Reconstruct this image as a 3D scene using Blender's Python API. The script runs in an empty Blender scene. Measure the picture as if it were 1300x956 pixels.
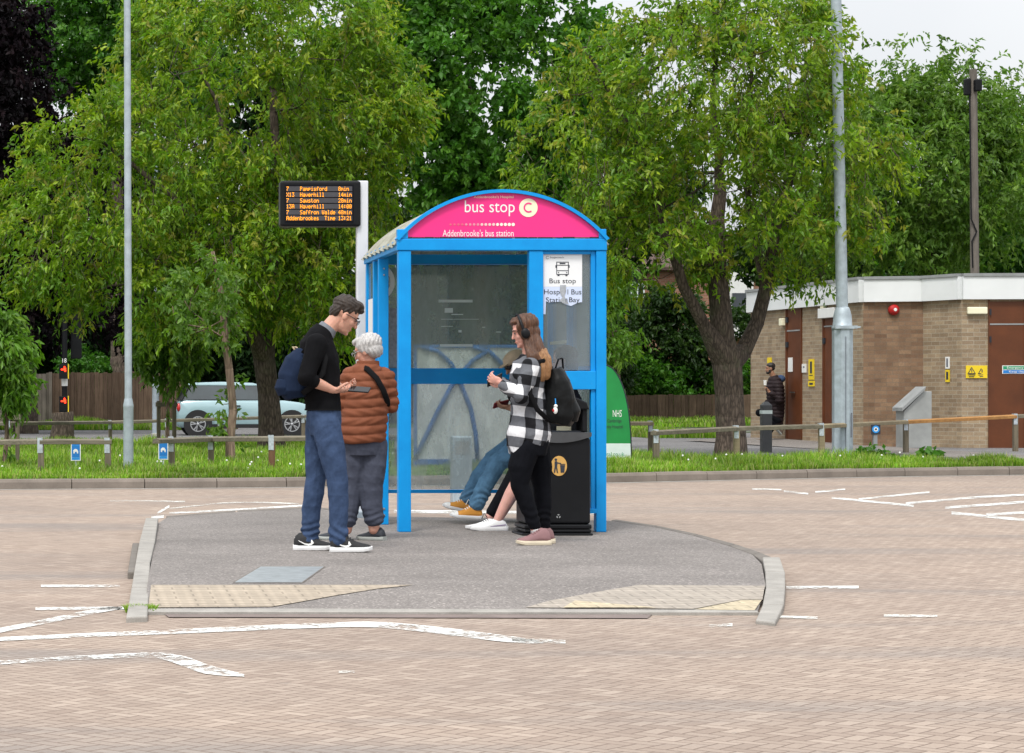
import bpy, bmesh, math, random
import numpy as np
from mathutils import Vector, Matrix, Euler
R = math.radians
PI = math.pi
F = 3000.0; PX = 60.0; PY = 504.0; HC = 1.13; ZI = 0.06; ZG = 0.12
scene = bpy.context.scene
COL = scene.collection
rng = np.random.default_rng(7)

def W(px, py, d):
    return np.array([(px-PX)*d/F, d, HC-(py-PY)*d/F])
def G(px, py, z=0.0):
    d = F*(HC-z)/(py-PY)
    return np.array([(px-PX)*d/F, d, z])
def S(d): return F/d

# ---------------------------------------------------------------- node helpers
class NB:
    def __init__(s, mat):
        s.t = mat.node_tree; s.t.nodes.clear()
        s.out = s.t.nodes.new('ShaderNodeOutputMaterial')
    def new(s, ty, ins=None, **props):
        n = s.t.nodes.new(ty)
        for k, v in props.items(): setattr(n, k, v)
        if ins:
            for k, v in ins.items(): s.set(n.inputs[k], v)
        return n
    def set(s, sock, v):
        if isinstance(v, bpy.types.NodeSocket): s.t.links.new(v, sock)
        elif isinstance(v, bpy.types.Node): s.t.links.new(v.outputs[0], sock)
        else:
            if isinstance(v, (tuple, list)) and len(v) == 3 and sock.type == 'RGBA': v = (*v, 1)
            sock.default_value = v
    def m(s, op, a, b=None, c=None):
        n = s.t.nodes.new('ShaderNodeMath'); n.operation = op
        s.set(n.inputs[0], a)
        if b is not None: s.set(n.inputs[1], b)
        if c is not None: s.set(n.inputs[2], c)
        return n.outputs[0]
    def coord(s, kind='Object'):
        return s.new('ShaderNodeTexCoord').outputs[kind]
    def mapping(s, vec, scale=(1,1,1), rot=(0,0,0), loc=(0,0,0)):
        return s.new('ShaderNodeMapping', {'Vector': vec, 'Scale': scale, 'Rotation': rot, 'Location': loc}).outputs[0]
    def noise(s, vec, scale, detail=3, rough=0.55, dist=0.0):
        n = s.new('ShaderNodeTexNoise', {'Vector': vec, 'Scale': scale, 'Detail': detail, 'Roughness': rough, 'Distortion': dist})
        return n.outputs['Fac']
    def ramp(s, fac, stops, interp='LINEAR'):
        n = s.t.nodes.new('ShaderNodeValToRGB'); s.set(n.inputs[0], fac)
        cr = n.color_ramp; cr.interpolation = interp
        while len(cr.elements) < len(stops): cr.elements.new(0.5)
        for e, (p, c) in zip(cr.elements, stops):
            e.position = p
            if not isinstance(c, (tuple, list)): c = (c, c, c)
            e.color = (*c[:3], 1)
        return n.outputs[0]
    def mix(s, fac, a, b, blend='MIX'):
        n = s.t.nodes.new('ShaderNodeMix'); n.data_type = 'RGBA'; n.blend_type = blend
        s.set(n.inputs[0], fac); s.set(n.inputs[6], a); s.set(n.inputs[7], b)
        return n.outputs[2]
    def bump(s, h, strength=0.4, dist=0.01):
        return s.new('ShaderNodeBump', {'Height': h, 'Strength': strength, 'Distance': dist}).outputs[0]
    def bsdf(s, color, rough=0.6, metal=0.0, normal=None, spec=0.4, **ins):
        d = {'Base Color': color, 'Roughness': rough, 'Metallic': metal, 'Specular IOR Level': spec}
        if normal is not None: d['Normal'] = normal
        n = s.new('ShaderNodeBsdfPrincipled', d)
        for k, v in ins.items(): s.set(n.inputs[k.replace('_', ' ')], v)
        return n.outputs[0]
    def surf(s, sh): s.t.links.new(sh, s.out.inputs[0])

MATS = {}
def newmat(name):
    m = bpy.data.materials.new(name); m.use_nodes = True; MATS[name] = m
    return m, NB(m)

def plain(name, col, rough=0.6, metal=0.0, var=0.12, scale=8, bump=0.0, bscale=60, spec=0.4, **ins):
    m, b = newmat(name)
    co = b.coord()
    n = b.noise(co, scale, 4)
    lo = tuple(max(0, c*(1-var)) for c in col); hi = tuple(min(1, c*(1+var)) for c in col)
    c = b.ramp(n, [(0.3, lo), (0.7, hi)])
    nm = None
    if bump: nm = b.bump(b.noise(co, bscale, 3), bump, 0.005)
    r = b.m('MULTIPLY_ADD', b.noise(co, scale*2.3, 3), 0.2*rough, rough*0.9)
    b.surf(b.bsdf(c, r, metal, nm, spec, **ins))
    return m

def mat(name): return MATS[name]

# ---------------------------------------------------------------- mesh builder
class MB:
    def __init__(s): s.v = []; s.f = []; s.mi = []; s.cur = 0; s.n = 0
    def add(s, vs, fs):
        vs = np.asarray(vs, float).reshape(-1, 3)
        s.v.append(vs); o = s.n
        for f in fs: s.f.append(tuple(int(i)+o for i in f)); s.mi.append(s.cur)
        s.n += len(vs); return s
    def box(s, c, size, rot=None):
        x, y, z = np.asarray(size, float)/2
        v = np.array([[-x,-y,-z],[x,-y,-z],[x,y,-z],[-x,y,-z],[-x,-y,z],[x,-y,z],[x,y,z],[-x,y,z]])
        if rot is not None:
            M = np.array(Euler(rot).to_matrix()) if not isinstance(rot, np.ndarray) else rot
            v = v @ M.T
        return s.add(v+np.asarray(c, float), [(0,3,2,1),(4,5,6,7),(0,1,5,4),(1,2,6,5),(2,3,7,6),(3,0,4,7)])
    def bb(s, lo, hi):
        lo = np.asarray(lo, float); hi = np.asarray(hi, float)
        return s.box((lo+hi)/2, np.abs(hi-lo))
    def tube(s, pts, rad, n=8, caps=True, ell=None):
        """loft through pts; rad scalar/list or list of (ru,rv)"""
        pts = [np.asarray(p, float) for p in pts]; k = len(pts)
        if not isinstance(rad, (list, tuple, np.ndarray)): rad = [rad]*k
        elif isinstance(rad, tuple) and len(rad) == 2 and k != 2: rad = [rad]*k
        V = []; 
        for i, p in enumerate(pts):
            t = pts[min(i+1, k-1)]-pts[max(i-1, 0)]
            L = np.linalg.norm(t); t = t/L if L > 1e-9 else np.array([0,0,1.])
            ref = np.array([0,1.,0]) if abs(t[1]) < 0.9 else np.array([0,0,1.])
            u = np.cross(t, ref); u /= np.linalg.norm(u); w = np.cross(u, t)
            r = rad[i]; ru, rv = (r, r) if np.isscalar(r) else r
            for j in range(n):
                a = 2*PI*j/n
                V.append(p+u*ru*math.cos(a)+w*rv*math.sin(a))
        Fs = []
        for i in range(k-1):
            for j in range(n):
                a = i*n+j; b_ = i*n+(j+1) % n
                Fs.append((a, b_, b_+n, a+n))
        if caps:
            Fs.append(tuple(range(n))[::-1]); Fs.append(tuple((k-1)*n+j for j in range(n)))
        return s.add(V, Fs)
    def lathe(s, c, prof, n=24, axis='Z'):
        V = []; k = len(prof)
        for r, z in prof:
            for j in range(n):
                a = 2*PI*j/n
                q = (r*math.cos(a), r*math.sin(a), z)
                if axis == 'Y': q = (q[0], -q[2], q[1])
                if axis == 'X': q = (q[2], q[0], q[1])
                V.append(q)
        Fs = []
        for i in range(k-1):
            for j in range(n):
                a = i*n+j; b_ = i*n+(j+1) % n
                Fs.append((a, b_, b_+n, a+n))
        if prof[0][0] > 1e-6: Fs.append(tuple(range(n))[::-1])
        if prof[-1][0] > 1e-6: Fs.append(tuple((k-1)*n+j for j in range(n)))
        return s.add(np.array(V)+np.asarray(c, float), Fs)
    def ball(s, c, r, M=None, nu=16, nv=10):
        if np.isscalar(r): r = (r, r, r)
        V = [(0,0,-1)]
        for i in range(1, nv):
            ph = -PI/2+PI*i/nv
            for j in range(nu):
                a = 2*PI*j/nu; V.append((math.cos(ph)*math.cos(a), math.cos(ph)*math.sin(a), math.sin(ph)))
        V.append((0,0,1)); V = np.array(V)*np.array(r)
        if M is not None: V = V @ np.asarray(M).T
        Fs = []
        for j in range(nu): Fs.append((0, 1+(j+1) % nu, 1+j))
        for i in range(nv-2):
            for j in range(nu):
                a = 1+i*nu+j; b_ = 1+i*nu+(j+1) % nu
                Fs.append((a, b_, b_+nu, a+nu))
        L = len(V)-1; o = 1+(nv-2)*nu
        for j in range(nu): Fs.append((L, o+j, o+(j+1) % nu))
        return s.add(V+np.asarray(c, float), Fs)
    def prism(s, poly, z0, z1):
        """poly: list of (x,y) in plan, extruded vertically"""
        n = len(poly)
        a = sum(poly[i][0]*poly[(i+1) % n][1]-poly[(i+1) % n][0]*poly[i][1] for i in range(n))
        if a < 0: poly = poly[::-1]
        V = [(p[0], p[1], z0) for p in poly]+[(p[0], p[1], z1) for p in poly]
        Fs = [tuple(range(n))[::-1], tuple(range(n, 2*n))]+[(i, (i+1) % n, n+(i+1) % n, n+i) for i in range(n)]
        return s.add(V, Fs)
    def prism_xz(s, poly, y0, y1):
        """poly: list of (x,z) facing -Y, thick from y0 to y1"""
        n = len(poly)
        a = sum(poly[i][0]*poly[(i+1) % n][1]-poly[(i+1) % n][0]*poly[i][1] for i in range(n))
        if a < 0: poly = poly[::-1]
        V = [(p[0], y0, p[1]) for p in poly]+[(p[0], y1, p[1]) for p in poly]
        Fs = [tuple(range(n)), tuple(range(n, 2*n))[::-1]]+[((i+1) % n, i, n+i, n+(i+1) % n) for i in range(n)]
        return s.add(V, Fs)
    def build(s, name, mats, parent=None, smooth=False, bevel=0, uv=True, seg=2):
        V = np.concatenate(s.v) if s.v else np.zeros((0, 3))
        me = bpy.data.meshes.new(name)
        base = root_base(parent) if parent is not None else np.zeros(3)
        me.from_pydata((V-base).tolist(), [], s.f)
        if not isinstance(mats, (list, tuple)): mats = [mats]
        for m in mats: me.materials.append(m if not isinstance(m, str) else MATS[m])
        if len(mats) > 1: me.polygons.foreach_set('material_index', s.mi)
        if uv: boxuv(me)
        return link(name, me, parent, smooth, bevel, seg)

def build_each(mb, name, mats, parent=None, **kw):
    """one object per added shape"""
    o = 0; out = []
    for v in mb.v:
        m = MB(); n = len(v); m.add(v, [[i-o for i in f] for f in mb.f if o <= f[0] < o+n]); out.append(m.build(name, mats, parent, **kw)); o += n
    return out
def boxuv(me):
    uvl = me.uv_layers.new(name='UVMap')
    nl = len(me.loops); npoly = len(me.polygons)
    if not npoly: return
    co = np.empty(len(me.vertices)*3); me.vertices.foreach_get('co', co); co = co.reshape(-1, 3)
    nr = np.empty(npoly*3); me.polygons.foreach_get('normal', nr); nr = nr.reshape(-1, 3)
    li = np.empty(nl, int); me.loops.foreach_get('vertex_index', li)
    lt = np.empty(npoly, int); me.polygons.foreach_get('loop_total', lt)
    pn = np.repeat(nr, lt, axis=0); p = co[li]
    t = np.stack([-pn[:,1], pn[:,0]], 1); L = np.linalg.norm(t, axis=1); ok = L > 0.5
    t = t/np.maximum(L, 1e-6)[:, None]
    u = np.where(ok, p[:,0]*t[:,0]+p[:,1]*t[:,1], p[:,0]); v = np.where(ok, p[:,2], p[:,1])
    uvl.data.foreach_set('uv', np.stack([u, v], 1).ravel())

def root_base(o):
    while o.parent is not None: o = o.parent
    return np.array(o.location)

def link(name, me, parent=None, smooth=False, bevel=0, seg=2):
    o = bpy.data.objects.new(name, me); COL.objects.link(o)
    if parent is not None: o.parent = parent
    if smooth: me.polygons.foreach_set('use_smooth', [True]*len(me.polygons))
    if bevel:
        md = o.modifiers.new('bevel', 'BEVEL'); md.width = bevel; md.segments = seg; md.limit_method = 'ANGLE'; md.angle_limit = R(40)
    return o

def thing(name, label, cat, base, group=None):
    o = bpy.data.objects.new(name, None); COL.objects.link(o); o.location = [float(v) for v in base]
    o.empty_display_size = 0.2
    tag(o, label, cat, group); return o
def tag(o, label=None, cat=None, group=None, kind=None):
    if label: o['label'] = label
    if cat: o['category'] = cat
    if group: o['group'] = group
    if kind: o['kind'] = kind
    return o
def solo(mb, name, mats, label, cat, base, group=None, **kw):
    """single-mesh thing with its origin at base"""
    base = np.asarray(base, float)
    mb.v = [v-base for v in mb.v]
    o = mb.build(name, mats, None, **kw); o.location = base.tolist()
    return tag(o, label, cat, group)
def struct(mb, name, mats, **kw):
    o = mb.build(name, mats, None, **kw); o['kind'] = 'structure'; return o

def text(s, px0, py0, px1, py1, d, m, parent, name='lettering', depth=0.001, mirror=False, fit=True, yoff=0.0):
    """writing fitted to a rectangle on a plane facing the camera side (-Y)"""
    cu = bpy.data.curves.new('t', 'FONT'); cu.body = s; cu.size = 1.0; cu.extrude = 0.0; cu.resolution_u = 3
    ob = bpy.data.objects.new('t', cu); COL.objects.link(ob)
    dg = bpy.context.evaluated_depsgraph_get(); dg.update()
    me0 = bpy.data.meshes.new_from_object(ob.evaluated_get(dg))
    bpy.data.objects.remove(ob)
    co = np.empty(len(me0.vertices)*3); me0.vertices.foreach_get('co', co); co = co.reshape(-1, 3)
    fs = [tuple(p.vertices) for p in me0.polygons]
    bpy.data.meshes.remove(me0)
    lo = co.min(0); hi = co.max(0)
    a = W(px0, py1, d); b_ = W(px1, py0, d)
    u = (co[:,0]-lo[0])/(hi[0]-lo[0]); v = (co[:,1]-lo[1])/(hi[1]-lo[1])
    if mirror: u = 1-u; fs = [f[::-1] for f in fs]
    P = np.stack([a[0]+u*(b_[0]-a[0]), np.full(len(u), d-depth+yoff), a[2]+v*(b_[2]-a[2])], 1)
    mb = MB(); mb.add(P, fs)
    return mb.build(name, m, parent, uv=False)

def lerp(a, b, t): return a+(b-a)*t
# ---------------------------------------------------------------- materials
def herringbone_mat(name, c1, c2, c3, stain=True, unit=0.1, rot=0.0):
    m, b = newmat(name)
    co = b.coord('Object')
    wz = b.new('ShaderNodeTexNoise', {'Vector': co, 'Scale': 1.6, 'Detail': 3.0}).outputs['Color']
    wv = b.new('ShaderNodeVectorMath', {0: wz, 1: (0.5, 0.5, 0.5)}, operation='SUBTRACT').outputs[0]
    wv = b.new('ShaderNodeVectorMath', {0: wv, 'Scale': 0.09}, operation='SCALE').outputs[0]
    wc = b.new('ShaderNodeVectorMath', {0: co, 1: wv}, operation='ADD').outputs[0]
    vec = b.mapping(wc, (1/unit, 1/unit, 1), (0, 0, rot))
    sep = b.new('ShaderNodeSeparateXYZ', {'Vector': vec})
    x, y = sep.outputs[0], sep.outputs[1]
    i = b.m('FLOOR', x); j = b.m('FLOOR', y); fx = b.m('SUBTRACT', x, i); fy = b.m('SUBTRACT', y, j)
    k = b.m('FLOORED_MODULO', b.m('SUBTRACT', i, j), 4.0)
    def eq(v): return b.m('COMPARE', k, v, 0.2)
    k0, k1, k2, k3 = eq(0.), eq(1.), eq(2.), eq(3.)
    ax = b.m('SUBTRACT', 1.0, fx); ay = b.m('SUBTRACT', 1.0, fy)
    big = 1.0
    # distance to left edge is open for k1, right open for k0, bottom open for k2, top open for k3
    dl = b.m('ADD', fx, k1); dr = b.m('ADD', ax, k0); db = b.m('ADD', fy, k2); dt = b.m('ADD', ay, k3)
    dm = b.m('MINIMUM', b.m('MINIMUM', dl, dr), b.m('MINIMUM', db, dt))
    joint = b.new('ShaderNodeMapRange', {'Value': dm, 'From Min': 0.02, 'From Max': 0.085}).outputs[0]
    bi = b.m('SUBTRACT', i, k1); bj = b.m('SUBTRACT', j, k2)
    idv = b.new('ShaderNodeCombineXYZ', {'X': bi, 'Y': bj})
    wn = b.new('ShaderNodeTexWhiteNoise', {'Vector': idv.outputs[0]}, noise_dimensions='2D')
    c = b.ramp(wn.outputs['Value'], [(0.0, c1), (0.35, c2), (0.7, c2), (1.0, c3)])
    co2 = b.mapping(co, (1, 1, 1))
    big_n = b.noise(co2, 0.35, 4, 0.6)
    c = b.mix(0.55, c, b.ramp(big_n, [(0.3, (0.66, 0.64, 0.64)), (0.7, (1.12, 1.06, 1.0))]), 'MULTIPLY')
    if stain:
        st = b.noise(b.mapping(co, (0.16, 0.9, 1), (0, 0, R(4))), 1.0, 5, 0.6)
        c = b.mix(b.ramp(st, [(0.52, 0.0), (0.70, 0.62)]), c, (0.20, 0.19, 0.185))
    spots = b.noise(co, 7.0, 5, 0.75)
    c = b.mix(b.ramp(spots, [(0.60, 0.0), (0.70, 0.45)]), c, (0.13, 0.115, 0.105))
    fine = b.noise(co, 90, 3, 0.7)
    c = b.mix(0.3, c, b.ramp(fine, [(0.3, 0.55), (0.7, 1.25)]), 'MULTIPLY')
    c = b.mix(b.m('SUBTRACT', 1.0, joint), c, (0.17, 0.125, 0.10))
    h = b.m('MULTIPLY_ADD', fine, 0.15, joint)
    b.surf(b.bsdf(c, 0.88, 0, b.bump(h, 0.6, 0.004), 0.25))
    return m
herringbone_mat('paving', (0.30, 0.238, 0.197), (0.355, 0.288, 0.24), (0.415, 0.343, 0.287), unit=0.062, rot=R(44))

def asphalt_mat(name, base, var=0.12, patch=(0.5, 0.5)):
    m, b = newmat(name); co = b.coord()
    agg = b.new('ShaderNodeTexVoronoi', {'Vector': co, 'Scale': 95.0}).outputs['Color']
    ag = b.new('ShaderNodeSeparateColor', {'Color': agg}).outputs[0]
    big = b.noise(co, 0.7, 5, 0.6)
    c = b.ramp(big, [(0.3, tuple(x*(1-var) for x in base)), (0.7, tuple(x*(1+var) for x in base))])
    c = b.mix(0.75, c, b.ramp(ag, [(0.0, 0.55), (0.6, 0.95), (0.93, 1.25), (1.0, 2.4)]), 'MULTIPLY')
    c = b.mix(b.ramp(b.noise(co, 2.6, 4), [(0.62, 0.0), (0.75, 0.35)]), c, tuple(x*0.62 for x in base))
    b.surf(b.bsdf(c, 0.9, 0, b.bump(ag, 0.5, 0.004), 0.25))
asphalt_mat('island_asphalt', (0.215, 0.195, 0.182), 0.2)
asphalt_mat('road_asphalt', (0.17, 0.165, 0.165))

def worn_paint(name, col, keep=0.45):
    m, b = newmat(name); co = b.coord()
    n = b.noise(b.mapping(co, (1, 1, 1)), 26, 6, 0.75)
    n2 = b.noise(co, 3.0, 3)
    f = b.ramp(b.m('MULTIPLY_ADD', n2, 0.5, b.m('MULTIPLY', n, 0.75)), [(keep-0.07, 0.0), (keep+0.05, 1.0)])
    p = b.bsdf(b.ramp(n, [(0.3, tuple(c*0.8 for c in col)), (0.7, col)]), 0.7)
    tr = b.new('ShaderNodeBsdfTransparent').outputs[0]
    mx = b.new('ShaderNodeMixShader', {0: f, 1: tr, 2: p})
    b.surf(mx.outputs[0])
worn_paint('road_paint', (0.78, 0.78, 0.75), 0.612)
worn_paint('road_paint_faint', (0.72, 0.70, 0.65), 0.65)

def concrete(name, col, sc=6):
    m, b = newmat(name); co = b.coord()
    n = b.noise(co, sc, 6, 0.65); n2 = b.noise(co, 120, 2)
    c = b.ramp(n, [(0.3, tuple(x*0.72 for x in col)), (0.65, col), (0.8, tuple(min(1, x*1.15) for x in col))])
    c = b.mix(0.4, c, b.ramp(n2, [(0.3, 0.7), (0.7, 1.2)]), 'MULTIPLY')
    b.surf(b.bsdf(c, 0.85, 0, b.bump(n2, 0.4, 0.003), 0.3))
concrete('kerb_concrete', (0.36, 0.34, 0.31)); concrete('dark_concrete', (0.19, 0.17, 0.15)); concrete('pale_concrete', (0.46, 0.44, 0.40))
concrete('gutter_stone', (0.22, 0.175, 0.16), 5); concrete('kerb_stone', (0.235, 0.20, 0.17), 3)

def tactile(name, c1, c2):
    m, b = newmat(name); co = b.coord()
    vec = b.mapping(co, (1/0.067, 1/0.067, 1))
    fr = b.new('ShaderNodeVectorMath', {0: vec}, operation='FRACTION').outputs[0]
    dd = b.new('ShaderNodeVectorMath', {0: fr, 1: (0.5, 0.5, 0)}, operation='SUBTRACT').outputs[0]
    sp = b.new('ShaderNodeSeparateXYZ', {'Vector': dd})
    r = b.m('SQRT', b.m('ADD', b.m('POWER', sp.outputs[0], 2.0), b.m('POWER', sp.outputs[1], 2.0)))
    dome = b.new('ShaderNodeMapRange', {'Value': r, 'From Min': 0.17, 'From Max': 0.36, 'To Min': 1.0, 'To Max': 0.0}).outputs[0]
    tl = b.new('ShaderNodeTexBrick', {'Vector': co, 'Color1': c1, 'Color2': c2, 'Mortar': tuple(x*0.7 for x in c1[:3])+(1,), 'Scale': 1.0, 'Mortar Size': 0.006, 'Brick Width': 0.2, 'Row Height': 0.1}, offset=0.5)
    c = b.mix(0.45, tl.outputs[0], b.ramp(dome, [(0, 0.72), (1, 1.2)]), 'MULTIPLY')
    c = b.mix(0.4, c, b.ramp(b.noise(co, 5, 5), [(0.3, 0.65), (0.7, 1.15)]), 'MULTIPLY')
    b.surf(b.bsdf(c, 0.85, 0, b.bump(dome, 0.8, 0.006)))
tactile('tactile_buff', (0.40, 0.335, 0.26, 1), (0.43, 0.36, 0.28, 1)); tactile('tactile_grey', (0.37, 0.325, 0.275, 1), (0.40, 0.35, 0.295, 1)); tactile('tactile_yellow', (0.50, 0.425, 0.30, 1), (0.53, 0.45, 0.31, 1))

def brick_mat(name, a, b2, mortar, soldier=False, dark=0.0):
    m, b = newmat(name); uv = b.coord('UV')
    br = b.new('ShaderNodeTexBrick', {'Vector': uv, 'Color1': (*a, 1), 'Color2': (*b2, 1), 'Mortar': (*mortar, 1), 'Scale': 1.0, 'Mortar Size': 0.007, 'Mortar Smooth': 0.3, 'Bias': 0.0, 'Brick Width': 0.235, 'Row Height': 0.083})
    sc = b.new('ShaderNodeVectorMath', {0: uv, 1: (4.255, 12.05, 1)}, operation='MULTIPLY').outputs[0]
    fl = b.new('ShaderNodeVectorMath', {0: sc}, operation='FLOOR').outputs[0]
    wn = b.new('ShaderNodeTexWhiteNoise', {'Vector': fl}, noise_dimensions='2D').outputs['Value']
    c = b.mix(0.5, br.outputs[0], b.ramp(wn, [(0.0, (0.68, 0.64, 0.60)), (0.5, (1, 1, 1)), (1.0, (1.25, 1.22, 1.16))]), 'MULTIPLY')
    co = b.coord()
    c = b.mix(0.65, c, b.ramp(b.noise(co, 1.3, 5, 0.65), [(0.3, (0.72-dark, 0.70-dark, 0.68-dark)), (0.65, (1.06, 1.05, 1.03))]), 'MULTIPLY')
    c = b.mix(0.35, c, b.ramp(b.noise(co, 40, 3), [(0.3, 0.6), (0.7, 1.3)]), 'MULTIPLY')
    b.surf(b.bsdf(c, 0.88, 0, b.bump(br.outputs['Fac'], -0.5, 0.006), 0.25))
brick_mat('brick_buff', (0.37, 0.285, 0.19), (0.29, 0.215, 0.145), (0.40, 0.355, 0.28))
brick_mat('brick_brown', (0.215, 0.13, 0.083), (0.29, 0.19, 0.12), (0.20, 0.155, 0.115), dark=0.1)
brick_mat('brick_red', (0.26, 0.11, 0.07), (0.33, 0.17, 0.11), (0.34, 0.29, 0.24))

def tile_mat(name, col):
    m, b = newmat(name); uv = b.coord('UV')
    br = b.new('ShaderNodeTexBrick', {'Vector': uv, 'Color1': (*col, 1), 'Color2': (*[c*0.65 for c in col], 1), 'Mortar': (0.01, 0.008, 0.008, 1), 'Scale': 1.0, 'Mortar Size': 0.012, 'Brick Width': 0.2, 'Row Height': 0.12})
    b.surf(b.bsdf(br.outputs[0], 0.8, 0, b.bump(br.outputs['Fac'], -0.5, 0.02)))
tile_mat('roof_tile', (0.12, 0.075, 0.055)); tile_mat('hung_tile', (0.085, 0.045, 0.035))

def wood_mat(name, a, b2, sc=(1, 1, 1)):
    m, b = newmat(name); co = b.coord()
    g = b.noise(b.mapping(co, sc), 30, 5, 0.6, 0.6)
    n = b.noise(co, 1.7, 4)
    geo = b.new('ShaderNodeNewGeometry').outputs['Random Per Island']
    c = b.ramp(g, [(0.3, a), (0.7, b2)])
    c = b.mix(0.7, c, b.ramp(geo, [(0, 0.62), (1, 1.3)]), 'MULTIPLY')
    c = b.mix(0.6, c, b.ramp(n, [(0.3, 0.6), (0.7, 1.2)]), 'MULTIPLY')
    b.surf(b.bsdf(c, 0.85, 0, b.bump(g, 0.35, 0.004), 0.2))
wood_mat('board_brown', (0.085, 0.055, 0.038), (0.155, 0.105, 0.075), (1, 1, 0.07))
wood_mat('board_grey', (0.15, 0.13, 0.11), (0.25, 0.215, 0.18), (1, 1, 0.07))
wood_mat('post_wood', (0.12, 0.105, 0.075), (0.25, 0.21, 0.15), (1, 1, 0.08))
wood_mat('rail_wood', (0.13, 0.115, 0.085), (0.25, 0.22, 0.165), (0.06, 1, 1))
wood_mat('rail_wood_pale', (0.24, 0.20, 0.13), (0.36, 0.29, 0.18), (0.06, 1, 1))
wood_mat('rail_wood_new', (0.36, 0.17, 0.06), (0.52, 0.28, 0.10), (0.06, 1, 1))
wood_mat('post_wood_red', (0.14, 0.075, 0.045), (0.22, 0.12, 0.07), (1, 1, 0.08))
wood_mat('utility_wood', (0.13, 0.115, 0.10), (0.24, 0.21, 0.18), (1, 1, 0.05))

def bark_mat(name, a, b2, wave=(1, 1, 0.25)):
    m, b = newmat(name); co = b.coord()
    v = b.mapping(co, wave)
    g = b.noise(v, 14, 6, 0.7, 1.2)
    vo = b.new('ShaderNodeTexVoronoi', {'Vector': v, 'Scale': 22.0}, feature='DISTANCE_TO_EDGE').outputs[0]
    h = b.m('MULTIPLY_ADD', g, 0.7, b.m('MINIMUM', vo, 0.3))
    c = b.ramp(h, [(0.3, a), (0.75, b2)])
    c = b.mix(b.ramp(b.noise(co, 3, 3), [(0.55, 0.0), (0.75, 0.35)]), c, (0.10, 0.115, 0.06))
    b.surf(b.bsdf(c, 0.9, 0, b.bump(h, 0.8, 0.03), 0.2))
bark_mat('bark', (0.035, 0.027, 0.021), (0.13, 0.10, 0.078)); bark_mat('bark_light', (0.10, 0.07, 0.05), (0.27, 0.20, 0.14), (1, 1, 0.12))

def leaf_mat(name, trans=0.4, rough=0.42):
    m, b = newmat(name)
    at = b.new('ShaderNodeAttribute', attribute_name='Col').outputs[0]
    co = b.coord()
    c = b.mix(0.25, at, b.ramp(b.noise(co, 30, 2), [(0.3, 0.7), (0.7, 1.3)]), 'MULTIPLY')
    p = b.bsdf(c, rough, 0, None, 0.35 if trans > 0.2 else 0.06)
    tc = b.mix(1.0, c, (1.25, 1.35, 0.55, 1), 'MULTIPLY')
    t = b.new('ShaderNodeBsdfTranslucent', {'Color': tc}).outputs[0]
    b.surf(b.new('ShaderNodeMixShader', {0: trans, 1: p, 2: t}).outputs[0])
leaf_mat('leaf'); leaf_mat('leaf_dark', 0.12, 0.5); leaf_mat('grass_blade', 0.4, 0.5)

m_, b_ = newmat('soil_grass')
co_ = b_.coord(); n_ = b_.noise(co_, 9, 6, 0.7)
b_.surf(b_.bsdf(b_.ramp(n_, [(0.3, (0.035, 0.06, 0.012)), (0.55, (0.075, 0.125, 0.022)), (0.75, (0.13, 0.16, 0.04))]), 0.95, 0, b_.bump(n_, 1.0, 0.05), 0.1))

# shelter / street
m_, b_ = newmat('blue_paint')
co_ = b_.coord(); n_ = b_.noise(co_, 5, 5, 0.6); fl_ = b_.noise(co_, 60, 4, 0.7)
c_ = b_.ramp(n_, [(0.3, (0.0, 0.255, 0.66)), (0.7, (0.001, 0.315, 0.76))])
c_ = b_.mix(b_.ramp(fl_, [(0.70, 0.0), (0.76, 0.7)]), c_, (0.35, 0.38, 0.40))
b_.surf(b_.bsdf(c_, 0.42, 0, b_.bump(fl_, 0.05, 0.002), 0.3))
plain('blue_dark', (0.012, 0.10, 0.32), 0.45, var=0.1)
plain('pink_panel', (0.86, 0.035, 0.24), 0.3, var=0.04, scale=2, spec=0.35)
plain('white_paint', (0.78, 0.78, 0.76), 0.45, var=0.04)
plain('white_vinyl', (0.82, 0.82, 0.80), 0.5, var=0.02)
plain('cream_vinyl', (0.86, 0.82, 0.60), 0.5, var=0.02)
plain('poster_white', (0.80, 0.81, 0.82), 0.5, var=0.03, scale=3)
plain('poster_blue', (0.60, 0.68, 0.86), 0.5, var=0.04)
plain('ink', (0.03, 0.035, 0.05), 0.6, var=0.1)
plain('ink_grey', (0.16, 0.17, 0.2), 0.6, var=0.1)
plain('torn_paper', (0.36, 0.38, 0.41), 0.8, var=0.25, scale=40)
plain('black_plastic', (0.008, 0.0085, 0.010), 0.45, var=0.2, scale=4, bump=0.1, bscale=200, spec=0.18)
plain('black_gloss', (0.008, 0.008, 0.01), 0.15, var=0.2)
plain('bin_grey', (0.06, 0.062, 0.066), 0.4, var=0.15)
plain('gold', (0.62, 0.36, 0.10), 0.45, var=0.08, scale=20)
plain('galvanised', (0.40, 0.46, 0.50), 0.42, 0.45, var=0.18, scale=14, bump=0.05)
plain('galv_pale', (0.37, 0.43, 0.47), 0.5, 0.25, var=0.15, scale=10)
plain('strap_metal', (0.50, 0.55, 0.60), 0.45, 0.4, var=0.2, scale=30)
plain('pole_white', (0.66, 0.68, 0.72), 0.4, var=0.05)
plain('steel', (0.45, 0.46, 0.47), 0.3, 0.9, var=0.1)
plain('steel_cover', (0.29, 0.315, 0.33), 0.5, 0.4, var=0.2, scale=12, bump=0.5, bscale=70)
plain('door_brown', (0.115, 0.033, 0.009), 0.5, var=0.18, scale=3)
plain('fascia_white', (0.74, 0.76, 0.76), 0.5, var=0.05, scale=1.5)
plain('roof_felt', (0.07, 0.065, 0.06), 0.85, var=0.2)
plain('coping_grey', (0.27, 0.28, 0.28), 0.6, var=0.15, scale=4)
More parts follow.
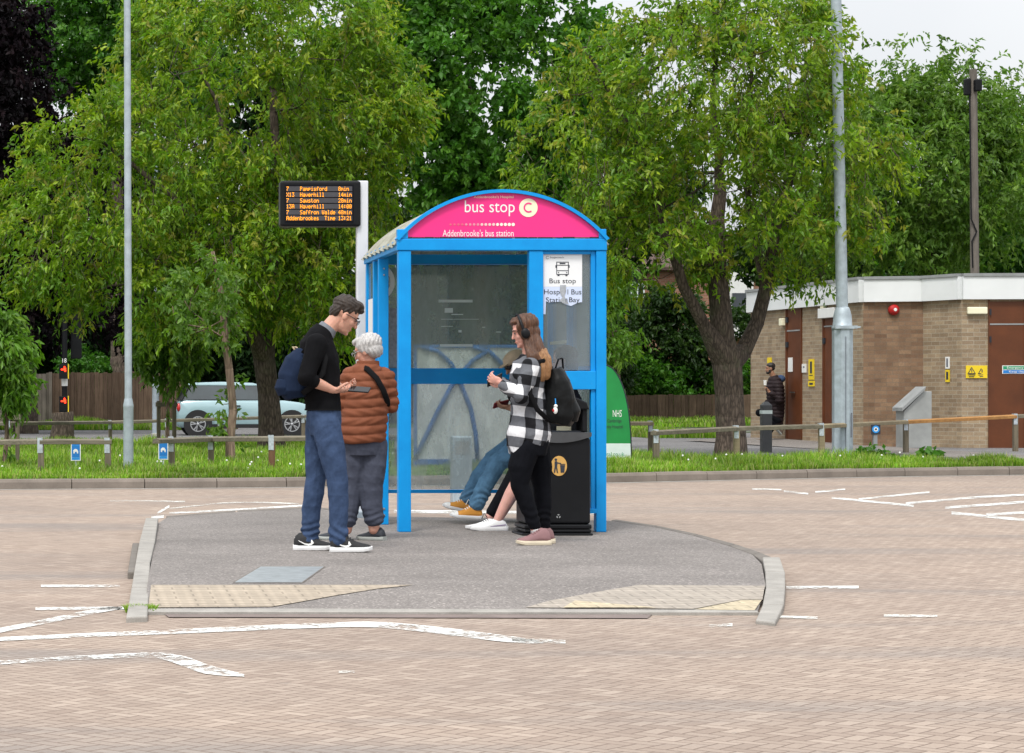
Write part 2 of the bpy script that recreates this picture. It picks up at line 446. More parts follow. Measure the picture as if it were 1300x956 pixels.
plain('red_plastic', (0.42, 0.015, 0.015), 0.35, var=0.1)
plain('yellow_sign', (0.82, 0.60, 0.02), 0.45, var=0.06)
plain('green_sign', (0.02, 0.30, 0.14), 0.45, var=0.05)
plain('blue_sign', (0.02, 0.20, 0.58), 0.45, var=0.05)
plain('sky_sign', (0.03, 0.30, 0.75), 0.45, var=0.05)
plain('flag_green', (0.012, 0.24, 0.055), 0.6, var=0.12, scale=3)
plain('flag_white', (0.66, 0.74, 0.72), 0.6, var=0.05)
plain('seat_red', (0.30, 0.02, 0.02), 0.4)
plain('canvas', (0.50, 0.52, 0.52), 0.8, var=0.08, scale=3)
plain('timber_black', (0.018, 0.022, 0.03), 0.6, var=0.2)
plain('render_white', (0.70, 0.70, 0.68), 0.8, var=0.06)
plain('grey_metal_panel', (0.36, 0.37, 0.36), 0.5, 0.3, var=0.15, scale=3)
m_, b_ = newmat('roof_sheet')
co_ = b_.coord(); n_ = b_.noise(co_, 7, 6, 0.7); n2_ = b_.noise(co_, 28, 4, 0.7)
c_ = b_.ramp(n_, [(0.3, (0.34, 0.33, 0.24)), (0.55, (0.58, 0.58, 0.49)), (0.8, (0.70, 0.70, 0.64))])
c_ = b_.mix(b_.ramp(n2_, [(0.58, 0.0), (0.7, 0.6)]), c_, (0.13, 0.12, 0.06))
p_ = b_.bsdf(c_, 0.6); t_ = b_.new('ShaderNodeBsdfTranslucent', {'Color': c_}).outputs[0]
b_.surf(b_.new('ShaderNodeMixShader', {0: 0.45, 1: p_, 2: t_}).outputs[0])

def glass_mat(name, dust, tint, dustcol=(0.55, 0.58, 0.57), streak=True):
    m, b = newmat(name); co = b.coord()
    tr = b.new('ShaderNodeBsdfTransparent', {'Color': (*tint, 1)}).outputs[0]
    gl = b.new('ShaderNodeBsdfGlossy', {'Color': (0.9, 0.95, 0.95, 1), 'Roughness': 0.04}).outputs[0]
    df = b.new('ShaderNodeBsdfDiffuse', {'Color': (*dustcol, 1)}).outputs[0]
    lw = b.new('ShaderNodeFresnel', {'IOR': 1.5}).outputs[0]
    a = b.new('ShaderNodeMixShader', {0: b.m('MULTIPLY_ADD', lw, 0.9, 0.01), 1: tr, 2: gl}).outputs[0]
    n = b.noise(b.mapping(co, (1, 1, 0.35)), 5, 6, 0.7)
    sp = b.noise(co, 160, 2, 0.6)
    f = b.m('MULTIPLY', b.ramp(n, [(0.3, 0.55), (0.7, 1.3)]), dust)
    f = b.m('MAXIMUM', f, b.ramp(sp, [(0.72, 0.0), (0.78, 0.6)]))
    b.surf(b.new('ShaderNodeMixShader', {0: f, 1: a, 2: df}).outputs[0])
glass_mat('glass_upper', 0.46, (0.92, 0.98, 0.94), (0.40, 0.46, 0.43))
glass_mat('glass_lower', 0.40, (0.90, 0.94, 0.93), (0.50, 0.55, 0.56))
glass_mat('glass_front', 0.22, (0.78, 0.82, 0.82), (0.42, 0.47, 0.5))

def window_mat(name, col=(0.03, 0.04, 0.05), rough=0.06):
    m, b = newmat(name)
    b.surf(b.bsdf(b.ramp(b.noise(b.coord(), 2.0), [(0.3, tuple(c*0.6 for c in col)), (0.7, col)]), rough, 0, None, 0.9))
window_mat('window_glass'); window_mat('car_glass', (0.035, 0.05, 0.055), 0.12)

def emit(name, col, st):
    m, b = newmat(name)
    b.surf(b.new('ShaderNodeEmission', {'Color': (*col, 1), 'Strength': st}).outputs[0])
emit('led_amber', (1.0, 0.34, 0.01), 1.9); emit('signal_red', (1.0, 0.03, 0.01), 4.0)
plain('led_face', (0.075, 0.073, 0.08), 0.5, var=0.1, spec=0.1)
plain('led_face_dark', (0.006, 0.006, 0.009), 0.5, var=0.1, spec=0.1)

# people
def skin_mat(name, col):
    m, b = newmat(name); co = b.coord()
    c = b.ramp(b.noise(co, 18, 3), [(0.3, tuple(x*0.86 for x in col)), (0.7, col)])
    b.surf(b.bsdf(c, 0.5, 0, None, 0.35, Subsurface_Weight=0.12, Subsurface_Scale=0.01))
skin_mat('skin_pale', (0.62, 0.33, 0.24)); skin_mat('skin_rosy', (0.66, 0.34, 0.27)); skin_mat('skin_old', (0.58, 0.30, 0.22)); skin_mat('skin_tan', (0.36, 0.19, 0.12)); skin_mat('skin_leg', (0.66, 0.36, 0.30))
def fabric(name, col, var=0.15, rough=0.85, sc=14, weave=500, bs=0.25):
    m, b = newmat(name); co = b.coord()
    n = b.noise(co, sc, 5, 0.6)
    c = b.ramp(n, [(0.3, tuple(x*(1-var) for x in col)), (0.7, tuple(min(1, x*(1+var)) for x in col))])
    fold = b.noise(b.mapping(co, (1, 1, 0.5)), 9, 3, 0.55, 0.6)
    h = b.m('MULTIPLY_ADD', b.noise(co, weave, 1), 0.06, fold)
    b.surf(b.bsdf(c, rough, 0, b.bump(h, bs, 0.03), 0.07))
fabric('jumper_black', (0.006, 0.006, 0.007)); fabric('denim_man', (0.045, 0.072, 0.14), 0.22, bs=0.6); fabric('backpack_navy', (0.013, 0.022, 0.048))
fabric('puffer_rust', (0.19, 0.066, 0.035), 0.1, 0.55, bs=0.15); fabric('trouser_grey', (0.065, 0.072, 0.10), 0.15, bs=0.5); fabric('strap_black', (0.01, 0.01, 0.011))
fabric('leggings', (0.006, 0.0065, 0.009), 0.2, bs=0.3); fabric('jeans_blue', (0.09, 0.19, 0.30), 0.3, bs=0.6); fabric('backpack_black', (0.012, 0.0125, 0.013), 0.2, 0.4)
fabric('jacket_dark', (0.032, 0.034, 0.045)); fabric('jacket_brown', (0.028, 0.020, 0.022), 0.15, 0.5); fabric('shirt_grey', (0.17, 0.18, 0.20)); fabric('cap_beige', (0.50, 0.40, 0.28)); fabric('sock_white', (0.7, 0.7, 0.7))
fabric('pink_sleeve', (0.55, 0.22, 0.32))
def hair(name, a, b2):
    m, b = newmat(name); co = b.coord()
    g = b.noise(b.mapping(co, (1, 1, 0.18)), 75, 5, 0.7, 1.0)
    b.surf(b.bsdf(b.ramp(g, [(0.3, a), (0.7, b2)]), 0.45, 0, b.bump(g, 0.7, 0.01), 0.4))
hair('hair_dark', (0.012, 0.008, 0.006), (0.05, 0.032, 0.022)); hair('hair_grey', (0.26, 0.25, 0.25), (0.66, 0.64, 0.62)); hair('hair_auburn', (0.035, 0.015, 0.009), (0.14, 0.06, 0.028)); hair('hair_tips', (0.15, 0.065, 0.025), (0.40, 0.21, 0.09)); hair('hair_black', (0.008, 0.007, 0.007), (0.03, 0.025, 0.022))
m_, b_ = newmat('plaid')
co_ = b_.coord(); v_ = b_.mapping(co_, (1, 1, 1), (0, R(-9), 0)); sp_ = b_.new('ShaderNodeSeparateXYZ', {'Vector': v_})
u_ = b_.m('MULTIPLY', b_.m('ADD', sp_.outputs[0], b_.m('MULTIPLY', sp_.outputs[1], 0.7)), 1/0.068); w_ = b_.m('MULTIPLY', sp_.outputs[2], 1/0.075)
pa_ = b_.m('GREATER_THAN', b_.m('FRACT', b_.m('MULTIPLY', u_, 0.5)), 0.5); pb_ = b_.m('GREATER_THAN', b_.m('FRACT', b_.m('MULTIPLY', w_, 0.5)), 0.5)
sm_ = b_.m('MULTIPLY', b_.m('ADD', pa_, pb_), 0.5)
c_ = b_.ramp(sm_, [(0.0, (0.72, 0.72, 0.74)), (0.3, (0.13, 0.135, 0.15)), (0.8, (0.012, 0.012, 0.014))], 'CONSTANT')
c_ = b_.mix(0.2, c_, b_.ramp(b_.noise(co_, 60, 3), [(0.3, 0.6), (0.7, 1.2)]), 'MULTIPLY')
b_.surf(b_.bsdf(c_, 0.9, 0, b_.bump(b_.noise(co_, 9, 3, 0.5, 0.5), 0.4, 0.03), 0.15))
plain('shoe_black', (0.016, 0.016, 0.018), 0.7, var=0.3, scale=90); plain('shoe_white', (0.76, 0.76, 0.76), 0.5, var=0.05); plain('shoe_yellow', (0.68, 0.30, 0.05), 0.75, var=0.12); plain('shoe_mauve', (0.24, 0.13, 0.135), 0.75, var=0.15)
plain('sole_white', (0.78, 0.78, 0.78), 0.5, var=0.05); plain('sole_cream', (0.66, 0.58, 0.44), 0.6, var=0.08); plain('sole_grey', (0.35, 0.37, 0.35), 0.6); plain('shoe_dark', (0.022, 0.026, 0.034), 0.6, var=0.2)
plain('shoe_tan', (0.13, 0.10, 0.08), 0.6)
plain('phone_red', (0.20, 0.02, 0.02), 0.3); plain('stripe_violet', (0.22, 0.15, 0.30), 0.5)
# car
m_, b_ = newmat('car_paint_blue')
b_.surf(b_.bsdf(b_.ramp(b_.noise(b_.coord(), 1.5, 3), [(0.3, (0.27, 0.40, 0.43)), (0.7, (0.31, 0.45, 0.48))]), 0.25, 0.15, None, 0.6, Coat_Weight=0.6, Coat_Roughness=0.05))
m_, b_ = newmat('car_paint_dark')
b_.surf(b_.bsdf(b_.ramp(b_.noise(b_.coord(), 1.5, 3), [(0.3, (0.012, 0.014, 0.018)), (0.7, (0.02, 0.022, 0.028))]), 0.25, 0.2, None, 0.6, Coat_Weight=0.6, Coat_Roughness=0.05))
plain('tyre', (0.018, 0.018, 0.018), 0.85, var=0.2); plain('alloy', (0.55, 0.56, 0.58), 0.3, 0.7, var=0.08); plain('lamp_red', (0.45, 0.015, 0.012), 0.2, spec=0.8); plain('lamp_clear', (0.75, 0.78, 0.8), 0.12, spec=0.9)
plain('trim_black', (0.015, 0.015, 0.016), 0.6)
for i_, c_ in enumerate([(0.72, 0.12, 0.22), (0.75, 0.25, 0.36), (0.80, 0.55, 0.55), (0.85, 0.82, 0.72)]): plain('dot_%d' % i_, c_, 0.5, var=0.02)
# ---------------------------------------------------------------- ground, road, kerbs
def sheet(poly, z, name, m, kind='structure', th=None):
    mb = MB(); mb.prism([(p[0], p[1]) for p in poly], z-0.02 if th is None else z-th, z)
    return struct(mb, name, m)
def flat(mb, poly, z):
    n = len(poly); a = sum(poly[i][0]*poly[(i+1) % n][1]-poly[(i+1) % n][0]*poly[i][1] for i in range(n))
    if a < 0: poly = poly[::-1]
    mb.add([(p[0], p[1], z) for p in poly], [tuple(range(n))])

mb = MB(); flat(mb, [(-400, -60), (600, -60), (600, 900), (-400, 900)], -0.06); struct(mb, 'ground', 'soil_grass')
# kerb line of the verge (base of the kerb, on the road)
KP = [(-900, 632), (-300, 624), (0, 621.5), (300, 619.5), (520, 617), (780, 613), (950, 609), (1150, 605), (1300, 603), (1700, 601), (2600, 601)]
KL = [G(px, py, 0)[:2] for px, py in KP]
def polyline_pts(P, step):
    P = [np.array(p) for p in P]; out = [P[0]]; 
    seg = [np.linalg.norm(P[i+1]-P[i]) for i in range(len(P)-1)]; T = sum(seg); n = int(T/step)
    cum = np.concatenate([[0], np.cumsum(seg)])
    xs = np.interp(np.arange(n+1)*step, cum, [p[0] for p in P]); ys = np.interp(np.arange(n+1)*step, cum, [p[1] for p in P])
    return [np.array([a, b]) for a, b in zip(xs, ys)]
def kerb_y(x): return float(np.interp(x, [p[0] for p in KL], [p[1] for p in KL]))
mb = MB(); flat(mb, [(-60, 2), (90, 2), (90, 34)]+[(x, kerb_y(x)+0.05) for x in np.linspace(60, -60, 60)], 0.0)
struct(mb, 'road', 'paving')
mb = MB(); pts = polyline_pts(KL, 0.915); 
for a, b_ in zip(pts[:-1], pts[1:]):
    t = (b_-a)/np.linalg.norm(b_-a); nn = np.array([-t[1], t[0]])
    a2 = a+t*0.006; b2 = b_-t*0.006; j = rng.uniform(-0.004, 0.004)
    prof = [(0, -0.05), (0.0, 0.085+j), (0.018, 0.12+j), (0.125, 0.125+j), (0.125, -0.05)]
    V = [(*(a2+nn*o), z) for o, z in prof]+[(*(b2+nn*o), z) for o, z in prof]
    k = len(prof)
    mb.add(V, [tuple(range(k))[::-1], tuple(range(k, 2*k))]+[(i, i+1, k+i+1, k+i) for i in range(k-1)])
struct(mb, 'kerb', 'kerb_stone')
# pale jointing strip along the kerb
mb = MB(); xs = np.linspace(-30, 50, 120)
for x0, x1 in zip(xs[:-1], xs[1:]):
    flat(mb, [(x0, kerb_y(x0)-0.16), (x1, kerb_y(x1)-0.16), (x1, kerb_y(x1)-0.02), (x0, kerb_y(x0)-0.02)], 0.004)
struct(mb, 'channel_strip', 'pale_concrete')

# verge and what lies behind it
BACKL, BACKR = 54.0, 37.0
def vergeback(x):
    return BACKL if x < 9.3 else BACKR+0.12*(x-9.3) if x > 10.3 else lerp(BACKL, BACKR, x-9.3)
xs = np.concatenate([np.linspace(-40, 9.2, 50), np.linspace(9.3, 10.4, 8), np.linspace(10.5, 60, 50)])
mb = MB()
for x0, x1 in zip(xs[:-1], xs[1:]):
    flat(mb, [(x0, kerb_y(x0)+0.12), (x1, kerb_y(x1)+0.12), (x1, vergeback(x1)), (x0, vergeback(x0))], ZG)
struct(mb, 'verge', 'soil_grass')
mb = MB(); mb.prism([(-60, 36), (80, 36), (80, 78), (-60, 78)], 0.0, 0.112); struct(mb, 'back_road', 'road_asphalt')
mb = MB()
flat(mb, [(-40, 78.2), (5.5, 78.2), (5.5, 72.2), (-40, 72.2)], 0.122)
flat(mb, [G(862, 549, ZG)[:2], G(1010, 549, ZG)[:2], (36, 71), (24.5, 71)], 0.124)
flat(mb, [(10, 78.2), (60, 78.2), (60, 130), (10, 130)], 0.122)
flat(mb, [(-60, 78.2), (10, 78.2), (10, 130), (-60, 130)], 0.05)
struct(mb, 'far_verge', 'soil_grass')

# island -------------------------------------------------------------------
def q(pts, z=ZI): return [tuple(G(px, py, z)[:2]) for px, py in pts]
front_l, front_r = (184, 776), (965, 778)
isl = [(187, 743), (201, 664), (212, 657), (300, 650), (400, 645), (445, 652), (500, 656), (640, 658), (775, 661), (830, 669), (880, 680), (925, 693), (955, 704), (967, 716), (972, 743)]
mb = MB(); mb.prism(q(isl), -0.05, ZI); struct(mb, 'bus_island', 'island_asphalt')
# sloping dropped front of the island down to the road
DA, DC = G(0, 743, ZI)[1], G(0, 776.5, 0.012)[1]
def onramp(px, py, up=0.0):
    z = ZI
    for _ in range(6): d_ = F*(HC-z)/(py-PY); z = ZI if d_ >= DA else lerp(ZI, 0.012, (DA-d_)/(DA-DC))
    v = G(px, py, z); v[2] += up; return v
def slope(mb, pts):
    V = []
    for px, py in pts:
        V.append(onramp(px, py))
    mb.add(V, [tuple(range(len(V)))[::-1]])
mb = MB()
slope(mb, [(187, 743), (972, 743), (962, 776.5), (184, 776.5)]); struct(mb, 'island_ramp', 'island_asphalt')
def lift(mb, pts, up=0.004):
    V = []
    for px, py in pts:
        V.append(onramp(px, max(py, 743.3), up))
    mb.add(V, [tuple(range(len(V)))[::-1]])
mb = MB(); lift(mb, [(192, 743), (525, 743), (480, 748), (430, 756), (380, 765), (345, 771), (188, 772)]); struct(mb, 'tactile_paving', 'tactile_buff')
mb = MB(); lift(mb, [(812, 743.2), (971, 744.5), (968, 762), (942, 762), (880, 774), (666, 772), (700, 763), (760, 752)]); struct(mb, 'tactile_paving', 'tactile_grey')
mb = MB(); lift(mb, [(942, 763), (967, 763), (958, 776), (882, 775)], 0.006); lift(mb, [(730, 764), (835, 773), (715, 773)], 0.008); struct(mb, 'tactile_paving', 'tactile_yellow')
mb = MB(); flat(mb, [tuple(G(px, py, 0.0)[:2]) for px, py in [(205, 778), (832, 778), (822, 786), (214, 784.5)]], 0.005); struct(mb, 'gutter', 'gutter_stone')
mb = MB(); T_ = [(186, 772.8), (345, 772.5), (880, 774), (960, 775), (964, 777.5), (182, 777)]; V = [G(px, py, 0.016 if py > 776 else 0.024) for px, py in T_]; n = len(V); V2 = [v*[1, 1, 0]-[0, 0, 0.02] for v in V]
mb.add(V+V2, [tuple(range(n))[::-1], tuple(range(n, 2*n))]+[(i, (i+1) % n, n+(i+1) % n, n+i) for i in range(n)]); struct(mb, 'dropped_kerb', 'kerb_concrete')
# raised side kerbs, stone by stone
def kerb_run(inner, outer, z0, z1, m='kerb_concrete'):
    mb = MB()
    for i in range(len(inner)-1):
        a, b_, c, e = [G(*p, ZI)[:2] for p in (outer[i], outer[i+1], inner[i+1], inner[i])]
        za, zb = lerp(z0, z1, i/(len(inner)-1)), lerp(z0, z1, (i+1)/(len(inner)-1))
        g = 0.012; mv = lambda p, r: p+(r-p)*g
        a, b_, c, e = mv(a, b_), mv(b_, a), mv(c, e), mv(e, c)
        V = [(*a, -0.02), (*b_, -0.02), (*c, -0.02), (*e, -0.02), (*a, za), (*b_, zb), (*c, zb), (*e, za)]
        mb.add(V, [(0,1,2,3),(7,6,5,4),(0,4,5,1),(1,5,6,2),(2,6,7,3),(3,7,4,0)])
    struct(mb, 'island_kerb', m, bevel=0.008)
kerb_run([(201, 664), (197, 691), (190.5, 716), (189.5, 743), (187, 775)], [(185, 664), (177, 691), (172, 716), (167, 743), (160, 776)], ZI+0.045, 0.03)
kerb_run([(968, 713), (971.5, 728), (972, 745), (968, 762), (959, 777)], [(990, 713), (996.5, 728), (997, 745), (995, 762), (984, 780)], ZI+0.03, 0.02)
kerb_run([(775, 661), (830, 669), (880, 680), (925, 693), (955, 704), (968, 713)], [(781, 659.8), (836, 668), (887, 678.8), (934, 691.2), (966, 702), (990, 712)], ZI+0.004, ZI+0.004, 'dark_concrete')
kerb_run([(212, 657), (300, 650), (400, 645), (445, 651)], [(210, 655.5), (300, 648.5), (400, 643.5), (450, 650)], ZI+0.003, ZI+0.003, 'dark_concrete')
# dark stone beside left kerb
mb = MB(); a = [G(px, py, 0)[:2] for px, py in [(162, 735), (172, 735), (177, 697), (168, 697)]]; mb.prism([tuple(v) for v in a], -0.02, 0.045); struct(mb, 'kerb_stone', 'dark_concrete', bevel=0.01)
# soldier courses: blocks of paving laid along the kerb ends
def course(cols, rows, px0, py0, pxw, name, skew=0):
    mb = MB()
    for c_ in range(cols):
        for r_ in range(rows):
            d0 = G(0, py0, 0)[1]-r_*0.205; 
            x0 = (px0-PX)*d0/F+c_*0.105+skew*r_
            f_ = (d0-0.197)/d0; xa = (px0-PX)*d0/F+skew*r_; xb = (px0-PX)*d0*f_/F+skew*(r_+1); o = c_*0.105; mb.add([(xa+o, d0, 0.006), (xa+o+0.098, d0, 0.006), (xb+o+0.098, d0*f_, 0.006), (xb+o, d0*f_, 0.006)], [(3, 2, 1, 0)])
    struct(mb, name, 'paving_edge')
m_, b_ = newmat('paving_edge'); co_ = b_.coord(); g_ = b_.new('ShaderNodeNewGeometry').outputs['Random Per Island']
c_ = b_.ramp(g_, [(0, (0.28, 0.22, 0.18)), (0.5, (0.36, 0.29, 0.235)), (1, (0.42, 0.35, 0.29))]); c_ = b_.mix(0.4, c_, b_.ramp(b_.noise(co_, 60, 3), [(0.3, 0.6), (0.7, 1.25)]), 'MULTIPLY'); b_.surf(b_.bsdf(c_, 0.9))
# course(2, 12, 999, 722, 22, 'edge_course', 0.002); course(2, 14, 132, 700, 20, 'edge_course', -0.006)
# manhole cover in the island
mb = MB(); c = q([(298, 740), (383, 740), (411, 720), (331, 720)], ZI); mb.prism(c, ZI-0.01, ZI+0.004)
mc = mb.build('steel_plate', 'steel_cover', None)
ctr = np.mean(np.array(c), 0); 
for v in mc.data.vertices: v.co = (v.co.x-ctr[0], v.co.y-ctr[1], v.co.z-ZI)
root = thing('manhole_cover', 'blue-grey steel access cover set in the island asphalt', 'manhole cover', (ctr[0], ctr[1], ZI)); mc.parent = root
mb = MB(); fr = [np.array(p) for p in c]; cc = np.mean(fr, 0)
for i in range(4):
    a, b2 = fr[i], fr[(i+1) % 4]; a2, b3 = cc+(a-cc)*1.05, cc+(b2-cc)*1.05
    mb.add([(*a, ZI+0.003), (*b2, ZI+0.003), (*b3, ZI+0.003), (*a2, ZI+0.003)], [(0, 1, 2, 3) if False else (3, 2, 1, 0)])
mb.build('cover_frame', 'dark_concrete', root)

# painted markings -----------------------------------------------------------
def stroke(mb, pts, wpx, z=0.0035):
    if np.isscalar(wpx): wpx = [wpx]*len(pts)
    A_ = [(px, py, w) for (px, py), w in zip(pts, wpx)]
    if len(A_) > 2:      # smooth curve through the measured points
        E_ = [A_[0]]+A_+[A_[-1]]; out = []
        for k in range(1, len(E_)-2):
            p0, p1, p2, p3 = [np.array(E_[k+j]) for j in (-1, 0, 1, 2)]
            for t in np.linspace(0, 1, 8)[:-1]: out.append(0.5*(2*p1+(p2-p0)*t+(2*p0-5*p1+4*p2-p3)*t*t+(3*p1-p0-3*p2+p3)*t**3))
        out.append(np.array(E_[-2])); A_ = [tuple(v) for v in out]; pts = [a[:2] for a in A_]; wpx = [a[2] for a in A_]
    P = [G(px, py, 0)[:2] for px, py in pts]; n = len(P)
    L, Rr = [], []
    for i in range(n):
        px, py = pts[i]; h = wpx[i]/2
        L.append(G(px, py-h, 0)[:2]); Rr.append(G(px, py+h, 0)[:2])
    for i in range(n-1):
        mb.add([(*L[i], z), (*L[i+1], z), (*Rr[i+1], z), (*Rr[i], z)], [(0, 3, 2, 1)])
mb = MB()
stroke(mb, [(-200, 820), (0, 812), (100, 807.5), (200, 803.5), (300, 799), (400, 795), (470, 793.5), (540, 799), (600, 806.5), (650, 812.5), (690, 816.5)], [5, 5, 5, 5.5, 6, 6, 7, 8.5, 9, 8, 4])
stroke(mb, [(-100, 846), (0, 842), (60, 838), (180, 832.5), (210, 834.5), (238, 842), (265, 851), (310, 858.5)], [4, 5, 5, 6, 9, 14, 12, 3])
stroke(mb, [(-60, 813), (0, 801), (70, 787), (125, 776), (155, 772)], [6, 6, 6, 6, 3])
stroke(mb, [(45, 773.5), (160, 772.5)], 3.5); stroke(mb, [(52, 744.5), (152, 744.5)], 3)
stroke(mb, [(192, 658), (208, 656)], 3.5); stroke(mb, [(200, 652), (215, 643)], 3)
stroke(mb, [(215, 652), (330, 645.5), (395, 641.5)], 2.2)
stroke(mb, [(998, 746.5), (1090, 746)], 3.5)
stroke(mb, [(1035, 625), (1073, 621.5)], 2); stroke(mb, [(995, 624), (1026, 627)], 2)
stroke(mb, [(1056, 632), (1085, 635), (1160, 642.5)], 2.5); stroke(mb, [(1090, 634), (1180, 625)], 2)
stroke(mb, [(1150, 639.5), (1235, 632), (1330, 627)], 2.5); stroke(mb, [(1200, 645), (1330, 635.5)], 3)
stroke(mb, [(1208, 651.5), (1300, 660.5), (1400, 670)], 3.5); stroke(mb, [(1252, 653.5), (1350, 648.5)], 3)
stroke(mb, [(500, 649.5), (760, 652)], 4)
stroke(mb, [(955, 621), (992, 622)], 1.6)
struct(mb, 'road_marking', 'road_paint')
mb = MB()
stroke(mb, [(900, 796), (930, 794)], 4); stroke(mb, [(650, 812), (718, 816)], 5); stroke(mb, [(965, 783), (1038, 785)], 3)
stroke(mb, [(1122, 782), (1190, 783)], 3); stroke(mb, [(430, 854), (450, 853.5)], 3); stroke(mb, [(140, 636), (235, 637)], 2); stroke(mb, [(215, 646), (300, 638), (380, 640)], 1.6)
struct(mb, 'worn_marking', 'road_paint_faint')

# ---------------------------------------------------------------- brick service building
sA = 63.0; dA = F/sA
def wx(px, d): return (px-PX)*d/F
zb, zt, zc = 2.01+1.07, 2.47+1.07, 2.53+1.07     # top of brick, top of fascia, coping
P0 = np.array([wx(953, 54.6), 54.6]); P1 = np.array([wx(1096, 48.6), 48.6]); P2 = np.array([wx(1172, 48.3), 48.3]); P3 = np.array([wx(1221, 47.3), 47.3]); P4 = np.array([wx(1500, 47.0), 47.0])
Q = [P0, P1, P2, P3, P4]; backp = [np.array([P4[0], 62.0]), np.array([19.2, 62.0])]
bld = thing('brick_building', 'flat-roofed brown brick service building with white fascia and brown doors', 'building', (P2[0], P2[1], 0.1))
def wall_between(mb, a, b_, z0, z1, off=0.0, th=0.2):
    t = (b_-a)/np.linalg.norm(b_-a); nn = np.array([t[1], -t[0]])   # outward (towards camera)
    a1, b1 = a+nn*off, b_+nn*off; a2, b2 = a1-nn*th, b1-nn*th
    V = [(*a1, z0), (*b1, z0), (*b2, z0), (*a2, z0), (*a1, z1), (*b1, z1), (*b2, z1), (*a2, z1)]
    mb.add(V, [(3,2,1,0),(4,5,6,7),(0,1,5,4),(1,2,6,5),(2,3,7,6),(3,0,4,7)])
def on_wall(a, b_, px0, px1, z0, z1, off, th, mb):
    """box on the wall a-b between two pixel columns"""
    def hit(px):
        k = (px-PX)/F; # x = k*y on segment
        den = (b_[0]-a[0])-k*(b_[1]-a[1]); s_ = (k*a[1]-a[0])/den; return a+(b_-a)*s_
    wall_between(mb, hit(px0), hit(px1), z0, z1, off, th)
    return (hit(px0)+hit(px1))/2
mb = MB(); wall_between(mb, P0, P1, -0.1, zb, 0, 0.3); mb.build('side_wall', 'brick_buff', bld)
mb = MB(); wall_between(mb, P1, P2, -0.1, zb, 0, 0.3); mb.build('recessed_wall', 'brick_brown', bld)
mb = MB(); wall_between(mb, P2, P3, -0.1, zb, 0, 0.3); wall_between(mb, P3, P4, -0.1, zb, 0, 0.3); mb.build('front_wall', 'brick_buff', bld)
mb = MB(); wall_between(mb, P4, backp[0], -0.1, zb, 0, 0.3); wall_between(mb, backp[0], backp[1], -0.1, zb, 0, 0.3); wall_between(mb, backp[1], P0, -0.1, zb, 0, 0.3); mb.build('back_wall', 'brick_buff', bld)
mb = MB()
ring = Q+backp
for i in range(len(ring)): wall_between(mb, ring[i], ring[(i+1) % len(ring)], zb+0.002, zt, 0.10, 0.12)
mb.build('fascia', 'fascia_white', bld)
mb = MB()
for i in range(len(ring)): wall_between(mb, ring[i], ring[(i+1) % len(ring)], zt+0.002, zc, 0.13, 0.25)
mb.build('coping', 'coping_grey', bld)
mb = MB(); mb.prism([tuple(p) for p in ring], zt-0.12, zt-0.02); mb.build('roof', 'roof_felt', bld)
# joints of the fascia boards
mb = MB()
for px in (1042,): on_wall(P0, P1, px-0.5, px+0.5, zb+0.004, zt, 0.104, 0.02, mb)
on_wall(P1, P2, 1169, 1170.2, zb+0.004, zt, 0.104, 0.02, mb); build_each(mb, 'fascia_joint', 'coping_grey', bld)
# doors
def door(a, b_, px0, px1, z0, z1, ztr, name='door', leaves=1, handle_px=None, hinge_side=0):
    mb = MB(); on_wall(a, b_, px0, px1, z0, ztr, 0.012, 0.05, mb); d_ = mb.build(name, 'door_brown', bld)
    mb = MB(); on_wall(a, b_, px0, px1, ztr+0.03, z1, 0.012, 0.05, mb); mb.build('door_top_panel', 'door_brown', bld)
    mb = MB(); on_wall(a, b_, px0, px1, ztr, ztr+0.03, 0.02, 0.03, mb); mb.build('transom', 'coping_grey', bld)
    mb = MB(); on_wall(a, b_, px0-1.6, px0, z0, z1+0.04, 0.03, 0.08, mb); on_wall(a, b_, px1, px1+1.6, z0, z1+0.04, 0.03, 0.08, mb); build_each(mb, 'door_frame', 'door_brown', bld)
    hx = px0+2 if hinge_side == 0 else px1-2
    mb = MB()
    for z in (ztr-0.35, ztr+0.2): on_wall(a, b_, hx-2.6, hx-0.2, z, z+0.12, 0.045, 0.04, mb)
    build_each(mb, 'hinge', 'timber_black', d_)
    if handle_px:
        mb = MB(); on_wall(a, b_, handle_px, handle_px+5, z0+1.02, z0+1.045, 0.06, 0.03, mb); mb.build('handle', 'steel', d_)
door(P0, P1, 1000, 1017, 0.2, zb-0.02, 2.58, handle_px=1006); door(P0, P1, 1047, 1060, 0.16, zb-0.28, 2.62)
door(P3, P4, 1256, 1300, 0.1, zb-0.04, 2.57); door(P3, P4, 1303.5, 1347, 0.1, zb-0.04, 2.57, hinge_side=1)
mb = MB(); on_wall(P0, P1, 1043, 1064, zb-0.27, zb-0.06, 0.09, 0.09, mb); mb.build('canopy_light', 'white_paint', bld, bevel=0.01)
mb = MB(); on_wall(P0, P1, 1046, 1050, zb-0.06, zb-0.001, 0.09, 0.08, mb); mb.build('security_lamp', 'cream_vinyl', bld, bevel=0.01)
mb = MB(); on_wall(P0, P1, 994, 998, zb-0.36, zb-0.2, 0.1, 0.1, mb); mb.build('security_lamp', 'cream_vinyl', bld, bevel=0.01)
mb = MB(); on_wall(P2, P3, 1228 if False else 1214, 1216, 0, 0.01, 0.01, 0.01, mb)
mb = MB(); on_wall(P3, P4, 1227, 1252, (504-396)/sA+1.07, (504-387)/sA+1.07, 0.1, 0.1, mb); mb.build('wall_light', 'cream_vinyl', bld, bevel=0.02)
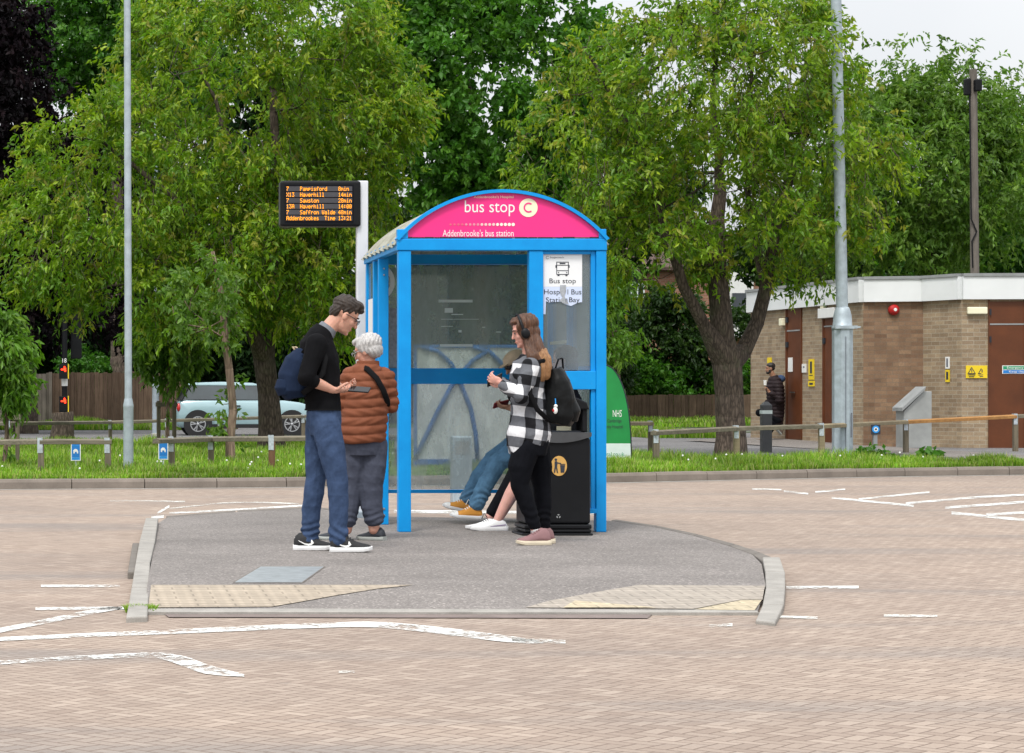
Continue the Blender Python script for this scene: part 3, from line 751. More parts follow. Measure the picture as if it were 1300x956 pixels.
# alarm sounder
c = on_wall(P1, P2, 1132, 1136, 0, 0.01, 0, 0.01, MB()); c = np.array([c[0], c[1], HC+(504-393.5)/F*48.5])
mb = MB(); mb.lathe(c+[0, -0.10, 0], [(0.0, 0.0), (0.06, 0.0), (0.105, -0.03), (0.11, -0.10)][::-1] if False else [(0.11, -0.10), (0.105, -0.03), (0.06, 0.02), (0.001, 0.025)], 20, 'Y'); al = mb.build('alarm_sounder', 'red_plastic', bld, smooth=False)
mb = MB(); mb.lathe(c+[0, -0.128, 0], [(0.035, 0.0), (0.03, 0.006), (0.001, 0.007)], 14, 'Y'); mb.build('lens', 'white_vinyl', al)
# wall signs (each a plate with its print)
def wall_sign(a, b_, px0, px1, py0, py1, m, label, parts=(), cat='sign'):
    tmp = on_wall(a, b_, px0, px1, 0, 1, 0, 0.01, MB()); d = tmp[1]
    z0 = HC-(py1-PY)*d/F; z1 = HC-(py0-PY)*d/F
    r = thing('wall_sign', label, cat, (tmp[0], tmp[1], z0))
    mb = MB(); on_wall(a, b_, px0, px1, z0, z1, 0.02, 0.018, mb); mb.build('plate', m, r)
    for (x0, x1, y0, y1, mm) in parts:
        mb = MB(); on_wall(a, b_, x0, x1, HC-(y1-PY)*d/F, HC-(y0-PY)*d/F, 0.023, 0.002, mb); mb.build('print', mm, r)
    return r, d
wall_sign(P0, P1, 1001.5, 1007, 454, 472, 'white_vinyl', 'narrow white notice on the brown door behind the leaning man')
wall_sign(P0, P1, 1019, 1024, 462, 473, 'white_vinyl', 'small white switch box on brick beside the left brown door', [(1020.5, 1022.5, 465, 467, 'ink_grey')])
wall_sign(P0, P1, 1027.5, 1034, 456, 482, 'yellow_sign', 'tall yellow warning strip on brick between two brown doors', [(1029.5, 1032, 459, 474, 'ink'), (1028.6, 1033, 476, 477, 'ink')])
wall_sign(P0, P1, 1027, 1034.5, 483.5, 490.5, 'yellow_sign', 'small yellow warning plate below the tall yellow strip', [(1028.6, 1033, 486, 488.5, 'ink')])
wall_sign(P0, P1, 975, 980, 454, 461, 'yellow_sign', 'small yellow plate on brick above the leaning man')
wall_sign(P2, P3, 1201, 1206, 453, 468, 'white_vinyl', 'narrow white notice above a yellow strip on the front wall', [(1202.3, 1204.6, 455, 466, 'ink_grey')])
wall_sign(P2, P3, 1201, 1206, 469.5, 485, 'yellow_sign', 'narrow yellow strip below a white notice on the front wall', [(1202.2, 1204.8, 472, 482, 'ink')])
r, d = wall_sign(P3, P4, 1226, 1253, 464, 480, 'yellow_sign', 'yellow sign with two black warning triangles beside the large brown door')
def tri(mb, cx, cy, w, h, d, y): mb.prism_xz([tuple(W(cx-w/2, cy+h/2, d)[[0, 2]]), tuple(W(cx+w/2, cy+h/2, d)[[0, 2]]), tuple(W(cx, cy-h/2, d)[[0, 2]])], y, y+0.001)
mb = MB()
for cx in (1233, 1246): tri(mb, cx, 470.2, 10.5, 9, d, d-0.0265)
build_each(mb, 'warning_triangle', 'ink', r)
mb = MB()
for cx in (1233, 1246): tri(mb, cx, 470.7, 7, 6, d, d-0.029)
build_each(mb, 'triangle_centre', 'yellow_sign', r)
mb = MB()
for cx in (1233, 1246):
    a = W(cx-0.6, 472.8, d); b2 = W(cx+0.6, 469, d); mb.bb((a[0], d-0.032, a[2]), (b2[0], d-0.031, b2[2]))
for x0, x1, y in ((1228.5, 1237.5, 476), (1241.5, 1250.5, 476), (1229.5, 1236, 478), (1243, 1249.5, 478)):
    a = W(x0, y+0.45, d); b2 = W(x1, y-0.45, d); mb.bb((a[0], d-0.029, a[2]), (b2[0], d-0.028, b2[2]))
mb.build('print', 'ink', r)
r, d = wall_sign(P3, P4, 1272, 1312, 464, 474.5, 'white_vinyl', 'white door sign with a green band over a blue band', [(1273, 1311, 464.8, 469.0, 'green_sign'), (1273, 1311, 469.8, 473.9, 'blue_sign')])
text('Emergency exit', 1278.5, 465.3, 1308, 468.9, d-0.03, 'white_vinyl', r); text('Keep clear', 1281, 470.3, 1303, 473.9, d-0.03, 'white_vinyl', r)
# ramped paving to the doors
mb = MB()
a = G(870, 592, ZG); V = [(P0[0]-1.1, 38.2, 0.118), (P1[0]+0.2, 38.2, 0.118), (P1[0]+0.25, 48.4, 0.13), (P0[0]+0.6, 54.4, 0.22), (P0[0]-1.6, 54.4, 0.14), (P0[0]-1.3, 46, 0.12)]
mb.add(V, [(0, 1, 2), (0, 2, 5), (5, 2, 3), (5, 3, 4)]); struct(mb, 'footpath', 'road_asphalt')
asphalt_mat('path_grey', (0.20, 0.18, 0.165))
for o in bpy.data.objects:
    if o.name.startswith('footpath'): o.data.materials[0] = MATS['path_grey']
# ---------------------------------------------------------------- fences
def knee_rail(label, posts, rails, pw=8, mats=('post_wood', 'rail_wood'), strap='strap_metal', base_i=0):
    """posts: (px, rail_top_py, foot_py, material); rails: (i,j,material) between posts"""
    D = [G(0, p[2], ZG)[1] for p in posts]
    b0 = posts[base_i]; r = thing('knee_rail_fence', label, 'fence', G(b0[0], b0[2], ZG))
    for (px, t, f, m), d in zip(posts, D):
        c = W(px, f, d); zt = HC-(t-PY)*d/F; w = 0.085
        mb = MB(); mb.bb((c[0]-w/2, d-w/2, ZG-0.05), (c[0]+w/2, d+w/2, zt-0.07)); p = mb.build('post', m or mats[0], r, bevel=0.006)
        if strap:
            mb = MB(); mb.bb((c[0]-w/2-0.006, d-w/2-0.006, zt-0.19), (c[0]+w/2-0.02, d-w/2-0.002, zt-0.03)); mb.bb((c[0]-w/2-0.006, d-w/2-0.006, zt-0.03), (c[0]+w/2-0.02, d+w/2+0.004, zt+0.012))
            mb.build('strap', strap, p)
    for i, j, m, ext0, ext1 in rails:
        a = W(posts[i][0], posts[i][1], D[i]); b_ = W(posts[j][0], posts[j][1], D[j])
        t = b_-a; L = np.linalg.norm(t); t /= L; a = a-t*ext0; b_ = b_+t*ext1
        n2 = np.array([-t[1], t[0], 0]); mb = MB(); V = []
        for p in (a, b_):
            for o, z in ((-0.05, -0.02), (0.0, 0.0), (0.05, -0.02), (0.05, -0.075), (-0.05, -0.075)): V.append(p+n2*o+[0, 0, z])
        mb.add(V, [(0, 1, 2, 3, 4), (9, 8, 7, 6, 5)]+[((k+1) % 5, k, 5+k, 5+(k+1) % 5) for k in range(5)])
        mb.build('rail', m or mats[1], r, bevel=0.004)
    return r
knee_rail('low weathered timber rail fence along the kerb, left end of the verge', [(-38, 558.5, 598, None), (52, 557, 600, None), (137, 557, 600, None)], [(0, 1, None, 1.5, 0), (1, 2, None, 0.02, 0.05)])
knee_rail('low weathered timber rail fence in front of the pale blue car', [(218, 555.5, 599, None), (268, 554, 594, None), (345, 553.5, 598.5, 'post_wood_red'), (430, 552.5, 598, None), (505, 552, 597, None)], [(0, 1, None, 0.7, 0), (1, 2, None, 0, 0), (2, 3, None, 0, 0), (3, 4, None, 0, 0.1)])
knee_rail('low timber rail fence on the right verge with one new orange rail', [(833, 546, 591, None), (935, 541, 586, 'rail_wood_pale'), (1043, 538, 585, 'rail_wood_pale'), (1150, 533, 574.5, None), (1289, 526, 572.5, None), (1440, 521, 572, None)],
          [(0, 1, None, 0.08, 0), (1, 2, None, 0, 0), (2, 3, 'rail_wood_pale', 0, 0), (3, 4, 'rail_wood_new', 0, 0), (4, 5, None, 0, 0)])
knee_rail('short pale rail fence behind the verge beside the green flag', [(700, 535, 583, None), (826, 535, 573, None)], [(0, 1, 'rail_wood_pale', 0, 0.05)])
knee_rail('long low rail fence further back, in front of the board fence', [(-60, 536.5, 560, None), (11, 535, 575, None), (140, 534, 560, None), (212, 532, 560, None), (279, 530, 560, None), (385, 526.5, 559, None), (480, 525, 559, None)],
          [(0, 1, None, 0, 0), (1, 2, None, 0, 0), (2, 3, None, 0, 0), (3, 4, None, 0, 0), (4, 5, None, 0, 0), (5, 6, None, 0, 0)], strap='strap_metal')
def stakes(label, px0, px1, top, foot, gap=0.45):
    d = G(0, foot, ZG)[1]; c = G((px0+px1)/2, foot, ZG); r = thing('tree_stakes', label, 'tree stakes', c)
    for k, px in enumerate((px0, px1)):
        for dy in (0, gap):
            x = W(px, foot, d)[0]; zt = HC-(top-PY)*d/F
            mb = MB(); mb.bb((x-0.03, d+dy-0.03, ZG-0.05), (x+0.03, d+dy+0.03, zt)); mb.build('stake', 'post_wood', r, bevel=0.004)
    x0, x1 = W(px0, foot, d)[0], W(px1, foot, d)[0]; zt = HC-(top-PY)*d/F
    for dy in (-0.045, gap+0.045):
        mb = MB(); mb.bb((x0-0.05, d+dy-0.014, zt-0.12), (x1+0.05, d+dy+0.014, zt-0.03)); mb.build('crossbar', 'rail_wood', r, bevel=0.003)
stakes('timber stakes and crossbar round the young tree at the left edge', -14, 22, 523, 588); stakes('timber stakes round the young tree beside the blue car', 202, 222, 509, 566)

def board_fence(label, runs, top, d, w=0.14, cat='fence'):
    """runs: (px0, px1, top_offset, material)"""
    x0 = wx(runs[0][0], d); r = thing('board_fence', label, 'fence', (x0, d, 0.1))
    for (a, b_, dz, m) in runs:
        xa, xb = wx(a, d), wx(b_, d); n = max(1, int(round((xb-xa)/w))); ww = (xb-xa)/n; zt = HC-(top-PY)*d/F+dz
        mb = MB()
        for i in range(n):
            o = (i % 2)*0.018; mb.bb((xa+i*ww+0.004, d-o-0.012, 0.12), (xa+(i+1)*ww-0.002, d-o+0.008, zt+rng.uniform(-0.02, 0.02)))
        mb.build('board_panel', m, r, uv=False)
        mb = MB(); mb.bb((xb-0.05, d-0.06, 0.1), (xb+0.05, d+0.04, zt+0.04)); mb.build('fence_post', m, r, bevel=0.004)
board_fence('tall weathered board fence behind the road at the left', [(-260, -30, 0, 'board_brown'), (-30, 64, 0.0, 'board_grey'), (64, 92, 0.0, 'board_brown'), (92, 170, 0.02, 'board_brown'), (170, 212, 0.03, 'board_brown'), (212, 236, -0.24, 'board_brown'), (236, 300, -0.45, 'board_brown')], 474, 75.0)
board_fence('brown board fence at the far side of the road beyond the big right tree', [(640, 740, 0.0, 'board_brown'), (740, 850, 0.0, 'board_brown'), (850, 958, 0.02, 'board_brown'), (958, 1060, 0.0, 'board_brown')], 501.5, 98.0, 0.16)

# ---------------------------------------------------------------- lamp posts and poles
def lamp_post(label, px, foot, neck, r_low_px, r_up_px, topz, lean=0.0, galv='galv_pale', square=False, ground=ZG):
    d = G(0, foot, ground)[1]; b = G(px, foot, ground); s = S(d); zn = HC-(neck-PY)*d/F; r = thing('lamp_post', label, 'lamp post', b)
    rl, ru = r_low_px/s, r_up_px/s
    if square:
        h = rl; mb = MB(); n = 12
        mb.prism([(b[0]+h*math.cos(R(22.5+45*k))*1.06, d+h*math.sin(R(22.5+45*k))*1.06) for k in range(8)], ground-0.02, zn-0.02)
        base = mb.build('base_compartment', galv, r, bevel=0.01)
        mb = MB(); mb.lathe((b[0], d, 0), [(rl*1.08, zn-0.03), (rl*1.08, zn+0.015), (rl*0.98, zn+0.03), (rl*0.9, zn+0.2), (ru*1.25, zn+0.3), (ru*1.02, zn+0.34)], 24); mb.build('shoulder', galv, r, smooth=True)
        mb = MB(); mb.bb((b[0]-rl*1.12, d-rl*1.12, zn-0.02), (b[0]+rl*1.2, d-rl*0.9, zn+0.03)); mb.bb((b[0]+rl*0.9, d-rl*1.15, zn-0.01), (b[0]+rl*1.5, d-rl*1.0, zn+0.02)); mb.build('clamp_band', 'galvanised', r)
        mb = MB(); mb.bb((b[0]-rl*0.02, d-rl*1.075, ground+0.08), (b[0]+rl*0.03, d-rl*0.97, zn-0.15)); mb.bb((b[0]+rl*0.62, d-rl*0.95, ground+0.35), (b[0]+rl*0.72, d-rl*0.82, ground+0.75)); mb.build('access_door', 'ink_grey', base)
    else:
        mb = MB(); mb.lathe((b[0], d, 0), [(rl, ground-0.02), (rl, zn-0.03), (rl*1.04, zn-0.02), (rl*1.04, zn+0.0), (ru*1.05, zn+0.09)], 24); mb.build('base_compartment', galv, r, smooth=True).modifiers.new('e', 'EDGE_SPLIT')
        mb = MB(); mb.lathe((b[0], d, 0), [(rl*1.25, ground-0.01), (rl*1.25, ground+0.05), (rl*1.02, ground+0.06)], 24); mb.build('foot_collar', 'pale_concrete', r)
    mb = MB(); mb.tube([(b[0], d, zn), (b[0]+lean, d, topz)], [ru, ru*0.85], 24); mb.build('shaft', galv, r, smooth=True).modifiers.new('e', 'EDGE_SPLIT')
    mb = MB(); t = np.array([b[0]+lean, d, topz]); mb.tube([t+[0, 0, -0.1], t+[0, -0.3, 0.15], t+[0, -1.1, 0.3]], [0.035, 0.035, 0.03], 10); mb.build('arm', galv, r, smooth=True)
    mb = MB(); mb.ball(t+[0, -1.4, 0.3], (0.14, 0.38, 0.08)); mb.build('lantern', 'coping_grey', r, smooth=True)
    return r
lamp_post('slim galvanised lamp post in the left verge, nearest to the camera', 163, 601, 514.5, 6.4, 4.7, 8.0, -0.02)
lamp_post('thick galvanised lamp post with octagonal base in front of the brick building', 1069.5, 582, 416, 12.2, 7.3, 9.5, -0.14, square=True)
lamp_post('distant lamp post behind the left tree beside the stakes', 197.5, 553, 490, 4.4, 2.6, 12.5, 0.02, ground=0.11)

# wooden utility pole behind building
d = 66.0; b = np.array([wx(1239, d), d, 0.1]); r = thing('utility_pole', 'weathered wooden utility pole rising behind the brick building', 'utility pole', b)
mb = MB(); mb.tube([b, b+[wx(1235.5, d)-b[0], 0, HC+(504-88)*d/F-0.1]], [0.135, 0.10], 16); mb.build('pole', 'utility_wood', r, smooth=True).modifiers.new('e', 'EDGE_SPLIT')
def pbox(mb, px0, py0, px1, py1, d, th, dy=0): a = W(px0, py1, d); c = W(px1, py0, d); mb.bb((a[0], d+dy, a[2]), (c[0], d+dy+th, c[2]))
mb = MB(); pbox(mb, 1224.5, 100, 1231.5, 121, d, 0.22, -0.1); mb.build('junction_box', 'black_plastic', r, bevel=0.03)
mb = MB(); pbox(mb, 1233.5, 102, 1242, 117, d, 0.2, -0.3); mb.build('junction_box', 'black_plastic', r, bevel=0.03)
mb = MB(); P = [W(1231, 118, d-0.05), W(1232, 200, d-0.12), W(1233, 278, d-0.13), W(1240, 294, d-0.15), W(1234, 306, d-0.13), W(1235, 340, d-0.13)]; mb.tube(P, 0.022, 6); mb.build('cable', 'black_plastic', r)

# black traffic bollard near the leaning man
def bollard(px, top, foot, wpx):
    b = G(px, foot, ZG); d = b[1]; w = wpx*d/F/2; h = (foot-top)*d/F
    r = thing('bollard', 'black post bollard with pale band standing before the leaning man', 'bollard', b)
    mb = MB(); mb.bb((b[0]-w, d-w, ZG-0.02), (b[0]+w, d+w, ZG+h*0.93)); 
    V = [(b[0]+sx*w, d+sy*w, ZG+h*0.93) for sx, sy in ((-1,-1),(1,-1),(1,1),(-1,1))]+[(b[0]+sx*w*0.35, d+sy*w*0.35, ZG+h) for sx, sy in ((-1,-1),(1,-1),(1,1),(-1,1))]
    mb.add(V, [(0,1,5,4),(1,2,6,5),(2,3,7,6),(3,0,4,7),(4,5,6,7)]); mb.build('post', 'bin_grey', r, bevel=0.006)
    mb = MB(); mb.bb((b[0]-w-0.003, d-w-0.003, ZG+h*0.76), (b[0]+w+0.003, d+w+0.003, ZG+h*0.83)); mb.build('reflective_band', 'flag_white', r)
bollard(972.5, 510, 574, 12)

# sloped metal vent cabinet
r = thing('vent_cabinet', 'grey metal cabinet with sloping lid against the brick wall', 'cabinet', (wx(1165, 46.9), 46.9, 0.11))
mb = MB(); d = 46.7
pl = [(1147.5, 569), (1147.5, 522), (1173, 496.5), (1183, 497), (1183, 569)]
mb.prism_xz([tuple(W(px, py, d)[[0, 2]]) for px, py in pl], d, d+0.45); mb.build('body', 'grey_metal_panel', r, bevel=0.01)
mb = MB(); a = W(1147.5, 522, d); b2 = W(1173, 496.5, d); t = (b2-a); 
mb.add([a+[-0.05, -0.06, 0.0], b2+[0.0, -0.06, 0.02], b2+[0, 0.5, 0.02], a+[-0.05, 0.5, 0], a+[-0.05, -0.06, 0.07], b2+[0.02, -0.06, 0.09], b2+[0.02, 0.5, 0.09], a+[-0.05, 0.5, 0.07]], [(0,3,2,1),(4,5,6,7),(0,1,5,4),(1,2,6,5),(2,3,7,6),(3,0,4,7)]); mb.build('lid', 'coping_grey', r)
# small post sign near the fence
b = G(1111, 580, ZG); d = b[1]; r = thing('post_sign', 'small dark square sign with blue round symbol on a short grey post', 'sign', b)
mb = MB(); a = W(1109, 580, d); c = W(1114, 551, d); mb.bb((a[0], d, ZG), (c[0], d+0.06, c[2])); mb.build('post', 'coping_grey', r)
mb = MB(); pbox(mb, 1105.5, 539, 1117.5, 551.5, d, 0.01, -0.012); mb.build('plate', 'ink', r, bevel=0.003)
mb = MB(); cc = W(1111.5, 545, d); mb.lathe(cc+[0, -0.014, 0], [(0.062, 0.0), (0.062, 0.003), (0.001, 0.003)], 20, 'Y'); mb.build('disc', 'sky_sign', r)
mb = MB(); mb.lathe(cc+[0, -0.0175, 0], [(0.036, 0.0), (0.036, 0.0015), (0.018, 0.0015), (0.018, 0.0)], 20, 'Y'); mb.build('ring', 'white_vinyl', r)

# little blue signs in the grass
def grass_sign(px0, px1, py0, py1, label, foot):
    d = G(0, foot, ZG)[1]; c = (px0+px1)/2; r = thing('grass_sign', label, 'sign', G(c, foot, ZG))
    mb = MB(); a = W(c-0.7, foot, d); b2 = W(c+0.7, py0+2, d); mb.bb((a[0], d+0.003, ZG-0.03), (b2[0], d+0.02, b2[2])); mb.build('stake', 'strap_metal', r)
    mb = MB(); pbox(mb, px0, py0, px1, py1, d, 0.006, -0.004); mb.build('plate', 'white_vinyl', r)
    mb = MB(); pbox(mb, px0+1.1, py0+1.1, px1-1.1, py1-4.5, d, 0.001, -0.006); mb.build('panel', 'blue_sign', r)
    mb = MB(); pbox(mb, px0+1.1, py1-4.3, px1-1.1, py1-1.1, d, 0.001, -0.006); pbox(mb, px0+1.8, py0+2.4, px1-2, py0+3.2, d, 0.001, -0.0075); mb.build('panel', 'sky_sign', r)
    mb = MB(); q0 = (px0+px1)/2; 
    mb.prism_xz([tuple(W(q0+x, (py0+py1)/2-1+y, d)[[0, 2]]) for x, y in ((-3, 3), (-3.2, -1), (-1, -3), (1.5, -2.5), (3, 0), (3, 3), (1.6, 3), (1.2, 0.8), (-1.2, 0.8), (-1.6, 3))], d-0.0085, d-0.007); mb.build('pictogram', 'white_vinyl', r)
grass_sign(90, 102.5, 562.5, 585, 'small blue sign with white symbol in the grass under the left rail', 599)
grass_sign(201, 213.5, 560.5, 583.5, 'small blue sign with white symbol between the lamp post and the middle rail', 597)

# pedestrian signal pole
d = 63.0; b = np.array([wx(82, d), d, 0.11]); r = thing('crossing_signal', 'black pedestrian signal pole with two lit red man units by the board fence', 'traffic signal', b)
mb = MB(); mb.lathe((b[0], d, 0), [(0.075, 0.1), (0.075, HC+(504-384)*d/F), (0.001, HC+(504-383)*d/F)], 16); p = mb.build('pole', 'black_plastic', r, smooth=False)
mb = MB(); mb.lathe((b[0], d, 0), [(0.082, HC+(504-490)*d/F), (0.082, HC+(504-481)*d/F)], 16); mb.build('white_band', 'white_vinyl', p)
for y0, y1 in ((463, 481), (503, 523)):
    mb = MB(); pbox(mb, 75, y0, 86, y1, d, 0.14, -0.24); u = mb.build('signal_unit', 'black_plastic', r, bevel=0.01)
    mb = MB(); pbox(mb, 86.1, y0-0.5, 87.2, y1, d, 0.16, -0.25); mb.build('yellow_edge', 'yellow_sign', u)
    mb = MB(); cx, cy = 80.8, y0+6; 
    for (x0, x1, yy0, yy1) in ((-0.3, 2.8, -2.0, 1.0), (-3.4, 0.2, -0.6, 1.1), (0.8, 2.9, 1.0, 3.0), (0.2, 1.8, -3.8, -2.2)): pbox(mb, cx+x0, cy+yy0, cx+x1, cy+yy1, d, 0.004, -0.246)
    mb.build('red_figure', 'signal_red', u)
mb = MB(); pbox(mb, 75.4, 523, 81, 526.5, d, 0.1, -0.2); mb.build('push_button_box', 'black_plastic', r)
text('18', 79.2, 455, 84.5, 460.5, d-0.08, 'white_vinyl', r)
mb = MB(); pbox(mb, 90, 392, 104, 455, d, 0.25, 0.3); mb.build('signal_head', 'black_plastic', r, bevel=0.02)
mb = MB(); c0 = W(84, 400, d); c1 = W(92, 400, d+0.4); mb.tube([c0, c1], 0.03, 8); mb.build('bracket', 'black_plastic', r)

# green feather banner beside the shelter, with a pale lower band
b = G(765, 588, ZG); d = b[1]; r = thing('pop_up_banner', 'green health service pop-up banner with pale lower band behind the shelter', 'banner', b)
def bx(py):   # half-ellipse outline
    t = (588-py)/(588-462); return 36*math.sqrt(max(0, 1-t**2.6))
def bpoly(y0, y1, n=18):
    ys = np.linspace(y0, y1, n); return [tuple(W(765+bx(y), y, d)[[0, 2]]) for y in ys]+[tuple(W(765-bx(y), y, d)[[0, 2]]) for y in ys[::-1]]
mb = MB(); mb.prism_xz(bpoly(463, 563), d-0.006, d+0.006); mb.build('green_panel', 'flag_green', r)
mb = MB(); mb.prism_xz(bpoly(563, 585.5), d-0.006, d+0.006); mb.build('pale_panel', 'flag_white', r)
ys = np.linspace(462.2, 586, 26); P = [W(765-bx(y)-0.3, y, d) for y in ys[::-1]]+[W(765+bx(y)+0.3, y, d) for y in ys]
mb = MB(); mb.tube(P, 0.012, 6); mb.build('hoop_frame', 'timber_black', r)
text('NHS', 778, 520.5, 789.3, 529.3, d-0.008, 'white_vinyl', r); text('Cambridge', 771, 532, 789, 537.5, d-0.008, 'ink', r); text('Community Hospital', 757, 539.5, 790.5, 545, d-0.008, 'ink', r)
text('0300 000 000', 757, 565.5, 790, 569.5, d-0.008, 'green_sign', r) if False else None
text('hospital.co.uk', 757, 574, 792.5, 580.5, d-0.008, 'green_sign', r)

# canvas screen with blue hoops on the verge behind the shelter
d = 31.5; b = np.array([wx(610, d), d, ZG]); r = thing('hoop_screen', 'pale canvas screen on blue bent hoops seen through the shelter glass', 'screen', b)
mb = MB(); a = W(525, 584, d); c = W(690, 441, d)
mb.bb((a[0], d-0.004, a[2]), (c[0], d+0.004, c[2])); mb.build('canvas', 'canvas', r)
mb = MB(); mb.bb((a[0], d-0.03, a[2]-0.06), (c[0], d-0.006, a[2]+0.01)); mb.bb((a[0], d-0.03, c[2]-0.005), (c[0], d-0.006, c[2]+0.035)); build_each(mb, 'frame_bar', 'blue_dark', r)
def hoop(pts): mb = MB(); mb.tube([W(px, py, d-0.03) for px, py in pts], 0.03, 8); mb.build('hoop', 'blue_dark', r, smooth=True)
hoop([(527, 582), (540, 555), (556, 522), (572, 492), (586, 474), (600, 458), (622, 444)]); hoop([(535, 441), (556, 446), (573, 462), (586, 490), (598, 520), (604, 552), (606, 583)]); hoop([(600, 441), (622, 447), (640, 465), (655, 492), (668, 530), (672, 583)])
mb = MB()
for px in (527, 688): x = W(px, 500, d)[0]; mb.bb((x-0.02, d-0.02, ZG-0.02), (x+0.02, d+0.02, c[2]))
build_each(mb, 'upright', 'blue_dark', r)

# ---------------------------------------------------------------- information display
b = G(459.5, 657, ZI); d = b[1]; r = thing('information_display', 'live departure display on a tall white post beside the shelter', 'departure display', b)
x0, x1 = wx(452.5, d), wx(466.5, d); zt = HC+(504-230)*d/F
mb = MB(); mb.bb((x0, d-0.05, ZI), (x1, d+0.05, zt)); mb.build('post', 'pole_white', r, bevel=0.008)
mb = MB(); mb.bb((x0-0.05, d-0.1, ZI-0.01), (x1+0.05, d+0.1, ZI+0.06)); mb.build('base_plate', 'galvanised', r, bevel=0.01)
mb = MB(); pbox(mb, 354.5, 230.5, 456.5, 288.5, d, 0.16, -0.09); cs = mb.build('display_case', 'black_plastic', r, bevel=0.022, seg=3)
GL = {'0':'0E11131519110E','1':'040C040404040E','2':'0E11010204081F','3':'1F02040201110E','4':'02060A121F0202','6':'0608101E11110E','7':'1F010204080808','8':'0E11110E11110E','A':'0E11111F111111','X':'11110A040A1111','P':'1E11111E101010','H':'1111111F111111','S':'0F10100E01011E','W':'1111111515150A','T':'1F040404040404','a':'00000E010F110F','b':'10101619111 11E'.replace(' ',''),'d':'01010D1311110F','e':'00000E111F100E','f':'0609081C080808','h':'10101619111111','i':'04000C0404040E','k':'10101214181412','l':'0C04040404040E','m':'00001A15151111','n':'00001619111111','o':'00000E1111110E','p':'00001E111E1010','r':'00001619101010','s':'00000E100E011E','t':'08081C0808 0906'.replace(' ',''),'v':'0000111111 0A04'.replace(' ',''),'w':'0000111115150A',':':'000C0C000C0C00'}
rows = ['7    Pampisford    8min ', 'X13  Haverhill     14min', '7    Sawston       28min', '13A  Haverhill     14:00', '7    Saffron Walde 48min', 'Addenbrookes  Time 13:21']
ax0, ax1 = 363.6, 446.8; pitch = (ax1-ax0)/24; ytops = [237.1+7.45*i for i in range(6)]
yy = d-0.09
mbd = MB(); mbf = MB(); mbk = MB()
for ri, row in enumerate(rows):
    y = ytops[ri]; a = W(ax0-0.3, y+5.6, yy); c = W(ax1+0.3, y-0.5, yy); mbf.bb((a[0], yy-0.004, a[2]), (c[0], yy-0.001, c[2]))
    if ri < 5 or True:
        pass
    for ci, ch in enumerate(row):
        g = GL.get(ch)
        if not g: continue
        for rr in range(7):
            bits = int(g[2*rr:2*rr+2], 16)
            for k in range(5):
                if bits >> (4-k) & 1:
                    dx = pitch/6; px = ax0+ci*pitch+k*dx; py = y+rr*0.76
                    a = W(px, py+0.66, yy); c = W(px+dx*0.92, py, yy)
                    mbd.add([(a[0], yy-0.006, a[2]), (c[0], yy-0.006, a[2]), (c[0], yy-0.006, c[2]), (a[0], yy-0.006, c[2])], [(0, 1, 2, 3)])
mbk.bb(tuple(W(361.5, 283.5, yy)*[1, 0, 1]+[0, yy-0.0008, 0]), tuple(W(449, 234.5, yy)*[1, 0, 1]+[0, yy-0.0002, 0])); mbk.build('screen_glass', 'led_face_dark', cs)
mbf.build('led_rows', 'led_face', cs); mbd.build('led_text', 'led_amber', cs, uv=False)

# square grey bollard behind the shelter
b = G(585.5, 643, ZI); b = np.array([wx(585.5, 23.6), 23.6, 0.0]); d = 23.6
r = thing('bollard', 'square grey marker post seen through the shelter glass', 'bollard', b)
mb = MB(); pbox(mb, 573, 553.5, 598, 647, d, 0.16, -0.08); mb.build('body', 'galvanised', r, bevel=0.015)
mb = MB(); pbox(mb, 576.5, 560, 594.5, 577, d, 0.004, -0.085); mb.build('plate', 'coping_grey', r)
# ---------------------------------------------------------------- bus shelter
DF = F*(HC-ZI)/(675.5-PY); DB = DF/0.907
XL, XR = wx(506, DF), wx(770, DF)
zS = lambda py, d=DF: HC+(PY-py)*d/F
shel = thing('bus_shelter', 'bright blue arched bus shelter with pink bus stop sign and dusty glass', 'bus shelter', ((XL+XR)/2, DF+0.9, ZI))
B = 'blue_paint'
def post(x0, x1, y0, y1, z1, z0=ZI, name='post', m=B, bev=0.006):
    mb = MB(); mb.bb((x0, y0, z0), (x1, y1, z1)); return mb.build(name, m, shel, bevel=bev)
zbeam0, zbeam1 = zS(318), zS(303)
pw = 16*DF/F
pL = post(XL, XL+pw, DF, DF+0.09, zbeam0-0.001)
xr0 = wx(757, DF)
pR = post(xr0, XR, DF, DF+0.09, zbeam0-0.001)
xm0, xm1 = wx(672, DF), wx(690, DF)
pM = post(xm0, xm1, DF+0.002, DF+0.09, zbeam0-0.001)
# inner frame of the glazed front bay
def bar(x0, x1, y0, y1, z0, z1, name='rail', m=B, bev=0.004):
    mb = MB(); mb.bb((x0, y0, z0), (x1, y1, z1)); return mb.build(name, m, shel, bevel=bev)
bar(wx(751, DF), xr0-0.001, DF+0.02, DF+0.075, zS(648), zbeam0-0.003, 'frame_bar')
bar(xm1+0.001, wx(751, DF), DF+0.02, DF+0.075, zbeam0-0.028, zbeam0-0.003, 'frame_bar')
bar(xm1+0.001, xr0-0.001, DF+0.004, DF+0.085, zS(494.5), zS(471), 'mid_rail')
bar(wx(747.5, DF), wx(757.5, DF), DF-0.004, DF+0.08, zS(652), zS(646), 'bracket')
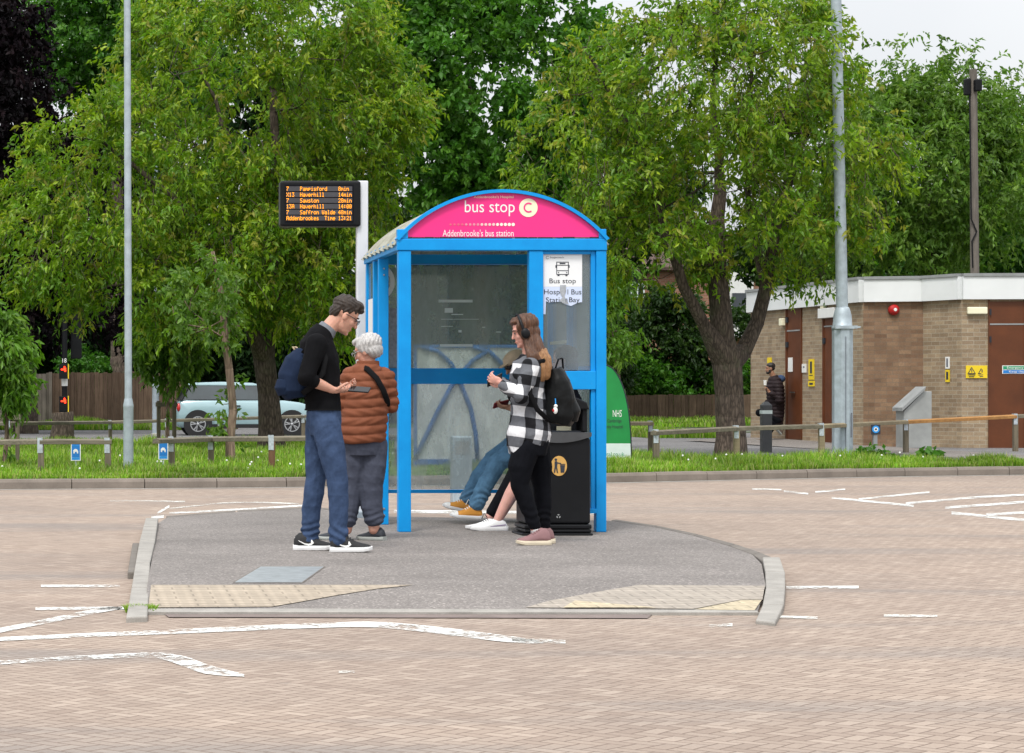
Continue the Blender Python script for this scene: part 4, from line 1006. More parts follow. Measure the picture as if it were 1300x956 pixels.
# front beam, side beams
bar(XL-0.012, XR+0.003, DF-0.008, DF+0.1, zbeam0, zbeam1, 'front_beam', bev=0.006)
zb0, zb1 = zS(337, DB), zS(323.5, DB)
def sidebeam(x0, x1): return bar(x0, x1, DF+0.102, DB-0.02, zbeam0+0.004, zbeam1-0.01, 'side_beam')
sidebeam(XL-0.01, XL+0.05); sidebeam(XR-0.05, XR)
bar(XL-0.01, XR, DB-0.018, DB+0.06, zbeam0-0.0, zbeam1-0.01, 'rear_beam')
bar(XL+0.09, XR-0.06, DB-0.03, DB+0.02, zS(336.5, DB), zbeam0-0.003, 'rear_header')
# posts along both sides and the back
for t, w in ((0.385, 0.085), (0.60, 0.06)):
    pass
d1, d2 = DF*1.058, DF*1.077
p = post(wx(480.5, d1), wx(493.5, d1), d1, d1+0.05, zbeam0-0.001, name='bolted_post')
mb = MB()
for py in (646, 654): c = W(489, py, d1); mb.lathe(c+[-0.01, -0.001, 0], [(0.011, 0), (0.009, 0.006), (0.001, 0.007)], 10, 'Y')
for py in (341, 349): c = W(489, py, d1); mb.lathe(c+[-0.01, -0.001, 0], [(0.008, 0), (0.007, 0.006), (0.001, 0.007)], 10, 'Y')
build_each(mb, 'bolt', 'steel', p)
post(wx(474, d2), wx(482.5, d2), d2, d2+0.05, zbeam0-0.001)
post(XL, XL+0.045, DB-0.04, DB+0.03, zbeam0-0.001); post(XR-0.06, XR, DB-0.04, DB+0.03, zbeam0-0.001)
post(XR-0.06, XR-0.005, d1, d1+0.09, zbeam0-0.001)
zmr0, zmr1 = zS(487.5, DB), zS(467.5, DB)
bar(XL+0.046, XR-0.061, DB-0.025, DB+0.025, zmr0, zmr1, 'mid_rail'); bar(XL+0.046, XR-0.061, DB-0.02, DB+0.015, zS(626, DB), zS(621.5, DB), 'bottom_rail')
for x0, x1, ya, yb in ((XL+0.005, XL+0.04, d2+0.052, DB-0.042), (XR-0.045, XR-0.01, d1+0.092, DB-0.042), (XR-0.045, XR-0.01, DF+0.092, d1-0.002)):
    bar(x0, x1, ya, yb, zmr0, zmr1, 'mid_rail'); bar(x0, x1, ya, yb, zS(626, DB), zS(621.5, DB), 'bottom_rail')
# glazing
def pane(lo, hi, m, name='glass_pane'):
    mb = MB(); mb.bb(lo, hi); return mb.build(name, m, shel)
xa, xb = XL+0.047, XR-0.062; xmid = (xa+xb)/2+0.02
g = pane((xa, DB-0.004, zmr1+0.001), (xb, DB+0.002, zS(338, DB)), 'glass_upper'); pane((xa, DB-0.004, zS(621, DB)), (xb, DB+0.002, zmr0-0.001), 'glass_lower')
pane((xm1+0.002, DF+0.045, zS(470)), (wx(750.8, DF), DF+0.051, zbeam0-0.029), 'glass_front')
for x, ya, yb in ((XL+0.02, d2+0.053, DB-0.043), (XR-0.025, d1+0.093, DB-0.043), (XR-0.025, DF+0.093, d1-0.003)):
    pane((x, ya, zmr1+0.001), (x+0.005, yb, zbeam0-0.003), 'glass_front'); pane((x, ya, zS(621, DB)), (x+0.005, yb, zmr0-0.001), 'glass_lower')
# arch: rise above the front beam
cx = (XL+XR)/2; half = (XR-XL)/2+0.02; rise = zS(240.5)-zbeam1; RA = (half**2+rise**2)/(2*rise); zc_ = zbeam1+rise-RA; a0 = math.asin(half/RA)
def arc(r, a_from, a_to, n): return [(cx+r*math.sin(a), zc_+r*math.cos(a)) for a in np.linspace(a_from, a_to, n)]
mb = MB(); o = arc(RA, -a0, a0, 41); i_ = arc(RA-0.026, -a0*0.995, a0*0.995, 41)
for k in range(40): mb.prism_xz([o[k], o[k+1], i_[k+1], i_[k]], DF-0.02, DF+0.09)
mb.build('front_arch', B, shel)
mb = MB(); o = arc(RA-0.027, -a0, a0, 41); o = [p for p in o if p[1] > zbeam1+0.012]
mb.prism_xz([(o[0][0], zbeam1+0.012)]+o+[(o[-1][0], zbeam1+0.012)], DF+0.01, DF+0.03)
sg = mb.build('sign_panel', 'pink_panel', shel)
bar(XL-0.01, XL+0.075, DF-0.004, DF+0.06, zbeam1+0.001, zbeam1+0.075, 'corner_block'); bar(XR-0.06, XR-0.002, DF-0.004, DF+0.06, zbeam1+0.001, zbeam1+0.075, 'corner_block')
mb = MB(); rr_ = np.random.default_rng(3)
xx = XL+0.08
while xx < XR-0.1:
    l = rr_.uniform(0.02, 0.12); 
    if rr_.random() < 0.6: mb.bb((xx, DF+0.001, zbeam1), (xx+l, DF+0.009, zbeam1+rr_.uniform(0.006, 0.016)))
    xx += l*1.2
mb.build('sealant', 'timber_black', shel)
ys_ = DF+0.009
text('bus stop', 590, 254.5, 653.5, 274.5, ys_, 'white_vinyl', sg); text("Addenbrooke's Hospital", 601.5, 248.2, 651.8, 252.6, ys_, 'cream_vinyl', sg)
text("Addenbrooke's bus station", 562, 291.5, 652, 300.2, ys_, 'white_vinyl', sg)
mb = MB(); mb.lathe(W(670.7, 263.8, ys_)+[0, -0.001, 0], [(11.8*DF/F, 0.0), (11.8*DF/F, 0.001), (0.001, 0.001)], 32, 'Y'); mb.build('letter_disc', 'cream_vinyl', sg)
c = W(671, 263.6, ys_); mb = MB()
A_ = np.linspace(R(50), R(310), 20); ro, ri = 6.4*DF/F, 4.6*DF/F
for a, b_ in zip(A_[:-1], A_[1:]): mb.prism_xz([(c[0]+ro*math.cos(a), c[2]+ro*math.sin(a)), (c[0]+ro*math.cos(b_), c[2]+ro*math.sin(b_)), (c[0]+ri*math.cos(b_), c[2]+ri*math.sin(b_)), (c[0]+ri*math.cos(a), c[2]+ri*math.sin(a))], ys_-0.0045, ys_-0.003)
mb.build('letter', 'pink_panel', sg)
for k in range(17):
    f = k/16.0; px = 572+f*79.5; mb = MB(); mb.lathe(W(px, 285, ys_)+[0, -0.001, 0], [(lerp(1.4, 2.15, f)*DF/F, 0.0), (lerp(1.4, 2.15, f)*DF/F, 0.001), (0.0005, 0.001)], 12, 'Y')
    mb.build('dot', 'dot_%d' % min(3, int(f*4)), sg)
# roof: corrugated barrel sheet
mb = MB(); na, ny = 40, 96; V = []
ya, yb = DF+0.035, DB+0.1; A_ = np.linspace(-a0*1.045, a0*1.045, na)
for layer in (0.012, 0.006):
    for j in range(ny+1):
        y = lerp(ya, yb, j/ny); w = 0.013*math.sin(j/ny*2*PI*8)
        for a in A_: V.append((cx+(RA+layer-0.035+w)*math.sin(a), y, zc_+(RA+layer-0.035+w)*math.cos(a)))
Fs = []; N1 = (ny+1)*na
for j in range(ny):
    for k in range(na-1):
        a = j*na+k; Fs.append((a, a+1, a+na+1, a+na)); Fs.append((N1+a+na, N1+a+na+1, N1+a+1, N1+a))
mb.add(V, Fs); mb.build('roof_sheet', 'roof_sheet', shel, smooth=True)
mb = MB(); o = arc(RA-0.065, -a0*0.97, a0*0.97, 31); i_ = arc(RA-0.095, -a0*0.97, a0*0.97, 31)
for yy in (DF+0.95, DB+0.0):
    for k in range(30): mb.prism_xz([o[k], o[k+1], i_[k+1], i_[k]], yy, yy+0.05)
mb.build('roof_rib', B, shel)
o = [p for p in arc(RA-0.03, -a0, a0, 41) if p[1] > zbeam1-0.008]
mb = MB(); mb.prism_xz([(o[0][0], zbeam1-0.008)]+o+[(o[-1][0], zbeam1-0.008)], DB-0.002, DB+0.004); mb.build('rear_gable', 'glass_lower', shel)
# stickers, notices and scratches on the glass
mb = MB(); ring_c = W(483, 358, DB-0.006); 
A2 = np.linspace(R(-75), R(80), 22)
for a, b_ in zip(A2[:-1], A2[1:]):
    ro, ri = 0.125, 0.085; mb.prism_xz([(ring_c[0]+ro*math.cos(a), ring_c[2]+ro*1.2*math.sin(a)), (ring_c[0]+ro*math.cos(b_), ring_c[2]+ro*1.2*math.sin(b_)), (ring_c[0]+ri*math.cos(b_), ring_c[2]+ri*1.25*math.sin(b_)), (ring_c[0]+ri*math.cos(a), ring_c[2]+ri*1.25*math.sin(a))], ring_c[1]-0.001, ring_c[1])
mb.build('ring_sticker', 'white_vinyl', shel)
mb = MB()
for (a, b_, c, e) in ((557, 380.5, 600, 384), (564.5, 391, 575, 397), (573, 398.6, 588, 399.8), (560, 405, 608, 405.6), (560, 414, 575, 414.6), (582, 419, 586, 422), (558.5, 437, 600, 440.2), (612, 415, 616, 416), (630, 421, 636, 422)):
    pbox(mb, a, b_, c, e, DB-0.006, 0.001)
build_each(mb, 'sticker', 'flag_white', shel)
mb = MB()
for px, py in ((568, 448), (569, 452), (571, 457), (583, 447), (585, 452), (586, 457), (571, 463)): pbox(mb, px, py, px+3.5, py+0.9, DB-0.006, 0.001)
build_each(mb, 'sticker', 'flag_white', shel)
pane_y = d2+0.2
mb = MB(); mb.bb((XL+0.012, DB-0.35, zS(482, DB)), (XL+0.018, DB-0.06, zS(381, DB))); mb.build('timetable', 'poster_white', shel)
mb = MB(); mb.bb((XL+0.012, d1-0.55, zS(466)), (XL+0.016, d1-0.2, zS(390))); 
mb = MB(); pbox(mb, 494, 391, 516, 467, DB-0.007, 0.002); mb.build('timetable', 'torn_paper', shel)
mb = MB(); pbox(mb, 703, 421, 711.5, 446, DF+0.6, 0.004); 
mb = MB(); mb.bb((XR-0.05, d1+0.1, zS(431)), (XR-0.03, DB-0.05, zS(427))); mb.build('notice_rail', 'cream_vinyl', shel)
mb = MB(); pbox(mb, 701, 421, 711.5, 445, DB-0.008, 0.003); mb.build('notice', 'poster_white', shel)
# perch bench inside on the right
mb = MB(); zz = 0.66; mb.bb((XR-0.42, d1+0.1, zz), (XR-0.1, DB-0.08, zz+0.045)); sb = mb.build('seat', 'seat_red', shel, bevel=0.015)
mb = MB()
for y in (d1+0.2, DB-0.2): mb.tube([(XR-0.25, y, ZI), (XR-0.25, y, zz)], 0.03, 12)
build_each(mb, 'seat_leg', 'steel', shel, smooth=True)

# poster on the front glass (a thing of its own)
dP = DF+0.04; po = thing('poster', 'white bus stop notice with a torn middle stuck to the front glass', 'poster', W(715, 387, dP))
mb = MB(); pbox(mb, 689.3, 321, 739, 364, dP, 0.002, -0.001); mb.build('upper_sheet', 'poster_white', po)
mb = MB(); pts = [(689.3, 364.1), (739, 364.1), (739, 383.5), (733, 384.5), (725, 388.5), (717, 386), (712, 383), (700, 384), (693, 384), (692.5, 399), (689.3, 399)]
mb.prism_xz([tuple(W(px, py, dP)[[0, 2]]) for px, py in pts], dP-0.001, dP+0.001); mb.build('lower_sheet', 'poster_blue', po)
mb = MB(); pts = [(711, 362), (718.5, 362), (718.5, 370), (716.5, 376), (719, 381), (722, 386), (714, 385), (710, 381), (714, 378), (710.5, 371)]
mb.prism_xz([tuple(W(px, py, dP)[[0, 2]]) for px, py in pts], dP-0.0045, dP-0.0035); mb.build('tear', 'torn_paper', po)
tp = dP-0.002
text('Bus stop', 697.5, 353.5, 731, 361.5, tp, 'ink', po); text('Hospital Bus', 690.8, 367, 738, 375.3, tp, 'ink', po) if False else None
text('Hosp', 690.8, 367.3, 710.5, 375.6, tp, 'ink', po); text('l Bus', 720.5, 367.3, 738, 373.8, tp, 'ink', po)
text('Stat', 693, 377.5, 708.5, 384, tp, 'ink', po); text('i', 709.3, 377.5, 710.2, 383.8, tp, 'ink', po); text('n', 718, 379, 720.3, 383.8, tp-0.003, 'ink', po); text('Bay', 722.5, 377.5, 735.8, 385.6, tp, 'ink', po)
text('Stagecoach', 698, 325.6, 715.8, 328.4, tp, 'ink_grey', po)
c = W(695, 327, tp); mb = MB()
for a in np.linspace(0.6, 5.8, 14)[:-1]:
    b_ = a+0.4; ro, ri = 2.0*DF/F, 1.5*DF/F; mb.prism_xz([(c[0]+ro*math.cos(a), c[2]+ro*math.sin(a)), (c[0]+ro*math.cos(b_), c[2]+ro*math.sin(b_)), (c[0]+ri*math.cos(b_), c[2]+ri*math.sin(b_)), (c[0]+ri*math.cos(a), c[2]+ri*math.sin(a))], tp-0.001, tp)
mb.build('emblem', 'ink_grey', po)
def outline(mb, x0, y0, x1, y1, w, d):
    pbox(mb, x0, y0, x1, y0+w, d, 0.001, -0.001); pbox(mb, x0, y1-w, x1, y1, d, 0.001, -0.001); pbox(mb, x0, y0+w, x0+w, y1-w, d, 0.001, -0.001); pbox(mb, x1-w, y0+w, x1, y1-w, d, 0.001, -0.001)
mb = MB(); outline(mb, 706.3, 332.3, 722, 348.8, 0.9, tp); pbox(mb, 707.2, 336.3, 721.1, 337.1, tp, 0.001, -0.001); pbox(mb, 707.2, 343.2, 721.1, 344, tp, 0.001, -0.001)
pbox(mb, 710.5, 333.8, 717.8, 335.2, tp, 0.001, -0.001); pbox(mb, 705.2, 336.5, 706.2, 340, tp, 0.001, -0.001); pbox(mb, 722.1, 336.5, 723.1, 340, tp, 0.001, -0.001)
for x in (708.5, 718.8): pbox(mb, x, 345.2, x+1.2, 346.6, tp, 0.001, -0.001)
for x in (707.8, 717.8): pbox(mb, x, 348.9, x+2.6, 350.4, tp, 0.001, -0.001)
mb.build('bus_pictogram', 'ink', po)

# ---------------------------------------------------------------- litter bin
dB0 = F*(HC-ZI)/(680-PY); x0, x1 = wx(667, dB0), wx(751, dB0); D0 = dB0; D1 = dB0+0.40
bn = thing('litter_bin', 'black plastic litter bin with round gold pictogram standing before the shelter glass', 'litter bin', ((x0+x1)/2, dB0+0.2, ZI))
zz = lambda py: HC+(PY-py)*dB0/F
mb = MB()
for (a, b_, z0, z1) in ((0.03, 0.02, ZI, zz(677)), (0.0, 0.0, zz(676.5), zz(672)), (0.006, 0.006, zz(671.5), zz(666))): mb.bb((x0-a, D0-b_, z0), (x1+a*0.3, D1, z1))
mb.build('plinth', 'black_plastic', bn, bevel=0.012)
mb = MB(); mb.bb((x0+0.004, D0+0.012, zz(665.5)), (x1-0.004, D1-0.01, zz(556))); body = mb.build('body', 'black_plastic', bn, bevel=0.02, seg=3)
# shelf lip bowed downwards
mb = MB(); n = 18; V = []
xs = np.linspace(x0, x1, n); mb2 = []
poly = [(x, zz(556)+0.012-0.052*(1-((x-cx_)/(x1-x0)*2)**2) if False else zz(554)-0.05*(1-((x-(x0+x1)/2)/((x1-x0)/2))**2)) for x in xs]+[(x1, zz(549)), (x0, zz(549))]
mb.prism_xz(poly, D0-0.004, D1); mb.build('shelf_lip', 'bin_grey', bn)
# hood
mb = MB(); hx0, hx1 = x0+0.02, x1-0.02
for (lo, hi) in (((hx0, D1-0.06, zz(548.5)), (hx1, D1-0.012, zz(515))), ((hx0, D0+0.05, zz(548.5)), (hx0+0.04, D1-0.062, zz(516))), ((hx1-0.04, D0+0.05, zz(548.5)), (hx1, D1-0.062, zz(516)))): mb.bb(lo, hi)
mb.build('hood_wall', 'black_plastic', bn, bevel=0.008)
mb = MB(); prof = [(hx0-0.01, zz(520)), (hx0+0.01, zz(511)), (hx0+0.08, zz(505.5)), ((hx0+hx1)/2, zz(503.2)), (hx1-0.08, zz(505.5)), (hx1-0.01, zz(511)), (hx1+0.01, zz(520))]
mb.prism_xz(prof, D0+0.02, D1-0.004); mb.build('hood_top', 'black_plastic', bn, bevel=0.01)
mb = MB(); mb.bb((hx0+0.01, D0+0.1, zz(549)), (hx1-0.01, D1-0.07, zz(547))); mb.bb((hx0+0.042, D0+0.24, zz(548)), (hx1-0.042, D0+0.25, zz(521))); mb.build('liner', 'timber_black', bn)
mb = MB(); pbox(mb, 706.5, 541, 725, 546.5, D0+0.2, 0.004); mb.build('hood_sticker', 'cream_vinyl', bn)
c = W(709.5, 591.5, D0+0.01); s_ = D0/F
mb = MB(); mb.lathe(c, [(10.2*s_, 0.0), (10.2*s_, 0.003), (0.001, 0.003)], 32, 'Y')
V = mb.v[0]; V[:, 2] = c[2]+(V[:, 2]-c[2])*1.25; pl = mb.build('pictogram_disc', 'gold', bn)
def pic(pts): mb.prism_xz([(c[0]+x*s_, c[2]-y*s_) for x, y in pts], c[1]-0.0055, c[1]-0.0035)
mb = MB(); pic([(1.5, -1), (7.5, -1), (6.8, 8.5), (2.2, 8.5)]); pic([(1.2, -2.6), (7.8, -2.6), (7.8, -1.6), (1.2, -1.6)])
pic([(-5.5, -5.5), (-3, -6.2), (-1.6, -4.5), (2.6, -3.8), (2.6, -2.8), (-2, -3.0), (-2.4, 1.5), (-1.2, 8.8), (-2.6, 8.8), (-3.9, 2.5), (-5.2, 8.8), (-6.6, 8.6), (-5.6, 1)])
pic([(-4.0+1.7*math.cos(a), -8.0+1.7*math.sin(a)) for a in np.linspace(0, 2*PI, 12)[:-1]]); mb.build('pictogram', 'ink', pl)
mb = MB()
for a in (90, 210, 330): 
    q0 = W(709, 655.5, D0+0.01); mb.prism_xz([(q0[0]+r_*s_*math.cos(R(t)), q0[2]+r_*s_*math.sin(R(t))) for r_, t in ((2.6, a-38), (2.9, a), (2.6, a+38), (1.2, a+30), (1.2, a-30))], q0[1]-0.001, q0[1]+0.001)
mb.build('recycling_mark', 'coping_grey', bn)

# ---------------------------------------------------------------- houses behind
def W2(px, py, d): return W(px, py, d)
def house(label, px0, px1, py_eave, py_ridge, d, depth, wallm, roofm, windows=(), name='house', gable=False, base_z=0.1, cat='house'):
    x0, x1 = wx(px0, d), wx(px1, d); ze = HC+(504-py_eave)*d/F; zr = HC+(504-py_ridge)*(d+depth/2)/F
    r = thing(name, label, cat, ((x0+x1)/2, d+depth/2, base_z))
    mb = MB(); mb.bb((x0, d, base_z), (x1, d+depth, ze)); mb.build('wall', wallm, r)
    mb = MB(); o = 0.4; ym = d+depth/2
    V = [(x0-o, d-o, ze-0.02), (x1+o, d-o, ze-0.02), (x1+o, d+depth+o, ze-0.02), (x0-o, d+depth+o, ze-0.02), (x0-o, ym, zr), (x1+o, ym, zr), (x0-o, d-o, ze+0.14), (x1+o, d-o, ze+0.14), (x1+o, d+depth+o, ze+0.14), (x0-o, d+depth+o, ze+0.14), (x0-o, ym, zr+0.15), (x1+o, ym, zr+0.15)]
    mb.add(V, [(6, 7, 11, 10), (8, 9, 10, 11), (0, 1, 7, 6), (2, 3, 9, 8), (0, 6, 10, 4), (3, 4, 10, 9), (1, 5, 11, 7), (5, 2, 8, 11), (1, 0, 4, 5), (3, 2, 5, 4)]); mb.build('roof', roofm, r)
    for w in windows:
        a, b_, t, bt, m = w[:5]; ex = w[5] if len(w) > 5 else 'white_paint'; nm = w[6] if len(w) > 6 else 2
        A = W(a, bt, d); C = W(b_, t, d)
        mb = MB(); f = 0.06; mb.bb((A[0], d-0.05, A[2]), (C[0], d-0.002, A[2]+f)); mb.bb((A[0], d-0.05, C[2]-f), (C[0], d-0.002, C[2]))
        for k in range(nm+1): xx = lerp(A[0], C[0]-f, k/nm); mb.bb((xx, d-0.05, A[2]+f+0.001), (xx+f, d-0.002, C[2]-f-0.001))
        fr = mb.build('window', ex, r); mb = MB(); mb.bb((A[0]+0.02, d-0.025, A[2]+0.02), (C[0]-0.02, d-0.004, C[2]-0.02)); mb.build('pane', m, fr)
    return r
h1 = house('red brick house with tiled roof behind the right tree', 812, 1010, 343, 300, 112.0, 9.0, 'brick_red', 'roof_tile', [(905, 918, 372, 432, 'window_glass', 'white_paint', 1), (924, 953, 392, 424, 'window_glass', 'white_paint', 2)])
mb = MB(); A = W(917, 428, 111.6); C = W(955, 345, 111.6); mb.bb((A[0], 111.4, A[2]), (C[0], 111.93, C[2])); mb.build('rendered_bay', 'render_white', h1)
mb = MB(); A = W(930, 408, 111.3); C = W(950, 372, 111.3); mb.bb((A[0], 111.3, A[2]), (C[0], 111.39, C[2])); mb.build('bay_window', 'window_glass', h1)
h2 = house('dark timber-clad house with tall pale window mullions behind the shelter', 700, 811, 345, 315, 108.0, 9.0, 'timber_black', 'roof_tile', [(775, 790, 360, 407, 'window_glass', 'flag_white', 3), (800, 818, 360, 405, 'window_glass', 'flag_white', 2), (735, 765, 360, 407, 'window_glass', 'flag_white', 4)])
h3 = house('low dark tile-hung building behind the left board fence', 132, 400, 463, 415, 96.0, 7.0, 'hung_tile', 'hung_tile', [(205, 232, 472, 490, 'window_glass', 'timber_black', 1)])
mb = MB(); A = W(168, 455, 95.4); C = W(196, 440.5, 95.4); mb.bb((A[0], 95.4, A[2]), (C[0], 95.5, C[2])); sgn = solo(mb, 'shop_sign', 'blue_sign', 'blue board sign high on the dark building behind the left lamp post', 'sign', (C[0], 95.45, A[2]))
mb = MB(); mb.bb((A[0]+0.12, 95.38, C[2]-0.16), (C[0]-0.1, 95.395, C[2]-0.10)); mb.build('lettering_band', 'flag_white', None) if False else None

# ---------------------------------------------------------------- cars
def car(label, pxr, foot, paint, flip=1, Lm=3.72, name='parked_car'):
    """side-on hatchback, nose towards +X when flip=1; pxr: pixel column of the rear bumper"""
    d = F*(HC-0.112)/(foot-PY) if foot else 60; x0 = wx(pxr, d); r = thing(name, label, 'car', (x0+flip*Lm/2, d+0.84, 0.112)); z0 = 0.112
    k = Lm/3.72
    # stations: x, belt z, bottom z, half width
    st = [(0.0, 0.62, 0.34, 0.60), (0.03, 0.84, 0.26, 0.72), (0.12, 0.93, 0.21, 0.79), (0.45, 0.955, 0.20, 0.83), (1.0, 0.955, 0.20, 0.84), (1.7, 0.945, 0.20, 0.84), (2.45, 0.93, 0.20, 0.84), (2.8, 0.925, 0.20, 0.83), (3.2, 0.875, 0.20, 0.81), (3.5, 0.79, 0.22, 0.76), (3.66, 0.66, 0.26, 0.68), (3.72, 0.52, 0.33, 0.58)]
    V = []; yc = d+0.84
    for x, zt, zb_, hw in st:
        X = x0+flip*x*k; ring = [(-hw*0.9, zb_), (-hw, zb_+0.1), (-hw*1.0, lerp(zb_, zt, 0.5)), (-hw*0.97, zt-0.08), (-hw*0.9, zt), (hw*0.9, zt), (hw*0.97, zt-0.08), (hw, lerp(zb_, zt, 0.5)), (hw, zb_+0.1), (hw*0.9, zb_)]
        V += [(X, yc+y, z0+z) for y, z in ring]
    n = 10; Fs = []
    for i in range(len(st)-1):
        for j in range(n): a = i*n+j; b_ = i*n+(j+1) % n; Fs.append((a, b_, b_+n, a+n) if flip < 0 else (a, a+n, b_+n, b_))
    Fs += [tuple(range(n)), tuple(range((len(st)-1)*n, len(st)*n))[::-1]]
    mb = MB(); mb.add(V, Fs); body = mb.build('body', paint, r, smooth=True, bevel=0.02); 
    # greenhouse
    gh = [(0.10, 0.93, 0.74), (0.34, 1.33, 0.62), (0.42, 1.36, 0.61), (2.05, 1.345, 0.61), (2.2, 1.30, 0.61), (2.72, 0.93, 0.74)]
    V = []
    for sgn_ in (-1, 1): V += [(x0+flip*x*k, yc+sgn_*hw, z0+z) for x, z, hw in gh]
    mb = MB(); m_ = len(gh); mb.add(V, [tuple(range(m_)), tuple(range(m_, 2*m_))[::-1]]+[((i+1) % m_, i, m_+i, m_+(i+1) % m_) for i in range(m_)]); gh_o = mb.build('cabin_glass', 'car_glass', r)
    mb = MB(); rf = [(0.26, 1.35, 0.63), (0.40, 1.395, 0.62), (1.2, 1.42, 0.60), (2.0, 1.39, 0.61), (2.2, 1.335, 0.63), (2.15, 1.315, 0.64), (0.32, 1.325, 0.64)]
    V = []
    for sgn_ in (-1, 1): V += [(x0+flip*x*k, yc+sgn_*hw, z0+z) for x, z, hw in rf]
    m_ = len(rf); mb.add(V, [tuple(range(m_)), tuple(range(m_, 2*m_))[::-1]]+[((i+1) % m_, i, m_+i, m_+(i+1) % m_) for i in range(m_)]); mb.build('roof', paint, r, bevel=0.015)
    mb = MB()
    for xa_, za_, xb_, zb2, w in ((0.12, 0.94, 0.33, 1.33, 0.05), (1.32, 0.94, 1.36, 1.335, 0.04), (2.68, 0.95, 2.2, 1.32, 0.035)):
        for sgn_ in (-1, 1): mb.tube([(x0+flip*xa_*k, yc+sgn_*0.745, z0+za_), (x0+flip*xb_*k, yc+sgn_*0.63, z0+zb2)], w, 6)
    build_each(mb, 'pillar', 'trim_black', r)
    for sgn_ in (-1, 1):
        MB().bb((x0+flip*0.85*k, yc+sgn_*0.835, z0+0.2), (x0+flip*2.75*k, yc+sgn_*0.85, z0+0.30)).build('sill_trim', 'trim_black', r)
        MB().bb((x0+flip*0.3*k, yc+sgn_*0.775, z0+0.935), (x0+flip*2.66*k, yc+sgn_*0.785, z0+0.955)).build('window_trim', 'trim_black', r)
    mb = MB()
    for X in (1.36, 2.5): mb.bb((x0+flip*X*k-0.005, yc-0.846, z0+0.32), (x0+flip*X*k+0.005, yc-0.82, z0+0.90))
    mb.bb((x0+flip*1.5*k, yc-0.862, z0+0.77), (x0+flip*1.66*k, yc-0.835, z0+0.80)); build_each(mb, 'door_line', 'trim_black', r)
    for sgn_ in (-1, 1):
        MB().ball((x0+flip*2.4*k, yc+sgn_*0.90, z0+1.0), (0.07, 0.08, 0.065)).build('mirror', 'trim_black', r, smooth=True)
        MB().ball((x0+flip*0.07*k, yc+sgn_*0.70, z0+0.74), (0.06, 0.09, 0.12)).build('tail_light', 'lamp_red', r, smooth=True)
    for sgn_ in (-1, 1):
        mb = MB(); mb.ball((x0+flip*3.5*k, yc+sgn_*0.66, z0+0.70), (0.13, 0.11, 0.10)); mb.build('headlight', 'lamp_clear', r, smooth=True)
    for X in (0.56, 3.0):
        for sgn_ in (-1, 1):
            c = np.array([x0+flip*X*k, yc+sgn_*0.74, z0+0.305]); ax = -1 if sgn_ < 0 else 1
            mb = MB(); prof = [(0.36, 0.0), (0.385, 0.03), (0.385, 0.125), (0.0, 0.125)]
            mb.lathe(c+[0, 0.13 if sgn_ > 0 else 0.002, 0.0], [(0.375, -0.006), (0.375, 0.12)], 28, 'Y'); mb.build('wheel_arch', 'trim_black', r)
            mb = MB(); mb.lathe(c+[0, 0.105, 0], [(0.19, 0.0), (0.275, 0.0), (0.30, 0.025), (0.305, 0.10), (0.30, 0.19), (0.275, 0.215), (0.19, 0.215)], 32, 'Y'); wh = mb.build('wheel', 'tyre', r, smooth=True)
            mb = MB(); yo = c[1]+sgn_*0.115
            mb.lathe((c[0], yo, c[2]), [(0.205, -0.01), (0.205, 0.01), (0.18, 0.01), (0.18, -0.01)], 28, 'Y')
            for q in range(5):
                a = R(90+72*q+12); 
                for da in (-0.18, 0.18): mb.tube([(c[0]+0.03*math.cos(a), yo, c[2]+0.03*math.sin(a)), (c[0]+0.19*math.cos(a+da), yo, c[2]+0.19*math.sin(a+da))], 0.018, 6)
            mb.ball((c[0], yo, c[2]), (0.04, 0.02, 0.04)); mb.build('rim', 'alloy', wh)
    return r
car('pale blue three-door hatchback on the road behind the left fence', 224, 553, 'car_paint_blue', 1, 3.78, 'hatchback_car')
car('dark car with a red tail light mostly hidden behind the green banner', 794, 560, 'car_paint_dark', -1, 4.1, 'parked_car')
# ---------------------------------------------------------------- vegetation
def unit(v): return v/np.maximum(np.linalg.norm(v, axis=-1, keepdims=True), 1e-9)
def leaf_mesh(P, D, L, Wd, col, g, fold=0.25, name='crown', m='leaf', parent=None, shape='tri'):
    """P (n,3) base points, D (n,3) directions, L lengths, Wd widths, col (n,3)"""
    n = len(P); D = unit(D); rnd = g.normal(size=(n, 3)); rnd[:, 2] *= 0.5
    w = unit(np.cross(D, rnd)); nr = np.cross(w, D); L = L[:, None]; Wd = Wd[:, None]
    mid = P+D*L*0.42
    V = np.stack([P, mid+w*Wd/2+nr*Wd*fold, P+D*L-nr*L*0.06+np.array([0, 0, -1.0])*L*0.12, mid-w*Wd/2+nr*Wd*fold], 1).reshape(-1, 3)
    base = root_base(parent) if parent is not None else np.zeros(3); V = V-base
    i = np.arange(n)*4
    Fc = np.stack([np.stack([i, i+1, i+2], 1), np.stack([i, i+2, i+3], 1)], 1).reshape(-1, 3)
    return fast_mesh(name, V, Fc, m, parent, np.repeat(col, 4, axis=0))
def fast_mesh(name, V, Fc, m, parent, col=None):
    me = bpy.data.meshes.new(name); me.vertices.add(len(V)); me.vertices.foreach_set('co', V.astype(np.float32).ravel())
    k = Fc.shape[1]; me.loops.add(Fc.size); me.loops.foreach_set('vertex_index', Fc.astype(np.int32).ravel()); me.polygons.add(len(Fc))
    me.polygons.foreach_set('loop_start', np.arange(0, Fc.size, k, dtype=np.int32)); me.polygons.foreach_set('loop_total', np.full(len(Fc), k, dtype=np.int32))
    me.update(calc_edges=True)
    if col is not None:
        a = me.color_attributes.new('Col', 'FLOAT_COLOR', 'POINT'); a.data.foreach_set('color', np.concatenate([col, np.ones((len(col), 1))], 1).astype(np.float32).ravel())
    me.materials.append(MATS[m]); me.validate()
    return link(name, me, parent)

